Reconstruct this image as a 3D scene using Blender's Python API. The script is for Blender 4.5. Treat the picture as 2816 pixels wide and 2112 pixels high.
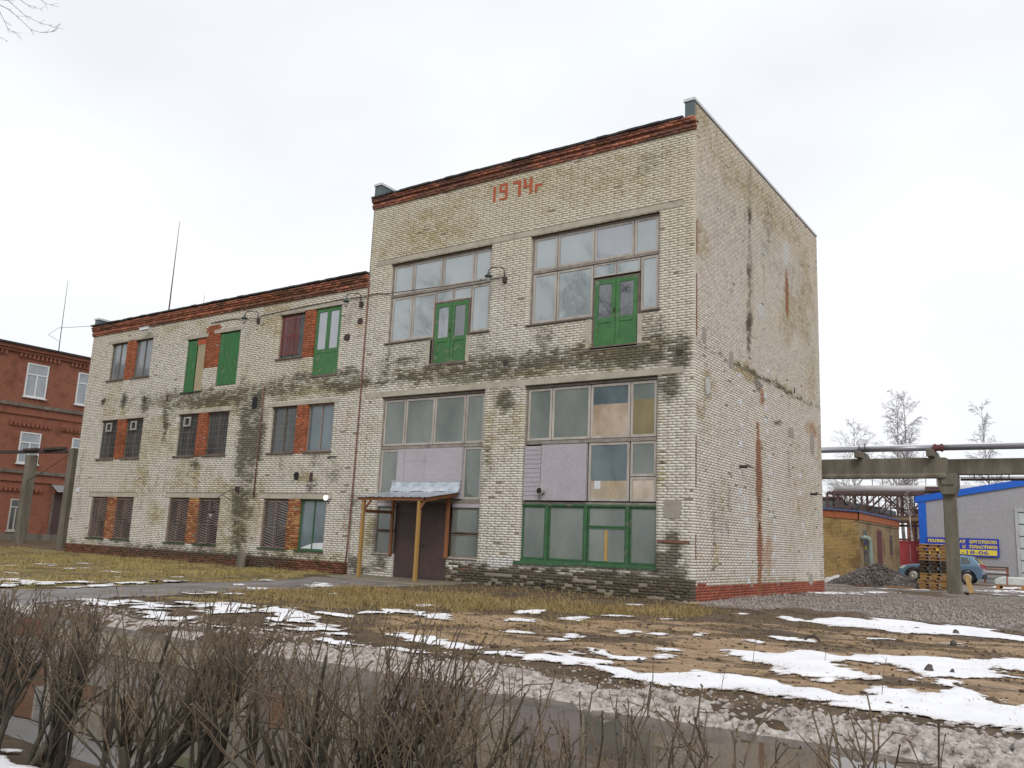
import bpy, math, random
import numpy as np
from mathutils import Vector, Matrix
for _o in list(bpy.data.objects): bpy.data.objects.remove(_o)
scene = bpy.context.scene
COL = scene.collection
# ------------------------------------------------------------------ camera
cam_data = bpy.data.cameras.new('camera'); cam = bpy.data.objects.new('camera', cam_data); COL.objects.link(cam)
cam_data.sensor_width = 36.0; cam_data.lens = 29.908; cam_data.clip_start = 0.05; cam_data.clip_end = 2000
_r = Vector((0.82303717, 0.5663836, 0.04265474)); _u = Vector((0.06858169, -0.17364562, 0.9824173)); _f = Vector((-0.56383186, 0.80564062, 0.18176034))
CAM = Vector((9.0504, -21.6052, 1.352))
cam.matrix_world = Matrix(((_r.x, _u.x, -_f.x, CAM.x), (_r.y, _u.y, -_f.y, CAM.y), (_r.z, _u.z, -_f.z, CAM.z), (0, 0, 0, 1)))
scene.camera = cam
# ------------------------------------------------------------------ sky, sun, exposure
SUN_EL, SUN_AZ = math.radians(42), math.radians(145)      # compass azimuth, clockwise from +y: behind the camera
world = bpy.data.worlds.new('World'); scene.world = world; world.use_nodes = True
_n = world.node_tree.nodes; _l = world.node_tree.links; _n.clear()
_out = _n.new('ShaderNodeOutputWorld'); _mx = _n.new('ShaderNodeMixShader'); _b1 = _n.new('ShaderNodeBackground'); _b2 = _n.new('ShaderNodeBackground')
_sky = _n.new('ShaderNodeTexSky'); _sky.sky_type = 'NISHITA'; _sky.sun_disc = False; _sky.sun_elevation = SUN_EL; _sky.sun_rotation = SUN_AZ
_l.new(_sky.outputs[0], _b1.inputs[0]); _b1.inputs[1].default_value = 0.1
_tc = _n.new('ShaderNodeTexCoord'); _mp = _n.new('ShaderNodeMapping'); _mp.inputs['Scale'].default_value = (1.6, 1.6, 3.2)
_nz = _n.new('ShaderNodeTexNoise'); _nz.inputs['Scale'].default_value = 1.3; _nz.inputs['Detail'].default_value = 4; _nz.inputs['Roughness'].default_value = 0.45
_rp = _n.new('ShaderNodeValToRGB'); _rp.color_ramp.elements[0].position = 0.32; _rp.color_ramp.elements[0].color = (0.835, 0.86, 0.90, 1)
_rp.color_ramp.elements[1].position = 0.62; _rp.color_ramp.elements[1].color = (0.97, 0.98, 1.0, 1)
_l.new(_tc.outputs['Generated'], _mp.inputs[0]); _l.new(_mp.outputs[0], _nz.inputs['Vector']); _l.new(_nz.outputs[0], _rp.inputs[0]); _l.new(_rp.outputs[0], _b2.inputs[0])
_b2.inputs[1].default_value = 1.0
_mx.inputs[0].default_value = 0.94; _l.new(_b1.outputs[0], _mx.inputs[1]); _l.new(_b2.outputs[0], _mx.inputs[2]); _l.new(_mx.outputs[0], _out.inputs[0])
_sd = bpy.data.lights.new('sun', 'SUN'); _sd.energy = 1.3; _sd.angle = math.radians(28); _sd.color = (1.0, 0.97, 0.92)
sun = bpy.data.objects.new('sun', _sd); COL.objects.link(sun)
_dir = Vector((math.sin(SUN_AZ) * math.cos(SUN_EL), math.cos(SUN_AZ) * math.cos(SUN_EL), math.sin(SUN_EL)))
sun.rotation_euler = _dir.to_track_quat('Z', 'Y').to_euler(); sun.location = (20, -60, 60)
scene.view_settings.view_transform = 'Standard'; scene.view_settings.look = 'None'; scene.view_settings.exposure = 0.15; scene.view_settings.gamma = 1.0
scene.view_settings.use_curve_mapping = False
scene.cycles.max_bounces = 6; scene.cycles.diffuse_bounces = 3; scene.cycles.transparent_max_bounces = 4
# ------------------------------------------------------------------ helpers
def tag(o, label=None, cat=None, group=None, kind=None):
    if label: o['label'] = label
    if cat: o['category'] = cat
    if group: o['group'] = group
    if kind: o['kind'] = kind
    return o
def empty(name, loc=(0, 0, 0), parent=None, rz=0.0):
    o = bpy.data.objects.new(name, None); COL.objects.link(o); o.location = loc; o.rotation_euler.z = rz; o.empty_display_size = 0.2
    if parent: o.parent = parent
    return o
def copy_tree(o, parent=None):
    c = o.copy(); COL.objects.link(c); c.parent = parent
    for ch in list(o.children): copy_tree(ch, c)
    return c
class MB:
    def __init__(s): s.v = []; s.f = []
    def add(s, vs, fs):
        b = len(s.v); s.v.extend(vs); s.f.extend([tuple(b + i for i in f) for f in fs]); return s
    def box(s, x0, x1, y0, y1, z0, z1):
        return s.add([(x0,y0,z0),(x1,y0,z0),(x1,y1,z0),(x0,y1,z0),(x0,y0,z1),(x1,y0,z1),(x1,y1,z1),(x0,y1,z1)],
              [(0,3,2,1),(4,5,6,7),(0,1,5,4),(1,2,6,5),(2,3,7,6),(3,0,4,7)])
    def beam(s, p0, p1, w, h, up=(0, 0, 1)):
        p0 = Vector(p0); p1 = Vector(p1); d = (p1 - p0).normalized(); up = Vector(up)
        if abs(d.dot(up)) > 0.99: up = Vector((0, 1, 0))
        sd = d.cross(up).normalized() * (w / 2); u = sd.cross(d).normalized() * (h / 2)
        vs = [p + a * sd + b * u for p in (p0, p1) for a, b in ((-1,-1),(1,-1),(1,1),(-1,1))]
        return s.add([tuple(v) for v in vs], [(0,1,2,3),(7,6,5,4),(0,4,5,1),(1,5,6,2),(2,6,7,3),(3,7,4,0)])
    def tube(s, pts, r, n=6, cap=True):
        pts = [Vector(p) for p in pts]; m = len(pts)
        rs = r if isinstance(r, (list, tuple)) else [r] * m
        b = len(s.v); ref = None
        for i, p in enumerate(pts):
            d = (pts[min(i + 1, m - 1)] - pts[max(i - 1, 0)])
            d = d.normalized() if d.length > 1e-9 else Vector((0, 0, 1))
            if ref is None: ref = Vector((1, 0, 0)) if abs(d.x) < 0.8 else Vector((0, 1, 0))
            a = d.cross(ref).normalized(); c = d.cross(a).normalized(); ref = -c if False else ref
            for k in range(n):
                t = 2 * math.pi * k / n; s.v.append(tuple(p + (a * math.cos(t) + c * math.sin(t)) * rs[i]))
        for i in range(m - 1):
            for k in range(n):
                k2 = (k + 1) % n; s.f.append((b + i*n + k, b + i*n + k2, b + (i+1)*n + k2, b + (i+1)*n + k))
        if cap:
            s.f.append(tuple(b + k for k in reversed(range(n)))); s.f.append(tuple(b + (m-1)*n + k for k in range(n)))
        return s
    def prism(s, poly, axis, c0, c1):
        n = len(poly)
        def P(a, b, c): return {'x': (c, a, b), 'y': (a, c, b), 'z': (a, b, c)}[axis]
        vs = [P(a, b, c0) for a, b in poly] + [P(a, b, c1) for a, b in poly]
        fs = [tuple(range(n)), tuple(reversed(range(n, 2*n)))] + [(i, n + i, n + (i+1) % n, (i+1) % n) for i in range(n)]
        return s.add(vs, fs)
    def lathe(s, prof, center, axis='z', n=16):
        cx, cy, cz = center; b = len(s.v); m = len(prof)
        for r, h in prof:
            for k in range(n):
                t = 2*math.pi*k/n; a, c = r*math.cos(t), r*math.sin(t)
                s.v.append({'z': (cx+a, cy+c, cz+h), 'y': (cx+a, cy+h, cz+c), 'x': (cx+h, cy+a, cz+c)}[axis])
        for i in range(m-1):
            for k in range(n):
                k2 = (k+1) % n; s.f.append((b+i*n+k, b+i*n+k2, b+(i+1)*n+k2, b+(i+1)*n+k))
        s.f.append(tuple(b+k for k in reversed(range(n)))); s.f.append(tuple(b+(m-1)*n+k for k in range(n)))
        return s
    def build(s, name, mat, parent=None, smooth=False, bevel=0.0, loc=None):
        me = bpy.data.meshes.new(name); me.from_pydata([tuple(v) for v in s.v], [], s.f); me.update()
        if mat: me.materials.append(mat)
        o = bpy.data.objects.new(name, me); COL.objects.link(o)
        if parent: o.parent = parent
        if loc: o.location = loc
        if smooth: me.polygons.foreach_set('use_smooth', [True] * len(me.polygons))
        if bevel:
            md = o.modifiers.new('bevel', 'BEVEL'); md.width = bevel; md.segments = 2; md.limit_method = 'ANGLE'; md.angle_limit = math.radians(35)
        return o
def npmesh(name, V, F, mat, parent=None, attrs=None, smooth=False):
    """V (n,3) float array, F (m,k) int array"""
    me = bpy.data.meshes.new(name); V = np.asarray(V, np.float32); F = np.asarray(F, np.int32); k = F.shape[1]
    me.vertices.add(len(V)); me.vertices.foreach_set('co', V.ravel())
    me.loops.add(F.size); me.loops.foreach_set('vertex_index', F.ravel())
    me.polygons.add(len(F)); me.polygons.foreach_set('loop_start', np.arange(0, F.size, k, dtype=np.int32))
    try: me.polygons.foreach_set('loop_total', np.full(len(F), k, np.int32))
    except Exception: pass
    if smooth: me.polygons.foreach_set('use_smooth', np.ones(len(F), bool))
    me.update(calc_edges=True); me.validate()
    for an, arr in (attrs or {}).items():
        a = me.attributes.new(an, 'FLOAT_COLOR', 'POINT'); a.data.foreach_set('color', np.asarray(arr, np.float32).ravel())
    if mat: me.materials.append(mat)
    o = bpy.data.objects.new(name, me); COL.objects.link(o)
    if parent: o.parent = parent
    return o
# numpy value noise
def _h(ix, iy, s):
    n = (ix.astype(np.int64) * 374761393 + iy.astype(np.int64) * 668265263 + s * 974634777) & 0xffffffff
    n = ((n ^ (n >> 13)) * 1274126177) & 0xffffffff
    n = ((n ^ (n >> 15)) * 2246822519) & 0xffffffff
    return ((n ^ (n >> 16)) & 0xffff) / 65535.0
def vn(x, y, s=0):
    x = np.asarray(x, float); y = np.asarray(y, float); ix = np.floor(x); iy = np.floor(y); fx = x - ix; fy = y - iy
    fx = fx*fx*(3-2*fx); fy = fy*fy*(3-2*fy)
    a = _h(ix, iy, s); b = _h(ix+1, iy, s); c = _h(ix, iy+1, s); d = _h(ix+1, iy+1, s)
    return (a*(1-fx)+b*fx)*(1-fy)+(c*(1-fx)+d*fx)*fy
def fbm(x, y, s=0, o=4):
    t = 0; a = 0.5; m = 0
    for i in range(o): t = t + a*vn(x*2**i+17.3*i, y*2**i-9.1*i, s+i); m += a; a *= 0.5
    return t/m
def worley(x, y, s=0):
    ix = np.floor(x); iy = np.floor(y); d = np.full(np.shape(x), 9.0)
    for i in (-1, 0, 1):
        for j in (-1, 0, 1):
            cx = ix+i+0.15+0.7*_h(ix+i, iy+j, s); cy = iy+j+0.15+0.7*_h(ix+i, iy+j, s+50); d = np.minimum(d, (x-cx)**2+(y-cy)**2)
    return np.sqrt(d)
def smooth(a, b, x): t = np.clip((x-a)/(b-a), 0, 1); return t*t*(3-2*t)
# ------------------------------------------------------------------ materials
MATS = {}
class NT:
    def __init__(s, name):
        s.m = bpy.data.materials.new(name); s.m.use_nodes = True; s.t = s.m.node_tree; s.t.nodes.clear()
        s.out = s.t.nodes.new('ShaderNodeOutputMaterial'); s.b = s.t.nodes.new('ShaderNodeBsdfPrincipled'); s.t.links.new(s.b.outputs[0], s.out.inputs[0])
        s._pos = None
    def n(s, ty, **kw):
        x = s.t.nodes.new('ShaderNode' + ty)
        for k, v in kw.items(): setattr(x, k, v)
        return x
    def link(s, a, b): s.t.links.new(a, b)
    def pos(s, scale=(1, 1, 1), obj=False):
        if obj: g = s.n('TexCoord').outputs['Object']
        else: g = s.n('NewGeometry').outputs['Position']
        mp = s.n('Mapping'); mp.inputs['Scale'].default_value = scale; s.link(g, mp.inputs[0]); return mp.outputs[0]
    def noise(s, scale, detail=4, rough=0.55, vec=None, stretch=(1, 1, 1), dist=0.0):
        x = s.n('TexNoise'); x.inputs['Scale'].default_value = scale; x.inputs['Detail'].default_value = detail; x.inputs['Roughness'].default_value = rough; x.inputs['Distortion'].default_value = dist
        s.link(vec if vec is not None else s.pos(stretch), x.inputs['Vector']); return x.outputs[0]
    def ramp(s, fac, stops):
        r = s.n('ValToRGB'); e = r.color_ramp.elements
        while len(e) < len(stops): e.new(0.5)
        for i, (p, c) in enumerate(stops):
            e[i].position = p; e[i].color = (c, c, c, 1) if isinstance(c, (int, float)) else tuple(c) + (1,)
        s.link(fac, r.inputs[0]); return r.outputs[0]
    def mix(s, fac, a, b, blend='MIX'):
        x = s.n('MixRGB', blend_type=blend)
        for i, v in ((0, fac), (1, a), (2, b)):
            if isinstance(v, (int, float)): x.inputs[i].default_value = v if i == 0 else (v, v, v, 1)
            elif isinstance(v, (tuple, list)): x.inputs[i].default_value = tuple(v) + (1,)
            else: s.link(v, x.inputs[i])
        return x.outputs[0]
    def math(s, op, a, b=0.0, clamp=False):
        x = s.n('Math', operation=op); x.use_clamp = clamp
        for i, v in ((0, a), (1, b)):
            if isinstance(v, (int, float)): x.inputs[i].default_value = v
            else: s.link(v, x.inputs[i])
        return x.outputs[0]
    def step(s, lo, hi, v):
        x = s.n('MapRange', interpolation_type='SMOOTHSTEP'); x.inputs[1].default_value = lo; x.inputs[2].default_value = hi; s.link(v, x.inputs[0]); return x.outputs[0]
    def bump(s, h, strength=0.3, dist=0.02):
        x = s.n('Bump'); x.inputs['Strength'].default_value = strength; x.inputs['Distance'].default_value = dist; s.link(h, x.inputs['Height']); s.link(x.outputs[0], s.b.inputs['Normal'])
    def set(s, col=None, rough=None, metal=None, ior=None, spec=None):
        for k, v in (('Base Color', col), ('Roughness', rough), ('Metallic', metal), ('IOR', ior), ('Specular IOR Level', spec)):
            if v is None: continue
            if isinstance(v, (int, float)): s.b.inputs[k].default_value = v
            elif isinstance(v, (tuple, list)): s.b.inputs[k].default_value = tuple(v) + (1,)
            else: s.link(v, s.b.inputs[k])
        return s.m
def pm(name, c1, c2=None, scale=6.0, rough=0.8, metal=0.0, bump=0.15, stretch=(1, 1, 1), detail=5, bscale=None, lo=0.3, hi=0.7, c3=None, ior=None):
    """plain procedural paint / stone / metal: two (three) tones broken up by noise, fine relief"""
    t = NT(name); c2 = c2 or tuple(min(1, x*0.72) for x in c1)
    nz = t.noise(scale, detail, stretch=stretch)
    stops = [(lo, c2), (hi, c1)] if c3 is None else [(lo-0.12, c3), (lo+0.05, c2), (hi, c1)]
    col = t.ramp(nz, stops)
    fine = t.noise(bscale or scale*9, 3)
    col = t.mix(0.35, col, t.ramp(fine, [(0.3, 0.55), (0.7, 1.0)]), 'MULTIPLY')
    t.set(col, rough, metal, ior)
    if bump: t.bump(fine, bump, 0.01)
    return t.m
# ================================================================== ground
def in_poly(px, py, poly):
    ins = np.zeros(px.shape, bool); n = len(poly)
    for i in range(n):
        x0, y0 = poly[i]; x1, y1 = poly[(i+1) % n]
        if y0 == y1: continue
        c = ((y0 > py) != (y1 > py)) & (px < (x1-x0)*(py-y0)/(y1-y0)+x0); ins ^= c
    return ins
def sdf(px, py, poly):
    """signed distance, positive inside"""
    d = np.full(px.shape, 1e9); n = len(poly)
    for i in range(n):
        x0, y0 = poly[i]; x1, y1 = poly[(i+1) % n]; ex, ey = x1-x0, y1-y0; L = ex*ex+ey*ey+1e-12
        t = np.clip(((px-x0)*ex+(py-y0)*ey)/L, 0, 1); d = np.minimum(d, np.hypot(px-x0-t*ex, py-y0-t*ey))
    return np.where(in_poly(px, py, poly), d, -d)
PATH = [(-9.6, -15.2), (-8.8, -13.2), (-8.55, -12.4), (-8.94, -10.9), (-9.69, -8.2), (-9.9, -6.4), (-10.6, -4.2), (-11.3, -2.6), (-7.0, -2.6), (-7.0, -4.6), (-6.95, -6.7), (-6.9, -8.56), (-6.7, -9.3), (-6.4, -10.9), (-6.2, -12.4), (-5.9, -13.4), (-5.2, -15.2)]
GRASS_L = [(-90, 14), (-46, 3), (-38.7, 0.3), (-31.5, -0.2), (-13.2, -0.4), (-11.9, -2.2), (-10.6, -4.4), (-9.9, -6.4), (-9.69, -8.2), (-9.0, -10.9), (-9.0, -13.2), (-30, -13.4), (-90, -13.4)]
GRASS_M = [(-6.6, -10.2), (-6.9, -8.4), (-6.9, -6.8), (-6.4, -5.5), (-4.3, -5.0), (-1.9, -5.1), (-0.4, -4.2), (0.9, -2.9), (1.7, -3.4), (1.9, -4.4), (0.6, -6.4), (-0.9, -7.4), (-1.9, -8.6), (-2.6, -9.4), (-2.7, -10.7), (-3.4, -11.6), (-4.6, -11.9), (-6.2, -11.4)]
GRAVEL = [(-0.3, -0.5), (1.6, -1.5), (2.58, -1.8), (3.8, -0.7), (4.8, -0.55), (6.2, -0.6), (7.5, -1.0), (12, -1.5), (40, -3), (120, 0), (120, 200), (-40, 200), (-40, 14), (-0.3, 13)]
SAND = [(-2.2, -9.4), (-0.4, -8.4), (1.2, -7.0), (2.4, -5.6), (3.4, -4.4), (5.2, -4.2), (8.0, -4.2), (30, -5), (30, -12.6), (8.4, -12.9), (6.2, -12.8), (4.5, -12.6), (2.4, -12.9), (0.6, -12.6), (-0.6, -11.4)]
def gz(x, y):
    x = np.asarray(x, float); y = np.asarray(y, float)
    flat = 1-smooth(0.0, 1.0, -sdf(x, y, PATH)) if x.size else 0
    n = (fbm(x*0.6, y*0.6, 3, 3)-0.5)*0.09 + (fbm(x*2.3, y*2.3, 5, 3)-0.5)*0.045
    n = n*(1-0.85*flat)*smooth(-60, -30, x)*smooth(60, 30, np.abs(y))
    road = smooth(-14.25, -14.75, y)*smooth(-18.9, -18.35, y)
    return n*(1-0.8*road) - 0.085*road - 0.04*smooth(0.2, -0.8, y)*smooth(-12.5, -14, x)*smooth(-6, -2, y)
def soft(xs, a, b, fine):
    return xs
_xs = np.concatenate([np.array([-900, -500, -300, -180, -120, -90, -72, -60, -54]), np.arange(-48, -14, 0.3), np.arange(-14, 13, 0.14), np.arange(13, 30, 0.6), np.array([32, 36, 42, 52, 70, 100, 160, 300, 500, 900])])
_ys = np.concatenate([np.array([-900, -400, -200, -120, -80, -60, -48, -40, -34, -30]), np.arange(-27, -20, 0.3), np.arange(-20, 2, 0.14), np.arange(2, 14, 0.22), np.arange(14, 50, 0.5), np.array([52, 56, 62, 70, 85, 110, 150, 220, 400, 900])])
GX, GY = np.meshgrid(_xs, _ys); gx, gy = GX.ravel(), GY.ravel()
def weights(x, y):
    w1 = (fbm(x*0.9, y*0.9, 21, 4)-0.5)*1.8; w2 = (fbm(x*1.3, y*1.3, 31, 4)-0.5)*1.6
    gr = np.maximum(smooth(-0.35, 0.35, sdf(x, y, GRASS_L)+w1*0.6), smooth(-0.3, 0.4, sdf(x, y, GRASS_M)+w1*0.7))
    gv = smooth(-0.25, 0.3, sdf(x, y, GRAVEL)+w2*0.55)*(1-0.75*smooth(0.56, 0.68, fbm(x*0.35, y*0.25, 43, 4)))
    sa = smooth(-0.5, 0.6, sdf(x, y, SAND)+w2*0.9)*smooth(0.26, 0.46, fbm(x*0.45, y*1.1, 41, 4))
    dk = smooth(0.475, 0.575, 0.5*fbm(x*0.9, y*2.2, 51, 5)+0.5*fbm(x*3.1, y*5.0, 52, 4))*(1-gv)
    return gr, gv, sa, dk
_gr, _gv, _sa, _dk = weights(gx, gy)
nx, ny = len(_xs), len(_ys)
_i = (np.arange(ny-1)[:, None]*nx+np.arange(nx-1)[None, :]).ravel()
_F = np.stack([_i, _i+1, _i+1+nx, _i+nx], 1)
t = NT('ground_soil')
at = t.n('Attribute', attribute_name='weights'); sp = t.n('SeparateColor'); t.link(at.outputs['Color'], sp.inputs[0])
f1 = t.noise(5, 6, 0.65); f2 = t.noise(34, 5, 0.65); f3 = t.noise(1.1, 4)
soil = t.ramp(f1, [(0.3, (0.07, 0.047, 0.03)), (0.55, (0.15, 0.10, 0.06)), (0.75, (0.22, 0.15, 0.09))])
sand = t.mix(0.6, t.ramp(f1, [(0.3, (0.31, 0.20, 0.115)), (0.7, (0.54, 0.375, 0.235))]), t.ramp(t.noise(14, 6, 0.7), [(0.3, 0.55), (0.62, 1.08)]), 'MULTIPLY')
grass = t.ramp(f2, [(0.3, (0.14, 0.105, 0.04)), (0.55, (0.27, 0.20, 0.08)), (0.75, (0.38, 0.285, 0.13))])
grass = t.mix(t.step(0.45, 0.7, f3), grass, t.mix(1.0, grass, (0.70, 0.82, 0.55), 'MULTIPLY'))
vor = t.n('TexVoronoi'); vor.inputs['Scale'].default_value = 22; t.link(t.pos(), vor.inputs['Vector'])
vhue = t.n('SeparateColor'); t.link(vor.outputs['Color'], vhue.inputs[0])
gravel = t.ramp(vhue.outputs[0], [(0.0, (0.14, 0.115, 0.10)), (0.5, (0.25, 0.21, 0.185)), (0.9, (0.36, 0.31, 0.28)), (1.0, (0.48, 0.44, 0.41))])
gravel = t.mix(t.step(0.42, 0.75, f3), gravel, t.mix(1.0, gravel, (0.72, 0.62, 0.52), 'MULTIPLY'))
c = t.mix(t.step(0.35, 0.65, t.math('ADD', sp.outputs[2], t.math('MULTIPLY', t.math('SUBTRACT', f2, 0.5), 0.9))), soil, sand)
c = t.mix(t.step(0.35, 0.65, t.math('ADD', sp.outputs[0], t.math('MULTIPLY', t.math('SUBTRACT', f2, 0.5), 0.9))), c, grass)
c = t.mix(t.math('MULTIPLY', t.step(0.3, 0.8, t.math('ADD', at.outputs['Alpha'], t.math('MULTIPLY', t.math('SUBTRACT', f2, 0.5), 1.2))), 0.7), c, t.ramp(f2, [(0.3, (0.04, 0.028, 0.019)), (0.7, (0.12, 0.085, 0.05))]))
c = t.mix(t.step(0.35, 0.65, t.math('ADD', sp.outputs[1], t.math('MULTIPLY', t.math('SUBTRACT', f2, 0.5), 0.8))), c, gravel)
t.set(c, t.ramp(f3, [(0.35, 0.55), (0.6, 0.95)]), spec=0.3); t.bump(t.math('ADD', f2, t.math('MULTIPLY', vor.outputs['Distance'], -0.8)), 0.9, 0.05)
ground = npmesh('ground', np.stack([gx, gy, gz(gx, gy)], 1), _F, t.m, attrs={'weights': np.stack([_gr, _gv, _sa, _dk], 1)}, smooth=True)
tag(ground, kind='structure')
def sheet(name, mat, x0, x1, y0, y1, st, zf, keep=None, attrs=None, smooth_=True, ystep=None):
    xs = np.arange(x0, x1+1e-6, st); ys = np.arange(y0, y1+1e-6, ystep or st); X, Y = np.meshgrid(xs, ys); x, y = X.ravel(), Y.ravel(); z = zf(x, y)
    n_ = len(xs); i = (np.arange(len(ys)-1)[:, None]*n_+np.arange(n_-1)[None, :]).ravel(); F = np.stack([i, i+1, i+1+n_, i+n_], 1)
    if keep is not None:
        k = keep(x, y, z); F = F[k[F].any(1)]
    if len(F) == 0: return None
    u, inv = np.unique(F, return_inverse=True); V = np.stack([x, y, z], 1)[u]; F = inv.reshape(F.shape)
    return V, F
# ---- road along the hedge: wet asphalt with standing water
t = NT('wet_asphalt'); f1 = t.noise(2.2, 5); f2 = t.noise(90, 3); f4 = t.noise(0.8, 4, stretch=(0.4, 1.4, 1))
c = t.ramp(f1, [(0.3, (0.045, 0.035, 0.028)), (0.7, (0.095, 0.076, 0.06))]); c = t.mix(0.5, c, t.ramp(f2, [(0.35, 0.45), (0.65, 1.0)]), 'MULTIPLY')
t.set(c, t.ramp(f4, [(0.38, 0.07), (0.62, 0.38)]), spec=0.45); t.bump(f2, 0.22, 0.008); M_ASPH = t.m
V, F = sheet('road', None, -60, 40, -18.72, -14.42, 0.24, lambda x, y: -0.052 + (fbm(x*0.5, y*0.8, 77, 3)-0.5)*0.006 - 0.12*smooth(-18.42, -18.70, y) - 0.08*smooth(-14.62, -14.44, y))
tag(npmesh('road', V, F, M_ASPH, smooth=True), kind='structure')
t = NT('muddy_water'); f1 = t.noise(1.2, 4); t.set(t.ramp(f1, [(0.3, (0.06, 0.045, 0.03)), (0.7, (0.105, 0.08, 0.057))]), 0.025, ior=1.33, spec=0.5); t.bump(t.noise(3, 2), 0.03, 0.01); at = t.n('Attribute', attribute_name='cover'); sp = t.n('SeparateColor'); t.link(at.outputs['Color'], sp.inputs[0]); t.link(t.step(0.46, 0.54, sp.outputs[0]), t.b.inputs['Alpha']); M_WATER = t.m
def puddle(poly, seed, zz=-0.0475):
    pf = lambda x, y: np.minimum(np.minimum(sdf(x, y, poly)+(fbm(x*1.6, y*2.4, seed, 4)-0.5)*0.9, y+18.30+(fbm(x*2, x*0, seed+4, 2)-0.5)*0.1), -14.72-y)+(fbm(x*7, y*9, seed+2, 3)-0.5)*0.15-0.06
    xs = [p[0] for p in poly]; ys = [p[1] for p in poly]
    r = sheet('puddle', None, min(xs)-0.3, max(xs)+0.3, min(ys)-0.3, max(ys)+0.3, 0.07, lambda x, y: np.full(x.shape, zz),
              keep=lambda x, y, z: pf(x, y) > -0.1)
    if r:
        cv = np.clip(0.5+pf(r[0][:, 0], r[0][:, 1])*3, 0, 1); tag(npmesh('puddle', r[0], r[1], M_WATER, attrs={'cover': np.stack([cv]*4, 1)}), kind='structure')
puddle([(2.2, -16.6), (3.6, -15.4), (5.5, -15.0), (7.4, -14.95), (9.6, -15.0), (9.8, -16.9), (8.2, -17.5), (5.6, -17.2), (3.6, -17.4)], 91)
puddle([(-7.5, -15.6), (-3.5, -14.9), (0.5, -14.9), (2.4, -15.3), (1.6, -16.0), (-1.5, -16.1), (-5, -16.4)], 95)
puddle([(5.4, -17.6), (6.8, -17.3), (9.4, -17.2), (9.6, -18.2), (7.0, -18.4), (5.6, -18.3)], 93)
puddle([(-3.0, -17.3), (0.5, -16.9), (3.4, -17.5), (4.6, -18.1), (2.2, -18.35), (-1.5, -18.2)], 99)
# ---- path to the door and its concrete slab
t = NT('path_asphalt'); f1 = t.noise(1.6, 6, stretch=(1, 0.5, 1)); f2 = t.noise(60, 3)
c = t.ramp(f1, [(0.3, (0.11, 0.095, 0.09)), (0.55, (0.21, 0.185, 0.18)), (0.75, (0.30, 0.28, 0.28))]); c = t.mix(0.4, c, t.ramp(f2, [(0.35, 0.5), (0.65, 1.0)]), 'MULTIPLY')
t.set(c, t.ramp(f1, [(0.35, 0.25), (0.6, 0.6)])); t.bump(f2, 0.4, 0.01)
V, F = sheet('path', None, -12.5, -4, -14.6, -2.3, 0.1, lambda x, y: gz(x, y)+0.012, keep=lambda x, y, z: sdf(x, y, PATH)+(fbm(x*1.5, y*1.5, 61, 4)-0.5)*0.5 > 0.05)
tag(npmesh('path', V, F, t.m, smooth=True), kind='structure')
M_CONC = pm('concrete', (0.50, 0.46, 0.38), (0.37, 0.335, 0.27), 2.2, 0.9, bump=0.4, c3=(0.12, 0.11, 0.085))
M_CONC_D = pm('stained_concrete', (0.215, 0.19, 0.15), (0.12, 0.105, 0.078), 1.6, 0.9, bump=0.5, stretch=(1.6, 1.6, 0.35), c3=(0.075, 0.066, 0.046))
M_SLAB = pm('porch_concrete', (0.25, 0.22, 0.165), (0.17, 0.145, 0.105), 1.8, 0.55, bump=0.4, c3=(0.11, 0.095, 0.07))
slab = MB(); slab.prism([(-11.9, 0.0), (-11.7, -1.9), (-10.9, -2.35), (-9.4, -2.55), (-8.0, -2.5), (-7.2, -2.2), (-7.05, -1.2), (-7.3, 0.0)], 'z', -0.12, 0.035)
tag(slab.build('porch_slab', M_SLAB, bevel=0.02), kind='structure')
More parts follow.
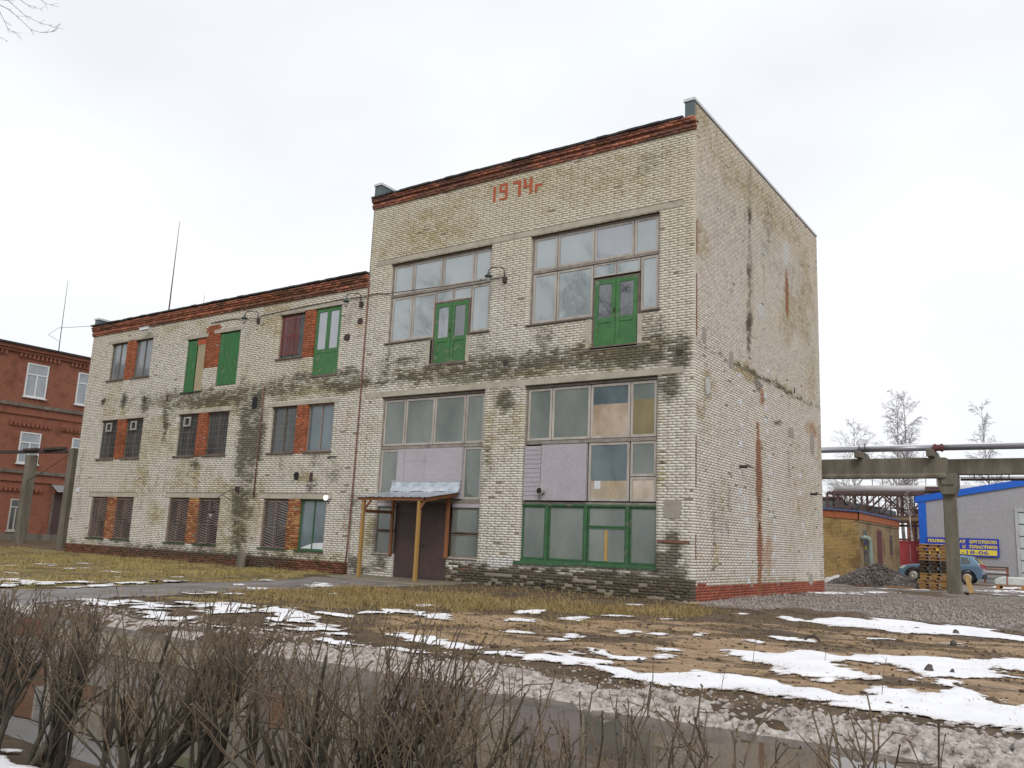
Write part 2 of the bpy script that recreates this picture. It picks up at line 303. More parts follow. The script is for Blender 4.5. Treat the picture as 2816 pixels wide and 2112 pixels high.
# ---- snow lying in patches
SNOW = {
's1': [(3.1,-2.57),(3.55,-2.55),(3.71,-3.02),(4.16,-1.61),(4.75,-1.92),(4.63,-0.88),(5.26,-1.05),(6.09,-1.27),(6.34,-0.86),(6.75,-0.84),(7.24,-2.21),(7.62,-2.32),(9.6,-2.6),(9.7,-4.1),(7.72,-3.73),(7.35,-3.53),(6.9,-3.58),(6.44,-3.77),(5.83,-4.2),(5.32,-3.56),(5.05,-3.6),(4.67,-3.63),(3.83,-3.29),(3.61,-3.67)],
's2': [(4.46,-7.52),(4.65,-7.1),(4.92,-7.13),(5.1,-7.26),(5.22,-7.73),(5.08,-7.81),(4.72,-7.82)],
's3': [(4.63,-9.79),(4.97,-9.64),(5.15,-9.69),(5.54,-9.16),(5.92,-9.13),(6.33,-8.59),(6.75,-8.42),(7.25,-8.03),(7.5,-7.8),(7.96,-7.12),(9.5,-6.9),(9.6,-8.9),(8.07,-8.78),(7.83,-8.79),(7.92,-9.11),(7.8,-9.8),(7.55,-10.22),(7.4,-10.46),(7.15,-10.76),(7.13,-10.21),(6.92,-9.98),(6.71,-9.8),(6.49,-9.52),(6.29,-9.54),(6.11,-9.6),(6.11,-10.1),(6.31,-10.23),(6.46,-10.55),(6.67,-10.77),(6.83,-11.14),(6.49,-11.61),(6.24,-11.72),(6.28,-11.43),(5.96,-11.37),(5.56,-10.95),(5.42,-10.97),(5.18,-10.56),(4.89,-10.23)],
's4': [(4.16,-12.79),(4.6,-12.71),(4.97,-12.71),(5.11,-12.35),(5.21,-12.09),(5.97,-12.22),(6.28,-12.3),(6.72,-12.4),(6.98,-12.34),(6.91,-12.08),(6.93,-11.76),(7.12,-11.59),(7.28,-11.56),(7.48,-11.43),(7.56,-11.13),(7.43,-10.95),(7.46,-10.57),(7.63,-10.89),(7.96,-11.38),(8.1,-11.54),(8.27,-11.58),(9.8,-11.66),(9.9,-13.58),(8.4,-13.39),(8.24,-13.35),(7.99,-13.36),(7.65,-13.26),(7.36,-13.14),(7.09,-13.24),(6.9,-13.09),(6.55,-12.97),(6.26,-13.11),(5.77,-13.05),(5.28,-13.36),(4.92,-13.13),(4.55,-12.97)],
's5': [(3.45,-11.52),(3.91,-11.79),(4.15,-11.65),(4.34,-11.85),(4.23,-12.03),(4.06,-12.1)],
's6': [(3.02,-12.89),(3.11,-12.86),(3.47,-12.79),(3.81,-12.42),(4.21,-12.44),(4.17,-12.78),(3.93,-13.02),(3.63,-13.04),(3.28,-13.11),(3.17,-13.1)],
's7': [(-3.38,-11.4),(-3.06,-10.76),(-2.18,-10.99),(-1.59,-10.77),(-2.34,-9.26),(-1.97,-9.08),(-1.29,-9.02),(-0.74,-9.19),(-0.11,-9.93),(0.01,-10.29),(-0.61,-10.02),(-1.13,-10.12),(-1.4,-10.41),(-1.08,-11.07),(-0.74,-11.58),(-0.32,-11.55),(0.27,-12.1),(-0.07,-12.07),(-0.68,-11.82),(-0.86,-12.13),(0.27,-12.65),(0.78,-13.09),(0.35,-13.27),(-0.38,-13.13),(-1.05,-13.08),(-1.65,-12.8)],
's8': [(0.41,-12.03),(1.07,-12.06),(1.51,-12.24),(2.29,-12.5),(2.54,-12.73),(2.11,-12.75),(1.63,-12.63),(1.24,-12.64)],
's9': [(2.73,-12.9),(2.85,-12.49),(3.21,-13.01),(2.98,-13.07)],
's10': [(-6.4,-13.0),(-5.64,-12.33),(-4.65,-12.0),(-3.59,-12.6),(-3.3,-13.3),(-4.06,-13.62),(-5.16,-13.5)],
's11': [(-7.3,-10.6),(-7.11,-9.85),(-6.09,-9.63),(-5.6,-10.05),(-6.01,-10.84)],
's12': [(-3.67,-13.66),(-3.25,-13.11),(-2.11,-13.43),(-1.59,-14.02),(-2.9,-14.02)],
's13': [(-8.94,-12.35),(-9.4,-11.11),(-10.5,-9.19),(-10.3,-7.6),(-9.66,-8.6),(-9.2,-9.8),(-8.6,-10.9),(-8.44,-12.06)],
's14': [(-7.78,-6.77),(-8.55,-5.31),(-8.49,-4.07),(-7.26,-5.71),(-7.14,-6.79)],
's15': [(-5.0,-11.9),(-4.2,-11.1),(-3.3,-11.3),(-2.4,-12.3),(-2.6,-13.0),(-3.6,-12.5)],
's16': [(-14.5,-12.8),(-12,-11.2),(-10.2,-10.3),(-9.3,-12.0),(-9.2,-13.3),(-12,-13.7)],
's17': [(-1.4,-13.5),(0.2,-13.5),(1.6,-13.25),(2.6,-13.25),(2.2,-13.55),(0.6,-13.75),(-1.2,-13.85)],
's20': [(0.9,13.0),(1.6,13.6),(2.2,15.6),(1.3,15.0)], 's21': [(0.12,9.6),(1.2,9.4),(1.7,11.8),(0.5,12.4)],
's22': [(-0.3,19.0),(0.8,19.4),(2.4,20.8),(2.2,21.2),(0.6,20.2)], 's23': [(3.5,24.5),(5.0,24.0),(6.2,26.5),(5.8,29),(4.4,28.2)], 's24': [(4.6,20.5),(7.5,20.2),(7.7,21.6),(5.6,21.6)], 's25': [(3.2,32),(5,31.5),(6,35),(4.0,36)],
's30': [(-9,-19.9),(-4,-19.0),(0,-18.75),(3.3,-18.7),(4.6,-18.75),(4.8,-19.2),(3.2,-19.6),(1,-20.2),(-5,-20.8)],
}
for _k, (cx, cy, w, h) in enumerate([(0.54,-8.8,0.55,0.85),(1.57,-10.5,0.34,0.5),(2.53,-10.9,0.26,0.42),(2.36,-10.25,0.25,0.42),(2.62,-8.85,0.38,0.7),(3.07,-8.76,0.24,0.5),(3.57,-8.15,0.32,0.65),(0.75,-7.35,0.5,0.9),(1.0,-6.2,0.42,0.75),(4.13,-10.58,0.2,0.4),(4.3,-11.3,0.34,0.65),(3.55,-12.3,0.34,0.55),(-0.4,-7.25,0.55,0.85),(1.86,-5.9,0.22,0.45),(-0.27,-2.97,0.26,0.5),(2.4,-3.0,0.18,0.5),(5.8,-5.9,0.5,0.35),(6.9,-5.4,0.35,0.3),(4.6,-8.6,0.25,0.2),(-2.2,-8.2,0.3,0.5),(-5.4,-7.6,0.35,0.5),(-7.4,-8.2,0.5,0.6),(-8.6,-7.6,0.4,0.5)]):
    w *= 0.8; h *= 0.8; SNOW['t%d' % _k] = [(cx+w*0.6*math.cos(a)*(0.8+0.4*vn(np.array(a*3.), np.array(_k*7.3), 5)), cy+h*0.6*math.sin(a)*(0.8+0.4*vn(np.array(a*3.), np.array(_k*3.1), 9))) for a in np.linspace(0, 2*math.pi, 11)[:-1]]
random.seed(5)
for _k in range(90):      # thin leftovers caught in the old grass on the left
    cx, cy = random.uniform(-24, -9.6), random.uniform(-12.6, -5.0)
    if random.random() > 0.35+0.65*(-cy-5)/7.6: continue
    w, h = random.uniform(0.15, 0.6), random.uniform(0.2, 0.8)
    SNOW['u%d' % _k] = [(cx+w*math.cos(a)*random.uniform(0.6, 1.1), cy+h*math.sin(a)*random.uniform(0.6, 1.1)) for a in np.linspace(0, 2*math.pi, 9)[:-1]]
t = NT('snow'); f1 = t.noise(1.5, 5); f2 = t.noise(40, 3)
t.set(t.ramp(f1, [(0.3, (0.78, 0.78, 0.82)), (0.6, (0.87, 0.87, 0.90))]), 0.6, spec=0.3); t.bump(f2, 0.35, 0.02); M_SNOW = t.m
t = NT('thin_melting_snow'); f1 = t.noise(1.5, 5); f2 = t.noise(38, 4, 0.7); f3 = t.noise(9, 5, 0.7, stretch=(1, 0.6, 1)); at = t.n('Attribute', attribute_name='cover'); sp = t.n('SeparateColor'); t.link(at.outputs['Color'], sp.inputs[0]); cv = sp.outputs[0]
th = t.math('ADD', t.math('MULTIPLY', f2, 0.45), t.math('MULTIPLY', f3, 0.55)); dlt = t.math('SUBTRACT', t.math('MULTIPLY', cv, 1.25), t.math('MULTIPLY', t.math('SUBTRACT', th, 0.12), 1.0))
c = t.mix(t.step(0.0, 0.30, dlt), t.ramp(f2, [(0.3, (0.42, 0.37, 0.33)), (0.7, (0.66, 0.63, 0.62))]), t.ramp(f1, [(0.3, (0.78, 0.78, 0.82)), (0.6, (0.87, 0.87, 0.90))]))
t.set(c, 0.6, spec=0.3); t.link(t.step(-0.03, 0.03, dlt), t.b.inputs['Alpha']); t.bump(t.math('ADD', f2, f3), 0.5, 0.03); M_THIN = t.m
_V, _Fs, _b, _C = [], [], 0, []
for _j, (k, poly) in enumerate(SNOW.items()):
    xs = [p[0] for p in poly]; ys = [p[1] for p in poly]; small = k[0] in 'tu'; far = max(ys) > -4 and not small
    st = 0.05 if small or not far else 0.1
    if k in ('s16', 's30', 's7', 's10', 's15', 's13'): st = 0.06
    lacy = k in ('s7', 's10', 's15', 's13', 's16', 's12', 's17', 's30', 's23', 's24', 's25', 's14', 's11') or k[0] == 'u'
    def hf(x, y, poly=poly, _j=_j, lacy=lacy, small=small, want=0):
        s_ = sdf(x, y, poly) + (fbm(x*2.2, y*2.2, 200+_j, 4)-0.5)*(0.5 if not small else 0.34) + (fbm(x*7, y*5, 300, 4)-0.5)*(0.42 if not small else 0.40) + (fbm(x*19, y*13, 310, 3)-0.5)*0.22 - (0.03 if small else 0.0)
        if lacy: s_ = np.minimum(s_, (fbm(x*2.6, y*2.6, 400, 5)-0.5)*2.4+0.10)
        if want: return np.clip((s_+(0.05 if lacy else 0.15))/0.42, 0, 1)
        h = np.clip((s_+0.12)*0.16, -0.05, 0.024)+np.where(s_ > 0, (fbm(x*3, y*3, 500, 3)-0.5)*0.02, 0)
        return gz(x, y)+h+0.012*(np.abs(x+7.8) < 2.6)*(s_ > 0)
    r = sheet('snow', None, min(xs)-0.25, max(xs)+0.25, min(ys)-0.25, max(ys)+0.25, st, hf, keep=lambda x, y, z: z > gz(x, y)-0.006)
    if r is None: continue
    _V.append(r[0]); _Fs.append(r[1]+_b); _b += len(r[0]); _C.append(hf(r[0][:, 0], r[0][:, 1], want=1))
_C = np.concatenate(_C); o = npmesh('snow_patches', np.concatenate(_V), np.concatenate(_Fs), M_THIN, smooth=True, attrs={'cover': np.stack([_C, _C, _C, _C], 1)})
tag(o, 'thin white melting snow lying in patches on the muddy ground', 'snow', kind='stuff')
# ---- ploughed bank of slush between the road and the verge
t = NT('dirty_slush'); f1 = t.noise(11, 6, 0.7); f2 = t.noise(45, 4, 0.6)
c = t.ramp(f1, [(0.33, (0.14, 0.105, 0.08)), (0.46, (0.36, 0.31, 0.275)), (0.66, (0.58, 0.535, 0.505))]); c = t.mix(0.5, c, t.ramp(f2, [(0.3, 0.6), (0.6, 1.0)]), 'MULTIPLY')
t.set(c, 0.55, spec=0.4); t.bump(f2, 0.6, 0.03); M_SLUSH = t.m
def slush_z(x, y):
    wob = (fbm(x*0.8, y*0.0, 610, 3)-0.5)*0.5
    top = -13.72+wob*0.5; bot = -14.78+wob*0.9+(fbm(x*2.5, x*0+3, 611, 3)-0.5)*0.45
    s_ = np.minimum(y-bot, top-y)
    prof = np.clip(s_/0.42, -0.6, 1); prof = np.where(prof > 0, np.sqrt(np.clip(prof, 0, 1)), prof)
    wx = x+(fbm(x*4, y*4, 621, 2)-0.5)*0.12; wy = y+(fbm(x*4, y*4, 622, 2)-0.5)*0.12
    lump = np.sqrt(np.clip(1-(worley(wx*7.5, wy*7.5, 620)/0.75)**2, 0, 1)); lump2 = np.sqrt(np.clip(1-(worley(wx*15, wy*15, 630)/0.75)**2, 0, 1))
    amp = 0.5+0.7*smooth(-4, 5, x)
    gap = smooth(0.26, 0.44, fbm(x*1.1, y*1.7, 640, 3))
    return gz(x, y)*0.6-0.03+prof*amp*(0.025+0.065*lump*smooth(0.3, 0.6, fbm(x*2, y*2, 645, 2))+0.035*lump2+0.05*(fbm(x*9, y*9, 646, 4)-0.4))*gap - 0.02
r = sheet('slush', None, -14, 10.5, -15.4, -13.4, 0.028, slush_z, keep=lambda x, y, z: z > gz(x, y)+0.004)
o = npmesh('slush_bank', r[0], r[1], t.m, smooth=True)
tag(o, 'lumpy greyish bank of ploughed slush along the far edge of the wet road', 'slush', kind='stuff')
# loose snow clods along the bank
def octa(P, R, seed):
    rng = np.random.default_rng(seed); n = len(P); D = np.array([[1,0,0],[-1,0,0],[0,1,0],[0,-1,0],[0,0,1],[0,0,-1]], float)
    V = P[:, None, :]+D[None]*R[:, None, None]*rng.uniform(0.6, 1.25, (n, 6, 1))+rng.normal(0, 0.12, (n, 6, 3))*R[:, None, None]
    T = np.array([[0,2,4],[2,1,4],[1,3,4],[3,0,4],[2,0,5],[1,2,5],[3,1,5],[0,3,5]])
    F = (np.arange(n)[:, None, None]*6+T[None]).reshape(-1, 3); return V.reshape(-1, 3), F
def blobs(P, R, seed, flat=0.7):
    rng = np.random.default_rng(seed); n = len(P); g = (1+5**0.5)/2
    D = np.array([[-1,g,0],[1,g,0],[-1,-g,0],[1,-g,0],[0,-1,g],[0,1,g],[0,-1,-g],[0,1,-g],[g,0,-1],[g,0,1],[-g,0,-1],[-g,0,1]])/1.902
    T = np.array([[0,11,5],[0,5,1],[0,1,7],[0,7,10],[0,10,11],[1,5,9],[5,11,4],[11,10,2],[10,7,6],[7,1,8],[3,9,4],[3,4,2],[3,2,6],[3,6,8],[3,8,9],[4,9,5],[2,4,11],[6,2,10],[8,6,7],[9,8,1]])
    V = D[None]*R[:, None, None]*rng.uniform(0.65, 1.25, (n, 12, 1))*rng.uniform(0.75, 1.3, (n, 1, 3)); V[:, :, 2] *= flat
    return (V+P[:, None, :]).reshape(-1, 3), (np.arange(n)[:, None, None]*12+T[None]).reshape(-1, 3)
n_ = 14000; rng = np.random.default_rng(18); px = rng.uniform(-7, 10.2, n_); py = rng.uniform(-15.2, -13.5, n_); zz = slush_z(px, py); ex = zz-gz(px, py); k = (ex > 0.012) & (rng.random(n_) < smooth(0.0, 0.07, ex)*(0.35+0.65*smooth(-4, 4, px))); px, py, zz = px[k], py[k], zz[k]; R = rng.gamma(1.6, 0.008, len(px))+0.007
V, F = blobs(np.stack([px, py, zz-R*0.1], 1), R, 31, 0.8)
o = npmesh('slush_lumps', V, F, M_SLUSH, smooth=True); tag(o, 'frozen lumps of dirty snow on top of the slush bank', 'slush', kind='stuff')
rng = np.random.default_rng(8); n_ = 1500
px = rng.uniform(-6, 9.6, n_); py = -13.82+rng.normal(0, 0.30, n_); py = np.where(py < -14.6, -13.6-rng.uniform(0, 0.4, n_), py); R = rng.gamma(2.0, 0.005, n_)+0.007
V, F = blobs(np.stack([px, py, gz(px, py)+R*0.4], 1), R, 3)
o = npmesh('snow_clods', V, F, M_SLUSH, smooth=True); tag(o, 'small broken snow clods scattered behind the slush bank', 'snow', kind='stuff')
# gravel stones in the yard
n_ = 15000; px = rng.uniform(-0.5, 11, n_); py = -2.2+rng.gamma(1.5, 4.5, n_); _a, _g, _c, _d = weights(px, py); k = (_g > 0.5) & (py < 30) & ~((px < 0.1) & (py > -0.2) & (py < 12.9)); px, py = px[k], py[k]; R = rng.gamma(3, 0.0065, len(px))+0.008
V, F = octa(np.stack([px, py, gz(px, py)+R*0.35], 1), R, 4)
t = NT('gravel_stone'); oi = t.noise(18, 2); t.set(t.ramp(oi, [(0.3, (0.17, 0.14, 0.125)), (0.55, (0.28, 0.24, 0.215)), (0.75, (0.44, 0.395, 0.37))]), 0.85); M_STONE = t.m
o = npmesh('gravel_stones', V, F, M_STONE); tag(o, 'loose grey gravel stones covering the yard beside the gable wall', 'gravel', kind='stuff')
n_ = 16000; px = rng.uniform(-6.5, 10.5, n_); py = rng.uniform(-13.7, -0.4, n_); _a, _g, _c, _d = weights(px, py); k = (_g < 0.4) & (rng.random(n_) < 0.25+_d*0.8) & ~((px < -6.8) & (py < -2)); px, py = px[k], py[k]; R = rng.gamma(2, 0.0055, len(px))+0.005
V, F = blobs(np.stack([px, py, gz(px, py)+R*0.2], 1), R, 41, 0.6)
o = npmesh('earth_clods', V, F, pm('dark_earth_clod', (0.13, 0.085, 0.05), (0.05, 0.034, 0.022), 7, 0.95, bump=0)); tag(o, 'small dark clods of earth strewn over the sandy verge', 'earth', kind='stuff')
# ---- dry grass
def blades(px, py, h, seed, w=0.006):
    rng = np.random.default_rng(seed); n = len(px); a = rng.uniform(0, 2*np.pi, n); z = gz(px, py)-0.01; ln = rng.normal(0, 0.55, (n, 2))
    dx, dy = np.cos(a)*w, np.sin(a)*w
    b0 = np.stack([px-dx, py-dy, z], 1); b1 = np.stack([px+dx, py+dy, z], 1)
    mx_, my_ = px+ln[:, 0]*h*0.35, py+ln[:, 1]*h*0.35
    m0 = np.stack([mx_-dx*0.7, my_-dy*0.7, z+h*0.62], 1); m1 = np.stack([mx_+dx*0.7, my_+dy*0.7, z+h*0.62], 1)
    tp = np.stack([px+ln[:, 0]*h*1.05, py+ln[:, 1]*h*1.05, z+h*rng.uniform(0.7, 1.0, n)], 1)
    V = np.stack([b0, b1, m1, m0, tp], 1).reshape(-1, 3); i = np.arange(n)*5
    F = np.concatenate([np.stack([i, i+1, i+2], 1), np.stack([i, i+2, i+3], 1), np.stack([i+3, i+2, i+4], 1)]); return V, F
def grass_mat(name, a, b, c_):
    t = NT(name); f = t.noise(0.7, 3); f2 = t.noise(25, 2); col = t.mix(t.step(0.4, 0.65, f), t.ramp(f2, [(0.3, a), (0.7, b)]), c_); t.set(col, 0.8, spec=0.2); return t.m
M_GRASS = grass_mat('dry_grass', (0.29, 0.21, 0.08), (0.52, 0.395, 0.18), (0.33, 0.275, 0.10))
n_ = 90000; px = rng.uniform(-48, -9.2, n_); px = np.where(rng.random(n_) < 0.6, rng.uniform(-26, -9.2, n_), px); py = rng.uniform(-13.4, 4, n_)
k = (sdf(px, py, GRASS_L)+(fbm(px*0.9, py*0.9, 21, 4)-0.5) > 0) & ~((px > -31.3) & (py > -0.15)); px, py = px[k], py[k]; d = fbm(px*0.8, py*0.8, 700, 3)
k = rng.random(len(px)) < 0.16+1.1*smooth(0.35, 0.62, d)*smooth(-14, -6, py); px, py = px[k], py[k]
V, F = blades(px, py, rng.uniform(0.03, 0.13, len(px))*(0.35+1.2*smooth(0.3, 0.7, fbm(px*0.7, py*0.7, 701, 3))), 11, 0.006)
o = npmesh('dry_grass', V, F, M_GRASS); tag(o, 'yellow dry grass on the lawn before the low wing', 'grass', kind='stuff')
n_ = 60000; px = rng.uniform(-7.4, 2.2, n_); py = rng.uniform(-12.2, -0.25, n_); gr_, gv_, sa_, dk_ = weights(px, py)
k = rng.random(n_) < np.maximum(smooth(0.3, 0.9, gr_)*smooth(-11.5, -7, py)*0.9, 0.05*(1-gv_)) ; px, py = px[k], py[k]
V1, F1 = blades(px, py, rng.uniform(0.05, 0.2, len(px))*(0.5+0.9*fbm(px*0.9, py*0.9, 702, 2)), 12, 0.006)
n_ = 90000; px = rng.uniform(-3, 10.5, n_); py = rng.uniform(-13.8, -2.5, n_); gr_, gv_, sa_, dk_ = weights(px, py)
k = rng.random(n_) < (dk_*0.55+0.03)*(1-gv_)*smooth(0.4, 0.62, fbm(px*1.3, py*1.9, 703, 3)); px, py = px[k], py[k]
V2, F2 = blades(px, py, rng.uniform(0.02, 0.075, len(px)), 13, 0.004)
o = npmesh('verge_grass', np.concatenate([V1, V2]), np.concatenate([F1, F2+len(V1)]), grass_mat('withered_grass', (0.17, 0.12, 0.05), (0.46, 0.34, 0.16), (0.27, 0.195, 0.08)))
tag(o, 'withered grass and moss tufts on the sandy verge before the tower', 'grass', kind='stuff')
# ================================================================== the factory building
building = empty('factory_building', (0, 0, 0))
tag(building, 'long three-storey white brick factory building with red brick cornice and taller right part', 'building')
XA, XB, XC, XD, XE, XT = -11.62, -7.11, -5.57, -1.07, -31.2, -12.69
DEPTH = 12.75
Z0 = -0.154; CRS = 0.077
# --- openings (u0,u1,z0,z1)
PAIRS = [(-29.5, -28.14, -27.5, -26.09), (-23.5, -22.1, -21.48, -20.05), (-17.44, -16.0, -15.42, -13.98)]
F1, F2, F3 = (0.70, 2.55), (4.28, 6.09), (7.99, 9.81)
TOWER_OPEN = [(XA, XB, 8.04, 11.04), (-9.55, -7.99, 7.1, 8.04), (XC, XD, 8.04, 11.04), (-3.30, -1.72, 7.1, 8.04), (XA, XB, 0.74, 6.13), (-10.64, -8.34, -0.15, 0.74), (XC, XD, 0.74, 6.13)]
WING_OPEN = []
for i, (a, b, c, d) in enumerate(PAIRS):
    for fz in (F1, F2): WING_OPEN += [(a, b) + fz, (c, d) + fz]
    if i == 0: WING_OPEN += [(a, b) + F3, (c, d) + F3]
    if i == 1: WING_OPEN += [(-23.47, -22.12, 7.04, 9.39), (-21.24, -19.85, 7.19, 9.47)]
    if i == 2: WING_OPEN += [(a, b) + F3, (-15.43, -14.0, 7.17, 9.83)]
LINTELS = [(-12.35, -0.34, 11.05, 11.23), (-12.5, -0.28, 6.14, 6.33)]
for i, (a, b, c, d) in enumerate(PAIRS):
    LINTELS += [(a-0.26, d+0.24, 2.56, 2.74), (a-0.26, d+0.2, 6.1, 6.27)]
    if i != 1: LINTELS += [(a-0.28, d+0.2, 9.82, 9.97)]
LINTELS += [(-23.84, -22.0, 9.40, 9.56), (-21.6, -19.66, 9.48, 9.64)]
PIERS = []
for i, (a, b, c, d) in enumerate(PAIRS): PIERS += [(b, c)+F1, (b, c)+F2] + ([(b, c)+F3] if i != 1 else [(-22.12, -21.24, 8.02, 9.84)])
# --- brick layout
def brick_rows(u0, u1, z0, z1, blocks, wf=0.005, deep=0.17, k0=None, endfix=None):
    out = []; ka = int(round((z0-Z0)/CRS)); kb = int(math.floor((z1-Z0)/CRS+0.3))
    for k in range(ka, kb):
        zb = Z0+k*CRS; zc = zb+CRS/2; iv = [(u0, u1)]
        for (b0, b1, c0, c1) in blocks:
            if c0 <= zc <= c1:
                nv = []
                for a, b in iv:
                    if b1 <= a or b0 >= b: nv.append((a, b)); continue
                    if b0 > a: nv.append((a, b0))
                    if b1 < b: nv.append((b1, b))
                iv = nv
        hd = k % 4 == 3; pitch = 0.1305 if hd else 0.261; off = 0.0325 if hd else (0.1305 if k % 2 else 0.0)
        for a, b in iv:
            p = math.floor((a-off)/pitch)*pitch+off; s = a; row = []
            while s < b-0.001:
                e = p+pitch
                if e-s < 0.075: p += pitch; continue
                if b-e < 0.075: e = b+0.0055
                row.append([s, min(e-0.0055, b)]); s = e; p += pitch
            for q, (s, e) in enumerate(row): out.append((s, e, zb+0.0045, zb+CRS-0.0045, wf, -deep if q in (0, len(row)-1) else 0.0))
    return np.array(out)
GREY = [(-0.59, 2.40, 0.27, 0.27, 0)]
# stains: (centre u, centre z, half width, half height, channel, strength)  R dark dirt, G moss, B rust, A lime / paint
ST_F = [(-1.89,6.76,1.54,0.42,'R',0.75),(-1.64,7.26,1.56,0.09,'R',0.6),(-0.4,6.66,0.22,0.46,'R',0.9),(-6.93,6.7,0.23,0.09,'R',0.9),(-5.38,6.72,0.27,0.07,'R',0.8),(-3.92,6.7,0.24,0.07,'R',0.7),(-6.36,6.92,0.15,0.21,'R',0.8),(-8.63,6.71,0.25,0.05,'R',0.8),(-11.6,6.7,0.32,0.08,'R',0.8),(-10.44,6.78,0.79,0.15,'R',0.7),(-10.82,7.33,0.52,0.21,'R',0.55),(-9.28,6.83,2.6,0.26,'G',0.5),(-5.14,7.17,1.7,0.14,'R',0.35),(-5.41,6.58,1.99,0.24,'G',0.55),(-0.73,5.76,0.32,0.44,'R',0.7),(-0.57,1.18,0.24,0.51,'R',1.0),(-0.53,0.48,0.46,0.36,'R',0.9),(-6.32,5.7,0.54,0.45,'R',0.55),(-6.22,4.92,0.47,0.34,'G',0.35),(-6.9,4.4,0.12,1.64,'G',0.6),(-6.86,4.02,0.08,0.39,'R',0.6),(-0.96,3.32,0.12,0.74,'G',0.7),(-0.96,3.72,0.12,0.34,'R',0.4),(-6.92,0.0,1.34,0.32,'R',0.85),(-4.27,0.12,1.31,0.43,'R',0.85),(-1.98,0.23,0.98,0.46,'R',0.9),(-3.34,0.58,2.26,0.06,'R',0.5),(-7.58,0.63,0.37,0.26,'A',0.35),(-6.38,0.72,0.72,0.22,'A',0.6),(-11.12,0.43,0.46,0.26,'R',0.5),(-11.78,1.48,0.18,0.72,'G',0.6),(-12.24,4.51,0.12,1.77,'G',0.35),(-27.84,6.92,0.24,0.38,'R',0.7),(-27.82,6.34,0.25,0.49,'G',0.6),(-26.14,6.69,0.35,0.58,'R',0.65),(-26.03,6.08,0.21,0.37,'G',0.5),(-24.4,6.1,0.28,0.98,'R',0.7),(-24.58,5.88,0.61,0.36,'G',0.6),(-21.25,6.56,2.24,0.38,'R',0.55),(-21.07,6.34,2.27,0.53,'G',0.6),(-18.42,6.38,0.31,0.57,'R',1.0),(-18.27,4.8,0.58,1.25,'R',0.75),(-16.78,6.78,1.2,0.23,'R',0.5),(-14.58,7.18,2.78,0.23,'R',0.5),(-13.64,6.7,1.96,0.25,'R',0.6),(-14.82,6.63,3.08,0.34,'G',0.55),(-19.47,6.72,0.33,0.62,'R',0.5),(-29.58,7.02,0.2,0.18,'R',0.7),(-13.22,5.57,0.12,0.87,'B',0.55),(-12.98,8.9,0.34,0.22,'B',0.5),(-18.97,4.94,0.46,1.84,'R',0.75),(-18.87,2.24,0.49,0.74,'R',0.7),(-18.56,2.81,0.62,0.29,'R',0.6),(-18.7,0.93,0.53,0.67,'R',0.6),(-18.62,1.54,0.71,1.44,'G',0.6),(-14.93,3.06,0.28,0.35,'R',0.55),(-15.28,3.31,0.68,0.22,'G',0.65),(-21.95,3.9,0.3,0.43,'R',0.45),(-21.88,3.5,0.5,0.76,'G',0.5),(-25.56,3.41,0.45,0.81,'G',0.5),(-23.14,3.1,0.83,0.5,'G',0.45),(-24.25,1.79,0.75,0.44,'G',0.5),(-16.62,3.88,0.25,0.45,'R',0.35),(-14.84,3.96,0.24,0.33,'R',0.35),(-13.7,3.44,0.46,0.46,'R',0.35),(-12.78,2.16,0.4,1.02,'R',0.3),(-12.98,1.58,0.14,0.26,'B',0.5),(-12.38,0.37,0.24,0.37,'R',0.9),(-13.86,0.38,1.3,0.31,'G',0.4),(-24.07,0.22,6.83,0.3,'R',0.35),(-17.05,0.22,1.17,0.32,'R',0.6),
 (-10,12.0,2.8,1.2,'G',0.38),(-3,12.4,3,0.9,'G',0.3),(-6.3,12.9,6.5,0.4,'G',0.3),(-0.15,8.3,0.14,2.4,'B',0.25),(-1.3,12.6,0.5,0.5,'R',0.25),(-12.1,0.15,0.6,0.35,'R',0.6),(-2.5,6.9,1.9,0.5,'G',0.5),(-6.4,6.5,6.2,0.6,'G',0.25),(-21,6.7,9,0.5,'G',0.3),(-6.3,6.8,6.4,0.5,'R',0.5),(-20,6.7,8,0.5,'R',0.42),(-22,3.3,9,1.0,'R',0.12),(-3,1.1,3,0.5,'R',0.2),(-9,7.6,3.5,0.5,'R',0.22),(-11.5,7.4,0.25,0.7,'R',0.4),(-7.4,7.5,0.3,0.7,'R',0.35),(-4.9,7.5,0.4,0.6,'R',0.35),(-1.2,7.4,0.5,0.6,'R',0.4),(-3.0,6.7,3.0,0.35,'R',0.5),(-9.5,6.7,2.5,0.3,'R',0.4),(-22,0.35,9.2,0.25,'R',0.5),(-14,7.0,2.0,0.3,'R',0.4),(-25.5,5.0,3.5,1.2,'G',0.35),(-23.0,7.0,3.0,0.3,'R',0.35),(-18.6,3.4,0.9,3.6,'R',0.40),(-15.5,3.4,2.2,0.6,'R',0.2),
 (-0.95,0.9,0.25,0.6,'R',0.8),(-0.2,0.25,0.3,0.35,'R',0.8),(-3.2,0.0,3.3,0.28,'G',0.5),(-4.5,0.12,3.6,0.42,'R',1.1),(-0.75,0.3,0.8,0.55,'R',1.1)]
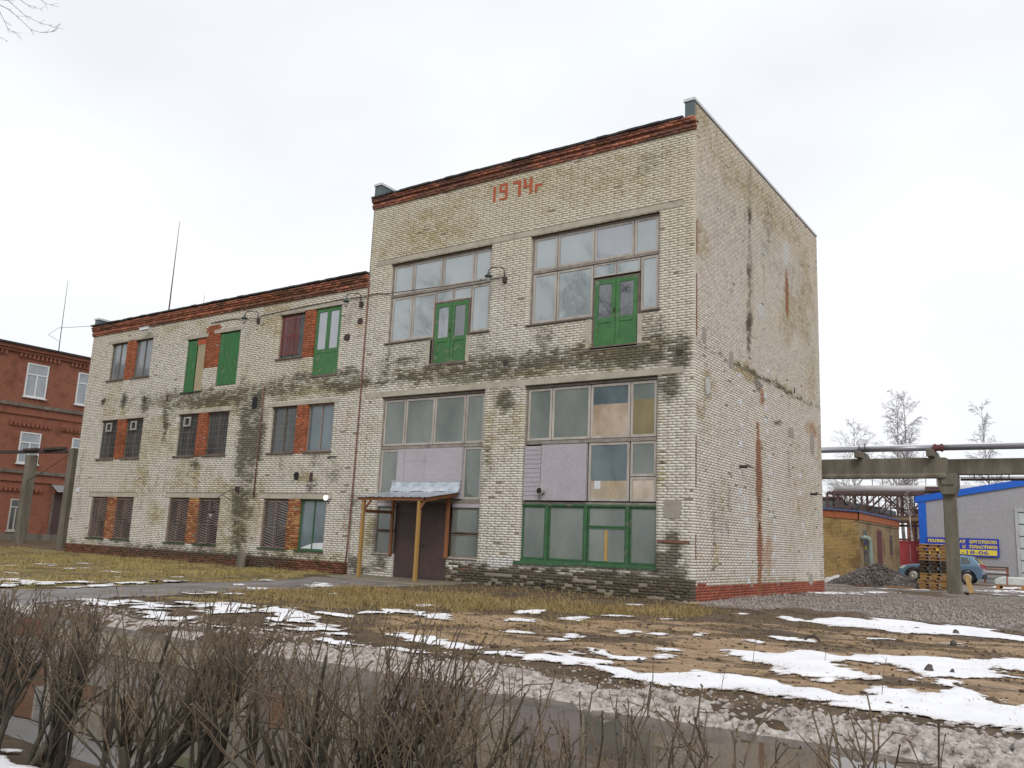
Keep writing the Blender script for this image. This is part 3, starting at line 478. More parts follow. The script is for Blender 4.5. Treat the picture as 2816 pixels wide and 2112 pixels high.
ST_R = [(5.3,3.95,0.25,1.75,'B',1.6),(5.3,1.4,0.22,1.3,'B',1.5),(5.3,3.2,0.42,2.6,'B',0.45),(5.3,3.2,0.13,2.6,'R',0.3),(6.15,1.25,0.75,0.75,'B',0.55),(8.6,10.75,0.20,1.0,'B',1.3),(8.6,10.5,0.34,1.3,'B',0.4),(4.6,12.8,0.25,2.4,'R',0.30),(7.0,12.6,0.3,2.0,'R',0.22),(10.2,12.2,0.3,1.8,'R',0.22),(2.2,12.6,0.3,2.2,'R',0.16),(8.6,12.25,0.42,0.42,'A',1.0),(6.0,10.6,0.16,0.9,'B',0.45),(6.04,11.5,0.45,0.35,'A',0.45),(6.04,11.6,0.5,0.45,'R',0.35),(4.64,12.3,0.18,0.38,'R',0.75),(4.6,10.9,0.22,1.9,'R',0.4),(4.55,10.3,0.22,0.38,'R',0.6),(4.47,8.6,0.26,0.5,'R',0.8),(4.45,7.9,0.22,0.5,'R',0.55),(4.6,9.3,0.5,1.4,'G',0.35),(5.71,9.27,0.45,0.26,'A',0.7),(3.34,9.22,0.2,0.27,'A',0.75),(2.48,9.25,0.22,0.2,'A',0.5),(0.71,7.38,0.28,0.32,'A',0.55),(2.85,7.05,0.28,0.35,'A',0.6),(6.5,7.02,6.6,0.1,'R',0.55),(4.2,6.95,1.4,0.35,'G',0.55),(8.5,7.05,3.2,0.22,'G',0.4),(5.3,6.75,0.4,0.3,'R',0.55),(5.7,6.3,0.3,0.38,'B',0.8),(7.15,5.73,0.55,0.09,'R',0.6),(8.84,5.6,0.45,0.3,'A',0.3),(11.46,5.5,0.35,0.7,'A',0.5),(11.4,6.0,0.9,0.45,'B',0.6),(12.5,5.9,0.3,0.6,'B',0.5),(8.5,5.5,0.5,0.3,'B',0.35),(1.65,1.3,0.26,0.5,'G',0.5),(0.35,1.41,0.14,0.2,'A',0.8),(9.0,1.3,0.2,1.2,'B',0.4),(0.99,5.95,0.42,0.45,'G',0.75),(8.0,4.0,2.5,1.8,'B',0.10),(10,3,2.5,2.5,'G',0.25),(6,13.2,6.5,1.0,'G',0.35),(3,11.5,3,1.8,'R',0.16),(9,11.5,3,1.2,'R',0.16),(0.25,10.2,0.14,0.9,'B',0.5),(0.18,7.9,0.12,1.3,'B',0.55),(0.15,4.0,0.1,2.6,'B',0.3),(0.2,1.3,0.1,0.5,'B',0.6),(6.6,12.6,0.5,1.2,'R',0.3),(11,8,2,2,'G',0.15),(6.5,0.45,6.4,0.18,'G',0.35)]
WHITE_DABS = [(3.6,6.71),(3.66,5.87),(3.72,5.15),(3.66,4.58),(3.58,3.71),(3.61,3.11),(3.97,2.93),(3.46,2.62),(4.04,2.63),(4.18,2.26),(4.23,1.28),(4.28,0.49),(6.01,6.47),(6.08,6.03),(6.06,5.64),(6.17,5.29),(6.34,4.42),(6.51,3.97),(6.5,3.53),(6.46,3.09),(6.49,2.6),(6.83,2.34),(6.87,1.8),(6.66,1.26),(6.62,0.73),(6.33,7.38),(9.86,4.12),(9.82,3.51),(10.05,2.36),(10.37,2.09),(11.03,1.25)]
def stain(u, z, L, seed):
    S = np.zeros(u.shape+(4,)); j1 = fbm(u*1.7, z*1.7, seed, 3)-0.5; j2 = fbm(u*5, z*3, seed+5, 3)-0.5
    for (cu, cz, hw, hh, ch, st) in L:
        m = (np.abs(u-cu) < hw*2.6+0.4) & (np.abs(z-cz) < hh*2.6+0.6)
        if not m.any(): continue
        uu, zz = u[m], z[m]
        du = (uu-cu+j1[m]*min(0.5, hw*0.7))/hw; dz = (zz-cz+j1[m]*min(0.5, hh*0.8)+j2[m]*0.25)/hh
        d = np.sqrt(du*du+dz*dz) if hh < hw*2.2 else np.sqrt(du*du+np.where(dz > 0, dz*dz*1.1, dz*dz*0.8))
        f = st*(0.6*smooth(2.1, 0.2, d+j2[m]*0.9)+0.6*smooth(1.2, 0.3, d+j2[m]*0.7))*(1.25 if ch == 'R' else 1.1) if ch != 'B' else st*smooth(1.3, 0.45, d+j2[m]*0.5); ci = 'RGBA'.index(ch); S[m, ci] = np.maximum(S[m, ci], f)
    S[..., 1] = np.maximum(S[..., 1], 0.5*smooth(0.50, 0.72, fbm(u*0.45, z*0.4, seed+20, 4)))
    S[..., 0] = np.maximum(S[..., 0], 0.36*smooth(0.56, 0.78, fbm(u*1.3, z*0.45, seed+21, 4))*smooth(9.0, 7.0, z))
    return S
rngb = np.random.default_rng(4)
def brick_colour(B, side):
    """per-brick base colour and per-corner stain"""
    n = len(B); uc = (B[:, 0]+B[:, 1])/2; zc = (B[:, 2]+B[:, 3])/2; r = rngb.random(n); r2 = rngb.random(n)
    low = fbm(uc*0.35, zc*0.35, 60+side, 3)
    A_ = np.array([0.72, 0.69, 0.615]); B_ = np.array([0.68, 0.635, 0.575]); C_ = np.array([0.60, 0.565, 0.50]); D_ = np.array([0.67, 0.615, 0.48])
    c = A_[None]*np.ones((n, 1)); c = np.where(r[:, None] < 0.35, B_, c); c = np.where(r[:, None] > 0.9, C_, c)
    yel = (smooth(8.5, 12.0, zc)*0.75+smooth(0.5, 0.7, low)*0.3)[:, None] if side == 0 else (smooth(10.5, 14, zc)*0.5+smooth(0.5, 0.7, low)*0.2)[:, None]
    c = c*(1-yel)+D_*yel; c = c*(0.93+0.12*r2[:, None]); 
    if side == 1: c = c*np.array([1.02, 0.985, 0.975])
    pink = (smooth(5, 1, zc)*0.5*(low > 0.45))[:, None]; c = c*(1-pink)+np.array([0.71, 0.665, 0.64])*pink
    red = np.zeros(n, bool)
    if side == 0:
        for (a, b, z0, z1) in PIERS: red |= (uc > a) & (uc < b) & (zc > z0-0.04) & (zc < z1+0.02)
        plinth = (zc < 0.40) & (uc < XT); red |= plinth
        tp = (uc > -8.4) & (zc < 0.55-0.2*r) & (rngb.random(n) < 0.22); red |= tp
    else:
        pl = (zc < 0.42) | ((zc < 0.50) & (uc > 0.3) & (uc < 0.9)); red |= pl & (uc > 0.15)
    rc = np.array([0.37, 0.115, 0.055])[None]*(0.75+0.5*r2[:, None])
    if side == 0:
        old = (zc < 0.62)[:, None]; rc = np.where(old, np.array([0.22, 0.095, 0.06])*(0.55+0.7*r2[:, None]), rc)
        f1 = ((zc < 2.6) & (zc > 0.65))[:, None]; mott = (rngb.random(n) < 0.35)[:, None]; rc = np.where(f1, np.where(mott, np.array([0.46, 0.24, 0.10]), np.array([0.34, 0.12, 0.055]))*(0.75+0.45*r2[:, None]), rc)
    else: rc = np.array([0.36, 0.10, 0.065])[None]*(0.8+0.4*r2[:, None])
    if side == 0: c = np.where(((uc > -8.4) & (zc < 0.64-0.25*r2))[:, None], np.array([0.15, 0.125, 0.09])*(0.45+0.9*r[:, None]), c)
    c = np.where(red[:, None], rc, c)
    if side == 0:   # the year painted in red brick under the cornice
        pass
    return np.clip(c*np.array([0.93, 0.922, 0.905]), 0.01, 0.85), red
def brick_mesh(name, B, side, parent, mat, sel=None, jitter=0.002):
    n = len(B); w = B[:, 4]+rngb.normal(0, jitter, n); bk = B[:, 5]
    U = np.stack([B[:, 0], B[:, 1], B[:, 1], B[:, 0]]*2, 1); Zz = np.stack([B[:, 2], B[:, 2], B[:, 3], B[:, 3]]*2, 1); W = np.concatenate([np.repeat(w[:, None], 4, 1), np.repeat(bk[:, None], 4, 1)], 1)
    V = np.stack([U, -W, Zz], 2) if side == 0 else np.stack([W, U, Zz], 2)
    c, red = brick_colour(B, side) if name != 'cornice' else cornice_colour(B)
    S = stain(U[:, :4], Zz[:, :4], ST_F if side == 0 else ST_R, 70+side); S[..., [0, 1, 3]] *= rngb.uniform(0.62, 1.25, (n, 1, 1)); S = np.concatenate([S, S], 1)
    if side == 1:
        uc = (B[:, 0]+B[:, 1])/2; zc = (B[:, 2]+B[:, 3])/2
        for a, b in WHITE_DABS:
            m = (np.abs(uc-a) < 0.14) & (np.abs(zc-b) < 0.10); S[m, :, 3] = np.maximum(S[m, :, 3], rngb.uniform(0.75, 1.2, (m.sum(), 1)))
    col = np.concatenate([np.repeat(c[:, None], 8, 1), np.ones((n, 8, 1))], 2)
    T = np.array([[0, 1, 2, 3], [4, 7, 6, 5], [0, 3, 7, 4], [1, 5, 6, 2], [3, 2, 6, 7], [0, 4, 5, 1]])[[0, 2, 3, 4, 5]]
    if sel is None:
        F = (np.arange(n)[:, None, None]*8+T[None]).reshape(-1, 4)
        return npmesh(name, V.reshape(-1, 3), F, mat, parent, {'bcol': col.reshape(-1, 4), 'stain': S.reshape(-1, 4)})
    keep = np.ones(n, bool); keep[sel] = False; kk = np.where(keep)[0]
    F = (np.arange(len(kk))[:, None, None]*8+T[None]).reshape(-1, 4)
    o = npmesh(name, V[kk].reshape(-1, 3), F, mat, parent, {'bcol': col[kk].reshape(-1, 4), 'stain': S[kk].reshape(-1, 4)})
    for i in sel:
        npmesh('brick', V[i], T, mat, parent, {'bcol': col[i], 'stain': S[i]})
    return o
# --- brick material
t = NT('brick'); a1 = t.n('Attribute', attribute_name='bcol'); a2 = t.n('Attribute', attribute_name='stain'); sp = t.n('SeparateColor'); t.link(a2.outputs['Color'], sp.inputs[0])
n1 = t.noise(3.2, 5, 0.6, stretch=(1, 1, 0.7)); n2 = t.noise(28, 4, 0.6); n3 = t.noise(0.55, 4)
def masked(ch, lo, hi, amt): return t.step(lo, hi, t.math('ADD', ch, t.math('ADD', t.math('MULTIPLY', t.math('SUBTRACT', n1, 0.5), amt), t.math('MULTIPLY', t.math('SUBTRACT', n2, 0.5), amt))))
c = t.mix(0.55, a1.outputs['Color'], t.ramp(n2, [(0.3, 0.72), (0.65, 1.04)]), 'MULTIPLY')
c = t.mix(t.math('MULTIPLY', t.step(0.5, 0.72, n1), 0.35), c, t.mix(1.0, c, (0.60, 0.53, 0.42), 'MULTIPLY'))
c = t.mix(t.math('MULTIPLY', masked(sp.outputs[1], 0.12, 0.75, 0.55), 0.80), c, t.mix(1.0, c, (0.60, 0.54, 0.29), 'MULTIPLY'))
c = t.mix(t.math('MULTIPLY', masked(sp.outputs[2], 0.15, 0.8, 0.5), 0.85), c, t.mix(t.step(0.45, 0.85, t.math('ADD', sp.outputs[2], t.math('MULTIPLY', t.math('SUBTRACT', n2, 0.5), 0.3))), t.ramp(n2, [(0.3, (0.30, 0.15, 0.05)), (0.7, (0.46, 0.26, 0.09))]), t.ramp(n2, [(0.3, (0.20, 0.05, 0.018)), (0.7, (0.34, 0.11, 0.035))])))
c = t.mix(t.math('MULTIPLY', masked(sp.outputs[0], 0.10, 0.85, 0.6), 0.88), c, t.ramp(n2, [(0.3, (0.045, 0.04, 0.027)), (0.7, (0.12, 0.105, 0.072))]))
c = t.mix(t.math('MULTIPLY', masked(a2.outputs['Alpha'], 0.25, 0.75, 0.5), 0.9), c, t.ramp(n2, [(0.3, (0.52, 0.51, 0.50)), (0.7, (0.72, 0.71, 0.70))]))
t.set(c, 0.88, spec=0.25); t.bump(n2, 0.5, 0.012); M_BRICK = t.m
M_MORT = pm('mortar', (0.32, 0.275, 0.21), (0.21, 0.18, 0.14), 2.5, 0.95, bump=0.3)
def core(name, u0, u1, z0, z1, holes, side, parent, rev=0.24):
    us = sorted({u0, u1}|{max(u0, min(u1, v)) for h in holes for v in (h[0]-0.006, h[1]+0.006)}); zs = sorted({z0, z1}|{max(z0, min(z1, v)) for h in holes for v in (h[2], h[3])})
    m = MB(); P = (lambda u, w, z: (u, -w, z)) if side == 0 else (lambda u, w, z: (w, u, z))
    for a, b in zip(us, us[1:]):
        for c_, d in zip(zs, zs[1:]):
            if b-a < 1e-5 or d-c_ < 1e-5: continue
            if any(h[0]-0.0061 <= (a+b)/2 <= h[1]+0.0061 and h[2] <= (c_+d)/2 <= h[3] for h in holes): continue
            m.add([P(a, 0, c_), P(b, 0, c_), P(b, 0, d), P(a, 0, d)], [(0, 1, 2, 3)])
    for h in holes:
        a, b, c_, d = h[0]-0.006, h[1]+0.006, h[2], h[3]
        ext = [g for g in holes if abs(g[3]-c_) < 1e-6 and g[0] > a and g[1] < b]; top = [g for g in holes if abs(g[2]-d) < 1e-6 and g[0] < a and g[1] > b]
        E_ = [[(a, c_), (a, d)], [(b, d), (b, c_)]]
        if not top: E_.append([(a, d), (b, d)])
        if ext: E_ += [[(ext[0][0], c_), (a, c_)], [(b, c_), (ext[0][1], c_)]]
        else: E_.append([(b, c_), (a, c_)])
        for q in E_:
            m.add([P(q[0][0], 0, q[0][1]), P(q[1][0], 0, q[1][1]), P(q[1][0], -rev, q[1][1]), P(q[0][0], -rev, q[0][1])], [(0, 1, 2, 3)])
    return m.build(name, M_MORT, parent)
ALL = TOWER_OPEN+WING_OPEN
wall_f = core('wall', XE, XT, -0.4, 10.80, WING_OPEN, 0, building); tag(wall_f, 'white brick front wall of the low wing, streaked with damp')
wall_t = core('wall', XT, 0.0, -0.4, 13.70, TOWER_OPEN, 0, building); tag(wall_t, 'white brick front wall of the taller part')
wall_r = core('wall', 0.0, DEPTH, -0.4, 14.22, [], 1, building); tag(wall_r, 'blank white brick gable wall with rust streaks')
# plain back, side and roof surfaces
M_ROOF = pm('roofing_felt', (0.05, 0.047, 0.05), (0.03, 0.028, 0.03), 3, 0.85, bump=0.4)
b = MB(); b.box(XE+0.01, XT, 0.5, DEPTH, -0.4, 10.5); b.box(XT+0.01, -0.01, 0.5, DEPTH-0.02, -0.4, 13.5); b.box(XE+0.004, XE+0.03, 0.004, 0.5, -0.4, 10.8); b.build('rear_masonry', M_MORT, building)
rm = MB()
def roof_edge(x0, x1, z, seed, ov=0.2):
    rnd = random.Random(seed); n = int((x1-x0)/0.35)
    for i in range(n):
        a = x0+(x1-x0)*i/n; b_ = x0+(x1-x0)*(i+1)/n; dz = rnd.uniform(-0.009, 0.009); dy = rnd.uniform(-0.025, 0.02)
        rm.box(a-0.004, b_+0.004, -ov+dy, 0.3, z+dz-0.012, z+0.05+dz)
roof_edge(XT-0.02, -0.30, 13.72, 3); roof_edge(XE-0.05, XT, 10.83, 4)
rm.box(XT, -0.3, 0.3, DEPTH, 13.68, 13.76); rm.box(XE, XT, 0.3, DEPTH, 10.80, 10.87)
rm.build('roof', M_ROOF, building)
blk_t = TOWER_OPEN+[l for l in LINTELS if l[1] > XT]; blk_w = WING_OPEN+[l for l in LINTELS if l[1] < XT]
BW = brick_rows(XE, XT-0.005, -0.154, 10.33, blk_w); BT = brick_rows(XT+0.005, 0.012, -0.154, 13.32, blk_t); BR = brick_rows(0.135, DEPTH+0.01, -0.154, 14.22, [])
for B_ in (BW, BT):      # spalled plinth: uneven brick faces
    m = B_[:, 3] < 0.40; B_[m, 4] += rngb.uniform(-0.012, 0.022, m.sum())
BW[BW[:, 3] < 0.42, 4] += 0.02
# the 300 bricks that show largest in the photograph (pier and gable edge nearest the camera)
def score(B, side):
    uc = (B[:, 0]+B[:, 1])/2; zc = (B[:, 2]+B[:, 3])/2; P = np.stack([uc, 0*uc, zc], 1) if side == 0 else np.stack([0*uc, uc, zc], 1)
    v = np.array(CAM)[None]-P; d = np.linalg.norm(v, axis=1); cs = (-v[:, 1] if side == 0 else v[:, 0])/d
    return (B[:, 1]-B[:, 0])*np.abs(cs)/d**2*((B[:, 5] >= 0)+0.2)
sT, sR = score(BT, 0), score(BR, 1); th = np.sort(np.concatenate([sT, sR]))[-300]
brick_mesh('brick_courses', BW, 0, wall_f, M_BRICK)['kind'] = 'stuff'
brick_mesh('brick_courses', BT, 0, wall_t, M_BRICK, sel=np.where(sT >= th)[0])['kind'] = 'stuff'
brick_mesh('brick_courses', BR, 1, wall_r, M_BRICK, sel=np.where(sR >= th)[0])['kind'] = 'stuff'
# cornice of corbelled red brick
def cornice_colour(B):
    n = len(B); r = rngb.random(n); uc = (B[:, 0]+B[:, 1])/2; lo = fbm(uc*0.8, B[:, 2]*3, 90, 3)
    c = np.array([0.38, 0.155, 0.095])[None]*(0.65+0.6*r[:, None]); c = np.where((r[:, None] < 0.45) & (uc[:, None] > XT), np.array([0.30, 0.13, 0.10])*(0.7+0.6*lo[:, None]), c)
    c = np.where((lo > (0.47 if uc.mean() > XT else 0.56))[:, None], c*0.5+np.array([0.03, 0.028, 0.022]), c); return np.clip(c, 0.01, 0.8), r > 2
def cornice(u0, u1, zs, ws):
    out = []
    for k, (z, w) in enumerate(zip(zs, ws)):
        p = u0-(0.13 if k % 2 else 0)
        while p < u1:
            s_ = max(p, u0); e = min(p+0.25, u1)
            if e-s_ > 0.03: out.append((s_, e, z+0.004, z+CRS-0.004, w, -0.05))
            p += 0.261
    return np.array(out)
kt = Z0+CRS*round((13.32-Z0)/CRS); kw = Z0+CRS*round((10.33-Z0)/CRS)
m = MB(); m.box(XT, 0, -0.02, 0.3, kt, 13.70); m.box(XE, XT, -0.02, 0.3, kw, 10.82); m.build('cornice_backing', M_MORT, building)
brick_mesh('cornice', cornice(XT-0.05, 0.06, [kt+CRS*i for i in range(5)], [0.05, 0.075, 0.045, 0.125, 0.15]), 0, building, M_BRICK, jitter=0.006)['kind'] = 'stuff'
brick_mesh('cornice', cornice(XE-0.06, XT-0.002, [kw+CRS*i for i in range(6)], [0.05, 0.08, 0.05, 0.09, 0.13, 0.15]), 0, building, M_BRICK, jitter=0.005)['kind'] = 'stuff'
# lintels
for (a, b_, z0, z1) in LINTELS:
    MB().box(a, b_, -0.016, 0.12, z0, z1-0.004).build('lintel', M_CONC, building, bevel=0.006)
# parapets with sheet metal ends and pale coping
M_ZINC = pm('grey_sheet_metal', (0.13, 0.17, 0.175), (0.085, 0.115, 0.125), 2.2, 0.5, 0.3, bump=0.1)
M_COP = pm('pale_coping', (0.72, 0.74, 0.76), (0.60, 0.62, 0.65), 2.0, 0.5, bump=0.05)
def parapet(x0, x1, z0, z1, y1, name='parapet'):
    e_ = MB().box(x0, x1, -0.03, y1, z0, z1).build(name, M_ZINC, building)
    MB().box(x0-0.035, x1+0.035, -0.065, y1+0.03, z1, z1+0.085).build('coping', M_COP, e_)
parapet(-0.29, -0.002, 13.74, 14.235, DEPTH-0.01)
parapet(XT-0.02, XT+0.30, 13.74, 14.235, DEPTH-0.01)
parapet(XE-0.02, XE+0.30, 10.86, 11.16, DEPTH-0.01)
MB().box(XT-0.02, XT+0.02, 0.0, DEPTH, 10.8, 13.74).build('side_wall', M_MORT, building)
# year painted on the bricks: 1974 г
M_RED = pm('red_paint', (0.46, 0.085, 0.035), (0.38, 0.10, 0.04), 6, 0.8, bump=0.2)
yr = empty('year_lettering', parent=building)
def stroke_set(ch, x, z, h, strokes):
    m = MB()
    for (x0, x1, z0, z1) in strokes: m.box(x+x0, x+x1, -0.0165, -0.010, z+z0*h, z+z1*h)
    m.build('painted_numeral', M_RED, yr)
_h1 = 0.56
stroke_set('1', -7.17, 12.50, _h1, [(0.0, 0.105, 0.0, 1.0)])
stroke_set('9', -6.92, 12.52, _h1, [(0.0, 0.10, 0.47, 1.0), (0.10, 0.24, 0.86, 1.0), (0.10, 0.24, 0.47, 0.60), (0.24, 0.345, 0.0, 1.0), (0.0, 0.24, 0.0, 0.13)])
stroke_set('7', -6.37, 12.51, _h1, [(0.0, 0.215, 0.84, 1.0), (0.215, 0.33, 0.0, 1.0)])
stroke_set('4', -5.94, 12.51, _h1, [(0.0, 0.10, 0.45, 1.0), (0.10, 0.24, 0.45, 0.58), (0.24, 0.345, 0.0, 1.0)])
stroke_set('г', -5.49, 12.50, _h1, [(0.0, 0.085, 0.0, 0.5), (0.085, 0.28, 0.36, 0.5)])
# --- glazing materials
def glass(name, c1, c2, rough=0.06, ior=1.7, sc=1.2):
    t = NT(name); f = t.noise(sc, 4, stretch=(1, 1, 0.6)); f2 = t.noise(30, 3, stretch=(1, 1, 0.2))
    c = t.ramp(f, [(0.3, c1), (0.7, c2)]); c = t.mix(0.25, c, t.ramp(f2, [(0.3, 0.7), (0.7, 1.0)]), 'MULTIPLY')
    t.set(c, t.ramp(f2, [(0.4, rough), (0.7, rough+0.12)]), ior=ior); return t.m
G_SKY = glass('dusty_pale_glass', (0.22, 0.265, 0.275), (0.31, 0.36, 0.37), 0.025, 2.4)
G_SKY2 = glass('clear_sky_glass', (0.24, 0.26, 0.31), (0.32, 0.345, 0.39), 0.02, 2.3)
G_GREEN = glass('dusty_green_glass', (0.10, 0.125, 0.115), (0.20, 0.225, 0.20), 0.10, 1.8, 0.9)
G_TREE = glass('dark_reflecting_glass', (0.03, 0.035, 0.045), (0.05, 0.058, 0.07), 0.02, 2.4)
G_DARK = glass('dark_glass', (0.035, 0.04, 0.042), (0.085, 0.095, 0.095), 0.06, 1.6)
G_TEAL = glass('dark_teal_glass', (0.07, 0.10, 0.115), (0.14, 0.185, 0.20), 0.05, 1.7)
G_OCHRE = glass('glass_painted_ochre_reflection', (0.26, 0.19, 0.105), (0.46, 0.35, 0.22), 0.04, 2.0, 2.5)  # ochre reflection of the building opposite, painted as glass colour
G_PEACH = glass('glass_painted_peach_reflection', (0.34, 0.25, 0.17), (0.56, 0.45, 0.35), 0.04, 2.0, 2.5)  # peach reflection of the building opposite, painted as glass colour
M_WOOD = pm('weathered_grey_wood', (0.52, 0.485, 0.44), (0.37, 0.335, 0.30), 4, 0.85, bump=0.3, stretch=(1, 1, 0.3), c3=(0.13, 0.10, 0.085))
M_WOODD = pm('dark_rotting_wood', (0.20, 0.165, 0.135), (0.11, 0.088, 0.07), 4, 0.9, bump=0.4)
M_WOODM = pm('grey_brown_wood', (0.33, 0.29, 0.255), (0.21, 0.18, 0.155), 4, 0.85, bump=0.3, c3=(0.12, 0.10, 0.085))
M_GREEN = pm('green_paint', (0.06, 0.205, 0.06), (0.045, 0.15, 0.048), 3.2, 0.65, bump=0.3, c3=(0.20, 0.25, 0.16), lo=0.37)
M_GREENB = pm('dull_green_frame_paint', (0.05, 0.15, 0.06), (0.035, 0.105, 0.045), 4, 0.7, bump=0.3, c3=(0.16, 0.18, 0.12), lo=0.37)
M_GREEN2 = pm('peeling_green_paint', (0.035, 0.19, 0.05), (0.03, 0.13, 0.04), 5, 0.7, bump=0.3, stretch=(3, 1, 0.4), c3=(0.27, 0.33, 0.21), lo=0.36)
M_DKGREEN = pm('dark_green_paint', (0.04, 0.085, 0.04), (0.025, 0.055, 0.03), 5, 0.7, bump=0.2)
M_LAV = pm('pale_lilac_panel', (0.44, 0.405, 0.44), (0.39, 0.36, 0.39), 1.4, 0.75, bump=0.1)
M_RUSTY = pm('rusty_iron', (0.25, 0.115, 0.075), (0.13, 0.055, 0.04), 8, 0.85, bump=0.3)
M_DKIRON = pm('dark_iron', (0.07, 0.045, 0.04), (0.04, 0.028, 0.026), 6, 0.8, bump=0.3)
M_OCHBOARD = pm('ochre_board', (0.40, 0.34, 0.21), (0.32, 0.27, 0.17), 1.5, 0.8, bump=0.15)
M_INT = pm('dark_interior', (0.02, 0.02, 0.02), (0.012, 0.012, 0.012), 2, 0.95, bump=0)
YF = 0.11      # depth of the joinery behind the brick face
def pane(w, x0, x1, z0, z1, mat, y=YF+0.035): 
    return MB().box(x0, x1, y, y+0.012, z0, z1).build('pane', mat, w)
def bars(w, rects, mat, name='frame', y0=YF, y1=YF+0.07, bevel=0.004):
    m = MB()
    for (x0, x1, z0, z1) in rects: m.box(x0, x1, y0, y1, z0, z1)
    return m.build(name, mat, w)
def sash(w, x0, x1, z0, z1, fw, fm, gm, name='sash', y=YF+0.012):
    m = MB(); y1 = y+0.05
    m.box(x0, x0+fw, y, y1, z0, z1); m.box(x1-fw, x1, y, y1, z0, z1); m.box(x0+fw, x1-fw, y, y1, z0, z0+fw); m.box(x0+fw, x1-fw, y, y1, z1-fw, z1)
    s_ = m.build(name, fm, w); p_ = MB().box(x0+fw-0.006, x1-fw+0.006, y+0.02, y+0.03, z0+fw-0.006, z1-fw+0.006).build('pane', gm, w); return s_
def window(desc=None):
    w = empty('window', parent=building)
    if desc: w['label'] = desc
    return w
def outer(w, x0, x1, z0, z1, fw, mat, gap=None):
    low = [(x0+fw, x1-fw, z0, z0+fw)] if gap is None else [(x0+fw, gap[0], z0, z0+fw), (gap[1], x1-fw, z0, z0+fw)]
    bars(w, [(x0, x0+fw, z0, z1), (x1-fw, x1, z0, z1), (x0+fw, x1-fw, z1-fw, z1)]+low, mat)
def glazed_door(w, x0, x1, z0, z1, gl, gr, parent_label):
    dr = empty('balcony_door', parent=building); dr['label'] = parent_label
    mid = (x0+x1)/2
    for k, (a, b_, g) in enumerate(((x0, mid-0.008, gl), (mid+0.008, x1, gr))):
        wdt = b_-a; m = MB(); y = YF-0.02; fw = 0.13
        zp = z0+(z1-z0)*0.40
        m.box(a, a+fw, y, y+0.05, z0, z1); m.box(b_-fw, b_, y, y+0.05, z0, z1); m.box(a+fw, b_-fw, y, y+0.05, z1-0.14, z1); m.box(a+fw, b_-fw, y, y+0.05, zp-0.10, zp+0.05)
        m.box(a+fw, b_-fw, y, y+0.05, z0, z0+0.16); m.box(a+fw, b_-fw, y+0.016, y+0.04, z0+0.16, zp-0.10)
        m.build('door_leaf', M_GREEN, dr, bevel=0.005)
        MB().box(a+fw-0.004, b_-fw+0.004, y+0.02, y+0.03, zp+0.046, z1-0.136).build('pane', g, dr)
    MB().box(mid-0.05, mid-0.02, YF-0.06, YF-0.02, z0+(z1-z0)*0.5, z0+(z1-z0)*0.5+0.12).build('handle', M_DKIRON, dr)
    bars(dr, [(x0-0.075, x0-0.005, z0-0.02, z1+0.05), (x1+0.005, x1+0.075, z0-0.02, z1+0.05), (x0-0.005, x1+0.005, z1+0.008, z1+0.05)], M_WOODD, 'door_frame', YF-0.01, YF+0.07)
    MB().box(x0-0.07, x1+0.07, -0.03, 0.2, z0-0.09, z0-0.005).build('threshold', M_WOODD, dr)
# --- tower, upper windows
def upper(x0, x1, tops, lows, dx, glz, label, glow, gtop):
    w = window(label); z0, z1, zt = 8.04, 11.04, 9.80
    outer(w, x0+0.01, x1-0.01, z0+0.03, z1-0.02, 0.06, M_WOODM, (dx[0]-0.08, dx[1]+0.08))
    bars(w, [(x0+0.07, x1-0.07, zt-0.03, zt+0.06)], M_WOODM, 'transom', YF-0.01, YF+0.08)
    xs = [x0+0.07]+tops+[x1-0.07]
    for k, (a, b_) in enumerate(zip(xs, xs[1:])): sash(w, a+0.012, b_-0.012, zt+0.07, z1-0.09, 0.075, M_WOOD, gtop[k])
    xs = [x0+0.07, lows[0], dx[0]-0.08]
    for k, (a, b_) in enumerate(zip(xs, xs[1:])): sash(w, a+0.012, b_-0.012, z0+0.10, zt-0.05, 0.075, M_WOOD, glow[k])
    sash(w, dx[1]+0.10, x1-0.075, z0+0.10, zt-0.05, 0.075, M_WOOD, glow[2])
    m_ = (dx[0]+dx[1])/2
    sash(w, dx[0]-0.06, m_-0.012, 9.34, zt-0.05, 0.045, M_WOOD, gtop[0], 'fanlight'); sash(w, m_+0.012, dx[1]+0.07, 9.34, zt-0.05, 0.045, M_WOOD, gtop[0], 'fanlight')
    for a, b_ in ((x0-0.06, dx[0]-0.09), (dx[1]+0.09, x1+0.05)): MB().box(a, b_, -0.055, 0.12, z0-0.005, z0+0.035).build('sill', M_WOODD, w)
upper(XA, XB, [-10.62, -9.28, -7.91], [-10.58], (-9.46, -8.05), None, 'upper left workshop window of the taller part', [G_SKY, G_SKY, G_SKY], [G_SKY]*4)
upper(XC, XD, [-4.61, -3.29, -1.94], [-4.60], (-3.22, -1.80), None, 'upper right workshop window of the taller part', [G_SKY, G_SKY, G_SKY], [G_SKY, G_SKY, G_SKY2, G_SKY])
glazed_door(None, -9.46, -8.05, 7.17, 9.27, G_SKY2, G_TREE, 'green double balcony door in the upper left window')
glazed_door(None, -3.22, -1.80, 7.15, 9.22, G_TREE, G_TREE, 'green double balcony door in the upper right window')
for xx in (-9.62, -7.93, -3.38, -1.66): MB().box(xx-0.07, xx+0.07, -0.014, 0.1, 7.12, 8.03).build('plastered_jamb', M_CONC, building)
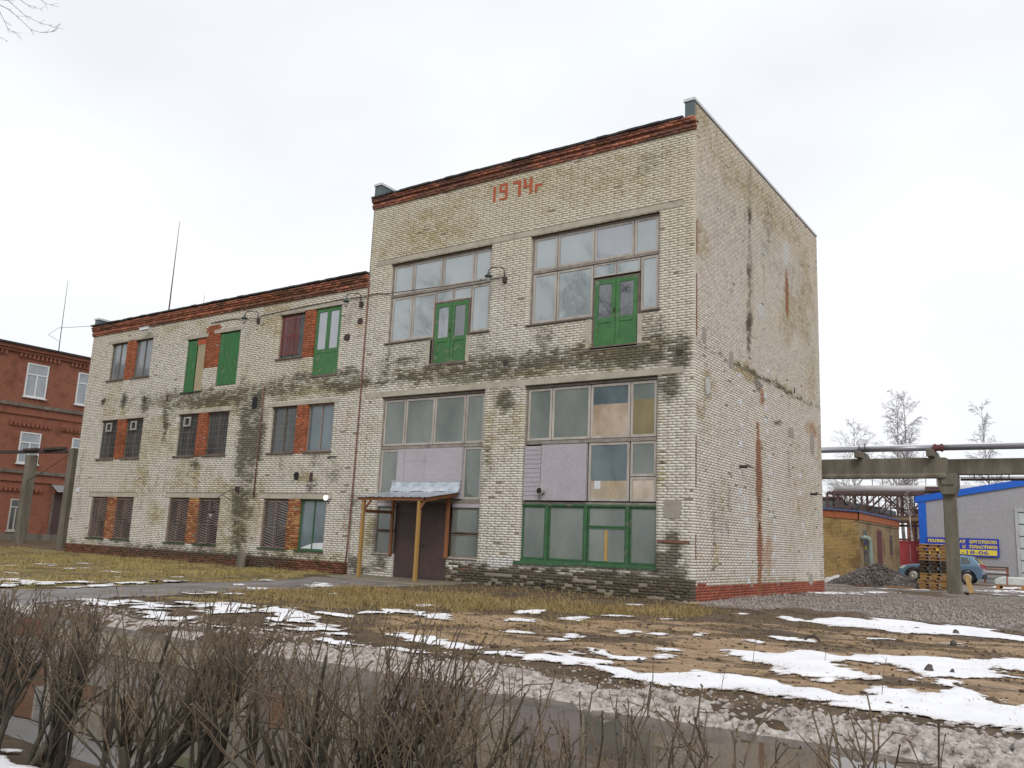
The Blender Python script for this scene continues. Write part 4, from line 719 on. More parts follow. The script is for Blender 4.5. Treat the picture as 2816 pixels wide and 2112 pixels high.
# --- tower, lower left window wall with the entrance
w = window('lower left workshop window above the entrance'); z1 = 6.13
outer(w, XA+0.01, XB-0.01, 0.76, z1-0.02, 0.06, M_WOODM, (-10.69, -8.29))
bars(w, [(XA+0.07, XB-0.07, 4.30, 4.40), (XA+0.07, XB-0.07, 2.47, 2.60)], M_WOODM, 'transom', YF-0.01, YF+0.08)
xs = [XA+0.07, -10.56, -9.27, -7.95, XB-0.07]
for a, b_ in zip(xs, xs[1:]): sash(w, a+0.012, b_-0.012, 4.42, z1-0.11, 0.07, M_WOOD, G_GREEN)
sash(w, XA+0.07, -10.72, 2.61, 4.29, 0.07, M_WOOD, G_GREEN); sash(w, -7.93, XB-0.075, 2.61, 4.29, 0.07, M_WOOD, G_GREEN)
pl = MB().box(-10.73, -7.92, 0.02, 0.16, 2.62, 4.28).build('lilac_panel', M_LAV, w); m = MB(); m.box(-10.40, -10.392, 0.017, 0.021, 3.2, 4.26); m.box(-10.38, -9.4, 0.017, 0.0195, 3.86, 3.864); m.box(-9.5, -9.496, 0.017, 0.0195, 3.2, 4.1); m.build('panel_joint', M_WOODD, pl)
for a, b_, k in ((XA+0.05, -10.70, 0), (-8.28, XB-0.05, 1)):
    sash(w, a, b_, 1.54, 2.33, 0.045, M_WOODD, G_GREEN); sash(w, a, b_, 0.79, 1.51, 0.045, M_WOODD, G_GREEN); MB().box(a, b_, YF-0.02, YF+0.06, 2.345, 2.465).build('lilac_strip', M_LAV, w)
    MB().box(a-0.03, b_+0.03, -0.03, 0.11, 0.70, 0.75).build('sill', M_WOODD, w)
M_MAROON = pm('maroon_steel_paint', (0.085, 0.048, 0.043), (0.055, 0.034, 0.032), 1.6, 0.5, bump=0.1, c3=(0.12, 0.085, 0.078))
dr = empty('entrance_door', parent=building); dr['label'] = 'maroon steel double entrance door'
for a, b_ in ((-10.60, -9.50), (-9.485, -8.38)):
    m = MB().box(a, b_, 0.05, 0.10, 0.04, 2.40); d_ = m.build('door_leaf', M_MAROON, dr, bevel=0.006); m = MB(); m.box(a+0.06, b_-0.06, 0.042, 0.051, 0.12, 0.15); m.box(a+0.06, b_-0.06, 0.042, 0.051, 2.28, 2.31); m.build('stiffener', M_MAROON, d_)
MB().box(-9.46, -9.36, 0.0, 0.05, 1.07, 1.11).build('handle', M_DKIRON, dr); MB().box(-10.66, -8.32, 0.03, 0.14, 2.40, 2.47).build('door_frame', M_MAROON, dr)
# --- tower, lower right window wall
w = window('lower right workshop window with lilac panels and green ground-floor frames')
outer(w, XC+0.01, XD-0.01, 2.50, z1-0.02, 0.06, M_WOODM); bars(w, [(XC+0.07, XD-0.07, 4.30, 4.40)], M_WOODM, 'transom', YF-0.01, YF+0.08)
xs = [XC+0.07, -4.62, -3.28, -1.97, XD-0.07]
for k, (a, b_) in enumerate(zip(xs, xs[1:])):
    if k == 2:
        sash(w, a+0.012, b_-0.012, 4.42, z1-0.11, 0.07, M_WOOD, G_TEAL); MB().box(a+0.07, b_-0.07, YF+0.028, YF+0.031, 4.48, 5.42).build('painted_reflection', G_PEACH, w)  # peach sheet paints the mirrored building on the lower pane
    elif k == 3:
        sash(w, a+0.012, b_-0.012, 4.42, z1-0.11, 0.07, M_WOOD, G_GREEN); MB().box(a+0.07, b_-0.07, YF+0.028, YF+0.031, 4.48, 5.50).build('painted_reflection', glass('glass_painted_olive_reflection', (0.17, 0.14, 0.06), (0.26, 0.21, 0.10), 0.1), w)  # olive sheet paints a reflection; there is no real board
    else: sash(w, a+0.012, b_-0.012, 4.42, z1-0.11, 0.07, M_WOOD, G_GREEN)
lv = empty('louvre_panel', parent=w)
for k in range(12):
    zz = 2.60+k*0.1375; MB().box(-5.50, -4.91, 0.03+0.006*(k % 2), 0.10, zz, zz+0.128).build('plank', M_LAV, lv)
pl = MB().box(-4.885, -3.325, 0.02, 0.12, 2.60, 4.27).build('lilac_panel', M_LAV, w)
dk = MB().lathe([(0.105, -0.17), (0.115, -0.165), (0.115, -0.13), (0.105, -0.125), (0.105, 0.03)], (-4.80, 0.0, 2.87), 'y', 20); du = dk.build('vent_pipe', pm('grey_plastic', (0.42, 0.41, 0.38), None, 5, 0.6), w, smooth=False)
MB().lathe([(0.088, -0.1735), (0.088, -0.1715)], (-4.80, 0.0, 2.87), 'y', 20).build('vent_opening', M_INT, du)
sash(w, -3.30, -1.98, 2.60, 4.29, 0.075, M_WOOD, G_TEAL); MB().box(-3.24, -2.04, YF+0.028, YF+0.031, 2.66, 3.18).build('painted_reflection', G_OCHRE, w); MB().box(-3.10, -2.90, YF+0.024, YF+0.027, 2.95, 3.18).build('paper_notice', M_COP, w)  # ochre sheet paints the reflected wall low in this pane
sash(w, -1.94, XD-0.075, 3.30, 4.29, 0.07, M_WOOD, G_GREEN); sash(w, -1.94, XD-0.075, 2.60, 3.28, 0.07, M_WOOD, G_PEACH)  # lower pane carries the painted peach reflection
gx_ = [XC+0.02, -4.66, -3.33, -1.99, XD-0.02]
bars(w, [(XC+0.02, XD-0.02, 2.44, 2.50), (XC+0.02, XD-0.02, 0.79, 0.86)], M_GREENB, 'green_frame', YF-0.03, YF+0.06)
for k, (a, b_) in enumerate(zip(gx_, gx_[1:])):
    if k: bars(w, [(a-0.045, a+0.045, 0.86, 2.44)], M_GREENB, 'green_mullion', YF-0.03, YF+0.06)
    l = a+(0.055 if k else 0.0); r_ = b_-(0.055 if k < 3 else 0.0)
    if k == 2:
        sash(w, l, r_, 1.86, 2.43, 0.045, M_GREENB, G_GREEN); sash(w, l, r_, 0.87, 1.85, 0.04, M_GREENB, G_GREEN); MB().box(-2.72, -2.63, YF+0.02, YF+0.03, 0.92, 1.78).build('batten', pm('yellow_batten', (0.52, 0.32, 0.09), None, 5, 0.7), w)
    else: sash(w, l, r_, 0.87, 2.43, 0.05, M_GREENB, G_GREEN)
MB().prism([(-5.72, 0.70), (-5.70, 0.79), (-3.6, 0.80), (-1.0, 0.785), (-1.0, 0.755), (-3.4, 0.75), (-4.4, 0.70)], 'y', -0.07, 0.12).build('sill', M_GREENB, w)
# --- wing windows
M_PINKBAR = pm('faded_red_bars', (0.36, 0.25, 0.215), (0.25, 0.155, 0.13), 8, 0.8, bump=0.1)
def grille_v(w, x0, x1, z0, z1, up=True):
    m = MB(); y = 0.03; mid = (x0+x1)/2; r = 0.0125
    m.tube([(mid, y, z0+0.05), (mid, y, z1-0.05)], 0.010, 5); m.tube([(x0+0.02, y, z1-0.09), (x1-0.02, y, z1-0.09)], 0.013, 5); m.tube([(x0+0.02, y, z0+0.06), (x1-0.02, y, z0+0.06)], 0.012, 5)
    m.tube([(x0+0.025, y, z0+0.06), (x0+0.025, y, z1-0.09)], r, 4); m.tube([(x1-0.025, y, z0+0.06), (x1-0.025, y, z1-0.09)], r, 4)
    n = 17; zm = (z0+z1)/2
    for k in range(n):
        zz = z0+0.12+(z1-z0-0.28)*k/(n-1); d = 0.16 if zz > zm-0.1 else -0.16
        f = min(1, abs(zz-(zm-0.1))/0.12); d *= f
        m.tube([(x0+0.025, y, zz-d*0.5), (mid, y, zz+d*0.5)], r*0.9, 4, False); m.tube([(mid, y, zz+d*0.5), (x1-0.025, y, zz-d*0.5)], r*0.9, 4, False)
    m.build('grille', M_PINKBAR, w)
M_GRID = pm('pale_wire', (0.22, 0.21, 0.20), (0.15, 0.14, 0.13), 8, 0.7, bump=0)
def grille_mesh(w, x0, x1, z0, z1, hatch=True):
    m = MB(); y = 0.06; n = 8
    for k in range(1, n): xx = x0+(x1-x0)*k/n; m.tube([(xx, y, z0), (xx, y, z1)], 0.005, 3, False)
    for k in range(1, 7):
        zz = z0+(z1-z0)*k/7; m.tube([(x0, y, zz), (x1, y, zz)], 0.005, 3, False)
    m.build('grille', M_GRID, w)
def casement(x0, x1, z0, z1, fm, gm, style, sillm=M_DKGREEN, mul=1, gm2=None):
    w = window(); outer(w, x0+0.005, x1-0.005, z0+0.02, z1-0.01, 0.06, fm); mid = (x0+x1)/2
    if mul: bars(w, [(mid-0.022, mid+0.022, z0+0.08, z1-0.07)], fm, 'mullion', YF+0.005, YF+0.065)
    pane(w, x0+0.06, mid, z0+0.075, z1-0.065, gm); pane(w, mid+0.001, x1-0.06, z0+0.075, z1-0.065, gm2 or gm)
    MB().box(x0-0.05, x1+0.05, -0.075, 0.11, z0-0.03, z0+0.022).build('sill', sillm, w)
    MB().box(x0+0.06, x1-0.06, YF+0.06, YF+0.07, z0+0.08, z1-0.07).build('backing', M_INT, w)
    if style == 'v': grille_v(w, x0, x1, z0, z1)
    if style == 'mesh': grille_mesh(w, x0+0.03, x1-0.03, z0+0.05, z1-0.04)
    return w
M_WHITEF = pm('dirty_white_paint', (0.45, 0.43, 0.40), (0.30, 0.28, 0.26), 6, 0.7)
for i, (a, b_, c_, d) in enumerate(PAIRS):
    # ground floor
    casement(a, b_, *F1, M_WOODD, G_DARK, 'v')
    if i < 2: casement(c_, d, *F1, M_WOODD, G_DARK, 'v')
    else:
        w = casement(c_, d, *F1, pm('green_window_paint', (0.05, 0.15, 0.06), None, 5, 0.7), G_TEAL, None); MB().prism([(c_+0.1, F1[0]+0.08), (d-0.1, F1[0]+0.08), (d-0.1, F1[0]+0.32), (c_+0.75, F1[0]+0.28)], 'y', YF+0.028, YF+0.033).build('cardboard', M_COP, w)
    # first floor
    for k, (x0, x1) in enumerate(((a, b_), (c_, d))):
        if i == 2 and k == 1: w = casement(x0, x1, *F2, pm('pinkish_old_paint', (0.33, 0.24, 0.20), None, 6, 0.8), G_TEAL, None, M_WOODD)
        else: w = casement(x0, x1, *F2, M_WOODD, G_DARK, 'mesh', M_WOODD)
        if i == 0 or (i == 1 and k == 0):
            xs_, zs_ = x0+0.38, F2[1]-0.52; m = MB(); y_ = 0.02
            m.box(xs_, xs_+0.46, y_, y_+0.05, zs_+0.34, zs_+0.40); m.box(xs_, xs_+0.46, y_, y_+0.05, zs_, zs_+0.06); m.box(xs_, xs_+0.07, y_, y_+0.05, zs_+0.06, zs_+0.34); m.box(xs_+0.39, xs_+0.46, y_, y_+0.05, zs_+0.06, zs_+0.34); m.build('vent_frame', M_WHITEF, w)
    # second floor
    if i == 0:
        for x0, x1 in ((a, b_), (c_, d)): casement(x0, x1, *F3, M_WOODD, glass('grey_curtained_glass', (0.13, 0.15, 0.16), (0.24, 0.265, 0.28), 0.04, 1.8), None, M_WOODD)
    if i == 2:
        w = casement(a, b_, *F3, M_WOODD, G_DARK, None, M_WOODD); m = MB(); M_REDBAR = pm('red_bar_paint', (0.34, 0.055, 0.05), (0.22, 0.045, 0.04), 6, 0.6)
        for k in range(13): xx = a+0.13+k*0.082; m.tube([(xx, 0.02, F3[0]+0.16), (xx+0.02, 0.02, F3[1]-0.14)], 0.011, 5)
        for zz in (F3[0]+0.18, (F3[0]+F3[1])/2, F3[1]-0.17): m.tube([(a+0.08, 0.02, zz), (b_-0.26, 0.02, zz+0.01)], 0.014, 5)
        m.build('grille', M_REDBAR, w)
def plank_door(x0, x1, z0, z1, n, mat, label):
    dr = empty('wooden_door', parent=building); dr['label'] = label; wd = (x1-x0)/n; rnd = random.Random(int(x0*10))
    for k in range(n): MB().box(x0+k*wd+0.003, x0+(k+1)*wd-0.003, 0.04+rnd.uniform(0, 0.008), 0.09, z0, z1-rnd.uniform(0, 0.02)).build('plank', mat, dr)
    bars(dr, [(x0-0.05, x0-0.002, z0, z1+0.04), (x1+0.002, x1+0.05, z0, z1+0.04)], M_WOODD, 'door_frame', 0.06, 0.14); return dr
dr = plank_door(-23.42, -22.78, 7.08, 9.34, 5, M_GREEN2, 'narrow green plank door, left one of the top-floor pair'); MB().box(-22.775, -22.14, 0.06, 0.10, 7.08, 9.12).build('ochre_board', M_OCHBOARD, dr); MB().box(-22.775, -22.14, 0.05, 0.12, 9.125, 9.37).build('brick_infill', M_RED, dr); MB().prism([(-23.55, 7.0), (-22.05, 7.03), (-22.05, 7.06), (-23.55, 7.05)], 'y', -0.06, 0.1).build('threshold', M_DKGREEN, dr)
plank_door(-21.19, -19.90, 7.22, 9.44, 8, M_GREEN2, 'wide peeling green plank door on the top floor')
x0, x1, z0, z1_ = -15.38, -14.05, 7.20, 9.80; dr = empty('balcony_door', parent=building); dr['label'] = 'tall green half-glazed door next to the taller part'
m = MB(); mid = (x0+x1)/2
m.box(x0, x0+0.12, 0.05, 0.11, z0, z1_); m.box(x1-0.12, x1, 0.05, 0.11, z0, z1_); m.box(x0+0.12, x1-0.12, 0.05, 0.11, z1_-0.14, z1_); m.box(mid-0.09, mid+0.09, 0.05, 0.11, z0+1.0, z1_-0.14); m.box(x0+0.12, x1-0.12, 0.055, 0.10, z0, z0+1.0); m.box(x0+0.1, x1-0.1, 0.045, 0.06, z0+0.85, z0+0.92)
m.build('door_leaf', M_GREEN, dr); MB().box(x0+0.115, mid-0.085, 0.075, 0.085, z0+0.99, z1_-0.135).build('pane', G_SKY2, dr); MB().box(mid+0.085, x1-0.115, 0.075, 0.085, z0+0.99, z1_-0.135).build('pane', G_SKY2, dr); MB().box(x0-0.05, x1+0.05, -0.03, 0.15, z0-0.08, z0-0.003).build('threshold', M_WOODD, dr)
# --- repairs and scars on the walls
M_CEM = pm('cement_render', (0.36, 0.325, 0.28), (0.29, 0.26, 0.22), 3, 0.9, bump=0.3)
def patch(cx, cz, w, h, side, mat, name, seed, out=0.022, depth=0.0, ov=4):
    rnd = random.Random(seed); P = []
    for k in range(18):
        a = 2*math.pi*k/18; q = 1/max(abs(math.cos(a))**ov+abs(math.sin(a))**ov, 0.3)**(1/ov); P.append((cx+w*q*math.cos(a)*rnd.uniform(0.88, 1.08), cz+h*q*math.sin(a)*rnd.uniform(0.88, 1.08)))
    m = MB(); m.prism(P, 'y' if side == 0 else 'x', -out if side == 0 else depth, depth if side == 0 else out); return m.build(name, mat, building)
patch(-0.59, 2.40, 0.27, 0.27, 0, M_CEM, 'cement_patch', 1); patch(1.0, 5.93, 0.27, 0.34, 1, M_CEM, 'cement_ring', 8, 0.012, 0.0, 2); patch(1.0, 5.93, 0.18, 0.26, 1, pm('pale_lime_plaster', (0.62, 0.60, 0.56), (0.42, 0.40, 0.37), 14, 0.85, bump=0.3), 'bricked_up_hole', 2, 0.018, 0.0, 2); patch(11.46, 5.5, 0.25, 0.42, 1, M_CEM, 'cement_patch', 3, 0.02); patch(8.84, 5.6, 0.28, 0.2, 1, M_CEM, 'cement_patch', 4, 0.018); patch(0.72, 7.36, 0.16, 0.24, 1, M_CEM, 'cement_patch', 5, 0.018); patch(2.85, 7.05, 0.17, 0.28, 1, M_CEM, 'cement_patch', 6, 0.018); patch(10.9, 0.45, 0.25, 0.2, 1, M_CEM, 'cement_patch', 7, 0.02)
for cx, cz, w_, h_, s_ in ((-15.69, 3.40, 0.13, 0.15, 11), (-14.89, 3.36, 0.09, 0.17, 12), (-18.5, 6.35, 0.16, 0.26, 13), (-12.98, 9.05, 0.13, 0.12, 14), (-13.6, 8.5, 0.15, 0.13, 15), (-6.36, 6.92, 0.09, 0.10, 16), (-0.42, 6.75, 0.10, 0.09, 17), (-27.84, 6.98, 0.07, 0.12, 18), (-26.2, 6.95, 0.07, 0.12, 19), (-24.45, 6.9, 0.06, 0.14, 20), (-29.58, 7.02, 0.09, 0.09, 21), (-4.6, 0.1, 0.12, 0.09, 22)): patch(cx, cz, w_, h_, 0, M_INT if s_ in (11, 13, 22) else M_DKIRON, 'broken_hole', s_, 0.016)
for k, (cy, cz) in enumerate(((4.64, 12.3), (4.47, 8.6), (9.3, 7.2), (10.9, 0.52), (5.3, 2.15))): patch(cy, cz, 0.06, 0.12, 1, M_DKIRON, 'broken_hole', 40+k, 0.016)
rnd = random.Random(3)
for k, (cy, cz) in enumerate(WHITE_DABS): patch(cy, cz, 0.045, rnd.uniform(0.07, 0.11), 1, M_COP, 'plaster_dab', 60+k, 0.017)
MB().box(-1.02, -0.1, -0.045, -0.012, 1.50, 1.56).build('rusty_angle_iron', M_RUSTY, building)
for z0, z1_ in ((9.6, 10.6), (7.2, 9.0), (3.0, 4.4), (1.1, 1.75)): MB().box(0.012, 0.022, 0.12, 0.17, z0, z1_).build('corner_iron', M_RUSTY, building)
MB().box(-1.95, -1.75, -0.018, 0, 7.10, 7.14).build('slab_remnant', M_CONC_D, building); MB().box(-3.5, -1.5, -0.03, 0.0, 7.02, 7.10).build('slab_remnant', M_CONC_D, building)
tag(MB().box(-30.9, -30.62, -0.02, -0.012, 2.75, 3.0).build('house_number_plate', M_COP, building), None)
# ================================================================== things fixed to the building
M_OCHRE = pm('ochre_painted_timber', (0.42, 0.235, 0.05), (0.33, 0.20, 0.075), 5, 0.7, bump=0.25, stretch=(1, 1, 0.25), c3=(0.42, 0.35, 0.24))
M_TIMB = pm('orange_brown_timber', (0.30, 0.12, 0.045), (0.20, 0.075, 0.035), 5, 0.75, bump=0.3, stretch=(1, 1, 0.3))
M_GALV = pm('galvanised_sheet', (0.62, 0.65, 0.69), (0.42, 0.47, 0.53), 3.0, 0.32, 0.6, bump=0.3, bscale=9)
can = empty('entrance_canopy', (-9.5, -0.7, 0)); tag(can, 'lean-to canopy on ochre posts with tin roof over the entrance', 'canopy')
def cb(x0, x1, y0, y1, z0, z1, name, mat): return MB().box(x0+9.5, x1+9.5, y0+0.7, y1+0.7, z0, z1).build(name, mat, can, bevel=0.004)
cb(-10.80, -10.70, -1.45, -1.35, 0.02, 2.46, 'post', M_OCHRE); cb(-8.43, -8.33, -1.45, -1.35, 0.02, 2.48, 'post', M_OCHRE)
cb(-10.74, -10.64, -0.10, -0.02, 0.74, 2.62, 'wall_post', M_TIMB); cb(-8.37, -8.26, -0.10, -0.02, 0.74, 2.66, 'wall_post', M_TIMB)
cb(-11.0, -8.19, -1.46, -1.36, 2.465, 2.56, 'front_beam', M_TIMB)
for x in (-10.72, -8.36): MB().beam((x+9.5, -0.64, 2.53), (x+9.5, 0.64, 2.78), 0.06, 0.1).build('rafter', M_TIMB, can)
MB().beam((-8.1+9.5, -0.74, 2.50), (-8.0+9.5, 0.66, 2.76), 0.05, 0.11).build('rafter', M_TIMB, can)
MB().beam((-10.75+9.5, -0.70, 2.12), (-10.75+9.5, 0.62, 2.14), 0.05, 0.1).build('tie_rail', M_TIMB, can)
for x, dx in ((-10.72, 0.28), (-8.38, 0.22)): MB().beam((x+9.5, -0.7, 2.18), (x+9.5+dx, -0.7, 2.46), 0.05, 0.06).build('brace', M_TIMB, can)
m = MB(); n = 34       # corrugated roof sheet
for k in range(n+1):
    t_ = k/n; x = -11.02+3.02*t_; h = 0.016*math.sin(k*math.pi); h = 0.018*(k % 2)
    for j, (y, z) in enumerate(((-1.52, 2.565), (-0.75, 2.70), (-0.02, 2.83))): m.v.append((x+9.5+0.12*(j/2.0)*t_, y+0.7, z+h+0.008*math.sin(k*1.7+j)))
for k in range(n):
    for j in range(2): a = k*3+j; m.f.append((a, a+3, a+4, a+1))
rs = m.build('roof_sheet', M_GALV, can); md = rs.modifiers.new('solid', 'SOLIDIFY'); md.thickness = 0.006
m = MB(); n = 24
for k in range(n+1):
    x = -10.86+2.95*k/n
    for j, (y, z) in enumerate(((-0.10, 2.84), (-0.055, 3.0), (-0.02, 3.19))): m.v.append((x+9.5, y+0.7+0.022*math.sin(k*1.3+j*0.9)*(j < 2), z+0.01*math.sin(k*0.8)))
for k in range(n):
    for j in range(2): a = k*3+j; m.f.append((a, a+3, a+4, a+1))
fl = m.build('flashing', M_GALV, can); md = fl.modifiers.new('solid', 'SOLIDIFY'); md.thickness = 0.004
MB().box(-10.88+9.5, -7.90+9.5, 0.66, 0.69, 3.17, 3.21).build('flashing_batten', M_LAV, can)
# wall lamps on goosenecks
M_LAMPG = pm('lamp_green_enamel', (0.07, 0.10, 0.085), (0.04, 0.06, 0.05), 9, 0.5); M_LGLASS = glass('lamp_glass', (0.35, 0.36, 0.33), (0.48, 0.48, 0.45), 0.05, 1.5)
def wall_lamp(x, z, label, flip=-1):
    r = empty('wall_lamp', (x, 0, z)); tag(r, label, 'lamp', 'caged lamps on bent pipes along the front wall')
    MB().box(-0.07, 0.07, -0.10, -0.012, -0.12, 0.08).build('junction_box', M_DKIRON, r, bevel=0.01)
    MB().tube([(0, -0.08, 0.05), (0.0, -0.10, 0.28), (flip*0.04, -0.14, 0.35), (flip*0.12, -0.22, 0.37), (flip*0.30, -0.40, 0.33), (flip*0.36, -0.46, 0.24), (flip*0.36, -0.46, 0.15)], 0.017, 8).build('arm', M_DKIRON, r, smooth=True)
    MB().lathe([(0.02, 0.17), (0.045, 0.14), (0.05, 0.08), (0.13, 0.02), (0.135, 0.0), (0.05, -0.01)], (flip*0.36, -0.46, 0.02), 'z', 14).build('lamp_shade', M_LAMPG, r, smooth=True)
    MB().lathe([(0.05, 0.0), (0.062, -0.06), (0.055, -0.14), (0.03, -0.18)], (flip*0.36, -0.46, 0.0), 'z', 12).build('lamp_glass', M_LGLASS, r, smooth=True)
    m = MB()
    for k in range(6):
        a = k*math.pi/3; m.tube([(flip*0.36+math.cos(a)*0.066, -0.46+math.sin(a)*0.066, 0.0), (flip*0.36+math.cos(a)*0.072, -0.46+math.sin(a)*0.072, -0.1), (flip*0.36+math.cos(a)*0.02, -0.46+math.sin(a)*0.02, -0.2)], 0.005, 4)
    m.build('cage', M_DKIRON, r)
wall_lamp(-6.50, 9.72, 'caged lamp on bent pipe between the two upper tower windows'); wall_lamp(-12.95, 9.70, 'caged lamp on bent pipe beside the downpipe near the tall green door'); wall_lamp(-18.73, 9.73, 'caged lamp on bent pipe right of the wide green plank door')
r = empty('bracket_lamp', (-19.0, 0, 2.92)); tag(r, 'dark lamp hanging from a long wall bracket before the barred window', 'lamp')
MB().box(-0.09, 0.09, -0.09, -0.012, -0.1, 0.1).build('wall_plate', M_DKIRON, r); MB().tube([(0, -0.05, 0.0), (0.10, -0.55, -0.12), (0.20, -0.9, -0.30), (0.12, -1.0, -0.42), (-0.1, -1.05, -0.5), (-0.16, -1.02, -0.75)], 0.016, 7).build('arm', M_DKIRON, r, smooth=True); MB().tube([(-0.16, 0.0, -0.5), (0.19, -0.88, -0.29)], 0.012, 6).build('stay', M_DKIRON, r)
MB().lathe([(0.03, 0.18), (0.06, 0.12), (0.13, 0.02), (0.12, 0.0), (0.05, -0.01)], (-0.16, -1.02, -0.98), 'z', 14).build('lamp_shade', M_DKIRON, r, smooth=True); MB().lathe([(0.055, 0.0), (0.066, -0.07), (0.05, -0.15), (0.02, -0.18)], (-0.16, -1.02, -0.98), 'z', 12).build('lamp_glass', M_LGLASS, r, smooth=True)
# lit floodlight
r = empty('floodlight', (-13.85, 0, 2.60)); tag(r, 'small lit white floodlight above the green-framed ground-floor window', 'lamp')
MB().tube([(0, -0.01, -0.16), (0.0, -0.14, -0.10)], 0.02, 7).build('bracket', M_DKIRON, r); MB().lathe([(0.04, -0.02), (0.085, 0.02), (0.095, 0.08), (0.09, 0.1)], (0, -0.17, 0), 'y', 16).build('housing', M_COP, r, smooth=True)
t = NT('lit_lamp_face'); t.set((1, 0.98, 0.92), 0.4); t.b.inputs['Emission Color'].default_value = (1.0, 0.97, 0.9, 1); t.b.inputs['Emission Strength'].default_value = 3.0
MB().lathe([(0.02, -0.045), (0.06, -0.04), (0.088, -0.02), (0.085, 0.0)], (0.0, -0.175, 0), 'y', 16).build('lamp_face', t.m, r, smooth=True)
# security camera
r = empty('security_camera', (-26.35, 0, 10.22)); tag(r, 'white security camera under the cornice of the low wing', 'camera')
MB().beam((0.15, -0.20, -0.02), (-0.28, -0.36, -0.10), 0.13, 0.12).build('housing', M_COP, r, bevel=0.01); MB().tube([(0.2, -0.012, -0.2), (0.18, -0.14, -0.2), (0.08, -0.24, -0.06)], 0.025, 8).build('bracket', M_COP, r); MB().beam((0.16, -0.20, 0.05), (-0.34, -0.38, -0.035), 0.16, 0.015).build('sun_hood', M_COP, r)
# pipes and cables
o = MB().tube([(-12.63, -0.06, 10.5), (-12.62, -0.065, 6.0), (-12.66, -0.06, 3.0), (-12.70, -0.07, 0.8), (-12.74, -0.10, -0.05)], 0.026, 8).build('conduit_pipe', M_RUSTY, smooth=True); tag(o, 'thin rusty pipe running down the joint between wing and taller part', 'pipe')
o = MB().tube([(-17.98, -0.05, 6.95), (-17.97, -0.05, 2.56)], 0.024, 8).build('conduit_pipe', M_RUSTY, smooth=True); tag(o, 'short rusty vertical pipe beside the right pair of wing windows', 'pipe')
o = MB().tube([(-21.9, -0.03, 9.97), (-20.3, -0.03, 9.98), (-18.75, -0.08, 9.80), (-18.5, -0.03, 9.93), (-14.0, -0.03, 10.02), (-12.95, -0.05, 9.95), (-12.3, -0.03, 10.0), (-11.7, -0.03, 9.93), (-9.0, -0.04, 9.83), (-6.6, -0.05, 9.80)], 0.015, 5).build('wall_cable', M_DKIRON); tag(o, 'dark cable strung along the front wall between the bracket lamps', 'cable')
o = MB().tube([(-14.1, -0.02, 4.05), (-13.9, -0.05, 4.1), (-13.6, -0.05, 4.08)], 0.02, 5).build('cable_stub', M_INT); tag(o, 'short black cable end sticking out below the first-floor window', 'cable')
o = MB().tube([(-20.75, -0.15, 0.55), (-20.55, -0.2, 0.72), (-20.2, -0.12, 0.80), (-20.05, -0.06, 0.82)], 0.018, 5).build('bent_wire', M_DKIRON); tag(o, 'bent dark wire hooked over the sill of a barred ground-floor window', 'wire')
for cy, cz, lab in ((3.55, 3.88, 'rusty iron stub sticking out of the gable wall left of the rust streak'), (11.1, 3.57, 'rusty iron stub sticking out of the gable wall near its far corner')):
    m = MB(); m.tube([(0.0, cy, cz), (0.25, cy+0.02, cz)], 0.05, 7); m.tube([(0.2, cy, cz), (0.26, cy+0.5, cz+0.02)], 0.018, 5); m.tube([(0.2, cy, cz+0.08), (0.24, cy+0.35, cz+0.02)], 0.012, 5); tag(m.build('iron_stub', M_DKIRON), lab, 'bracket')
# masts on the roof
o = MB().tube([(-29.92, 3.0, 10.6), (-29.9, 3.0, 12.2), (-29.88, 3.0, 17.1)], [0.05, 0.04, 0.012], 6).build('roof_mast', M_DKIRON, smooth=True); tag(o, 'tall thin dark mast on the roof of the low wing', 'mast')
o = MB().tube([(-27.0, 3.0, 10.7), (-27.0, 3.0, 12.7)], [0.02, 0.008], 5).build('roof_mast', M_DKIRON); tag(o, 'very short thin rod on the wing roof right of the tall mast', 'mast')
# concrete scrap leaning on the plinth
o = MB().prism([(-18.2, -0.05), (-17.75, -0.05), (-17.72, 0.35), (-17.85, 0.55), (-18.02, 0.56), (-18.17, 0.36)], 'y', -0.38, -0.28).build('concrete_slab', M_CONC_D, bevel=0.03); o.rotation_euler = (math.radians(0), 0, 0); tag(o, 'broken grey concrete slab leaning against the red brick plinth', 'slab')
# ================================================================== left background: old red brick factory, bare concrete posts
t = NT('old_red_brick'); bt = t.n('TexBrick'); bt.offset = 0.5
bt.inputs['Scale'].default_value = 1.0; bt.inputs['Brick Width'].default_value = 0.26; bt.inputs['Row Height'].default_value = 0.077; bt.inputs['Mortar Size'].default_value = 0.008
mp = t.n('Mapping'); g = t.n('NewGeometry'); sx = t.n('SeparateXYZ'); cx = t.n('CombineXYZ'); t.link(g.outputs['Position'], sx.inputs[0]); t.link(t.math('ADD', sx.outputs[0], sx.outputs[1]), cx.inputs[0]); t.link(sx.outputs[2], cx.inputs[1]); t.link(cx.outputs[0], bt.inputs['Vector'])
n1 = t.noise(1.1, 5, 0.6); n2 = t.noise(12, 4)
bt.inputs['Mortar'].default_value = (0.16, 0.10, 0.075, 1)
t.link(t.ramp(n2, [(0.3, (0.20, 0.06, 0.033)), (0.7, (0.39, 0.135, 0.07))]), bt.inputs['Color1']); t.link(t.ramp(n1, [(0.3, (0.15, 0.05, 0.033)), (0.7, (0.33, 0.11, 0.058))]), bt.inputs['Color2'])
c = t.mix(t.math('MULTIPLY', t.step(0.48, 0.70, n1), 0.7), bt.outputs['Color'], t.mix(1.0, bt.outputs['Color'], (0.42, 0.38, 0.34), 'MULTIPLY')); t.set(c, 0.9); t.bump(bt.outputs['Fac'], -0.4, 0.02); M_REDB = t.m
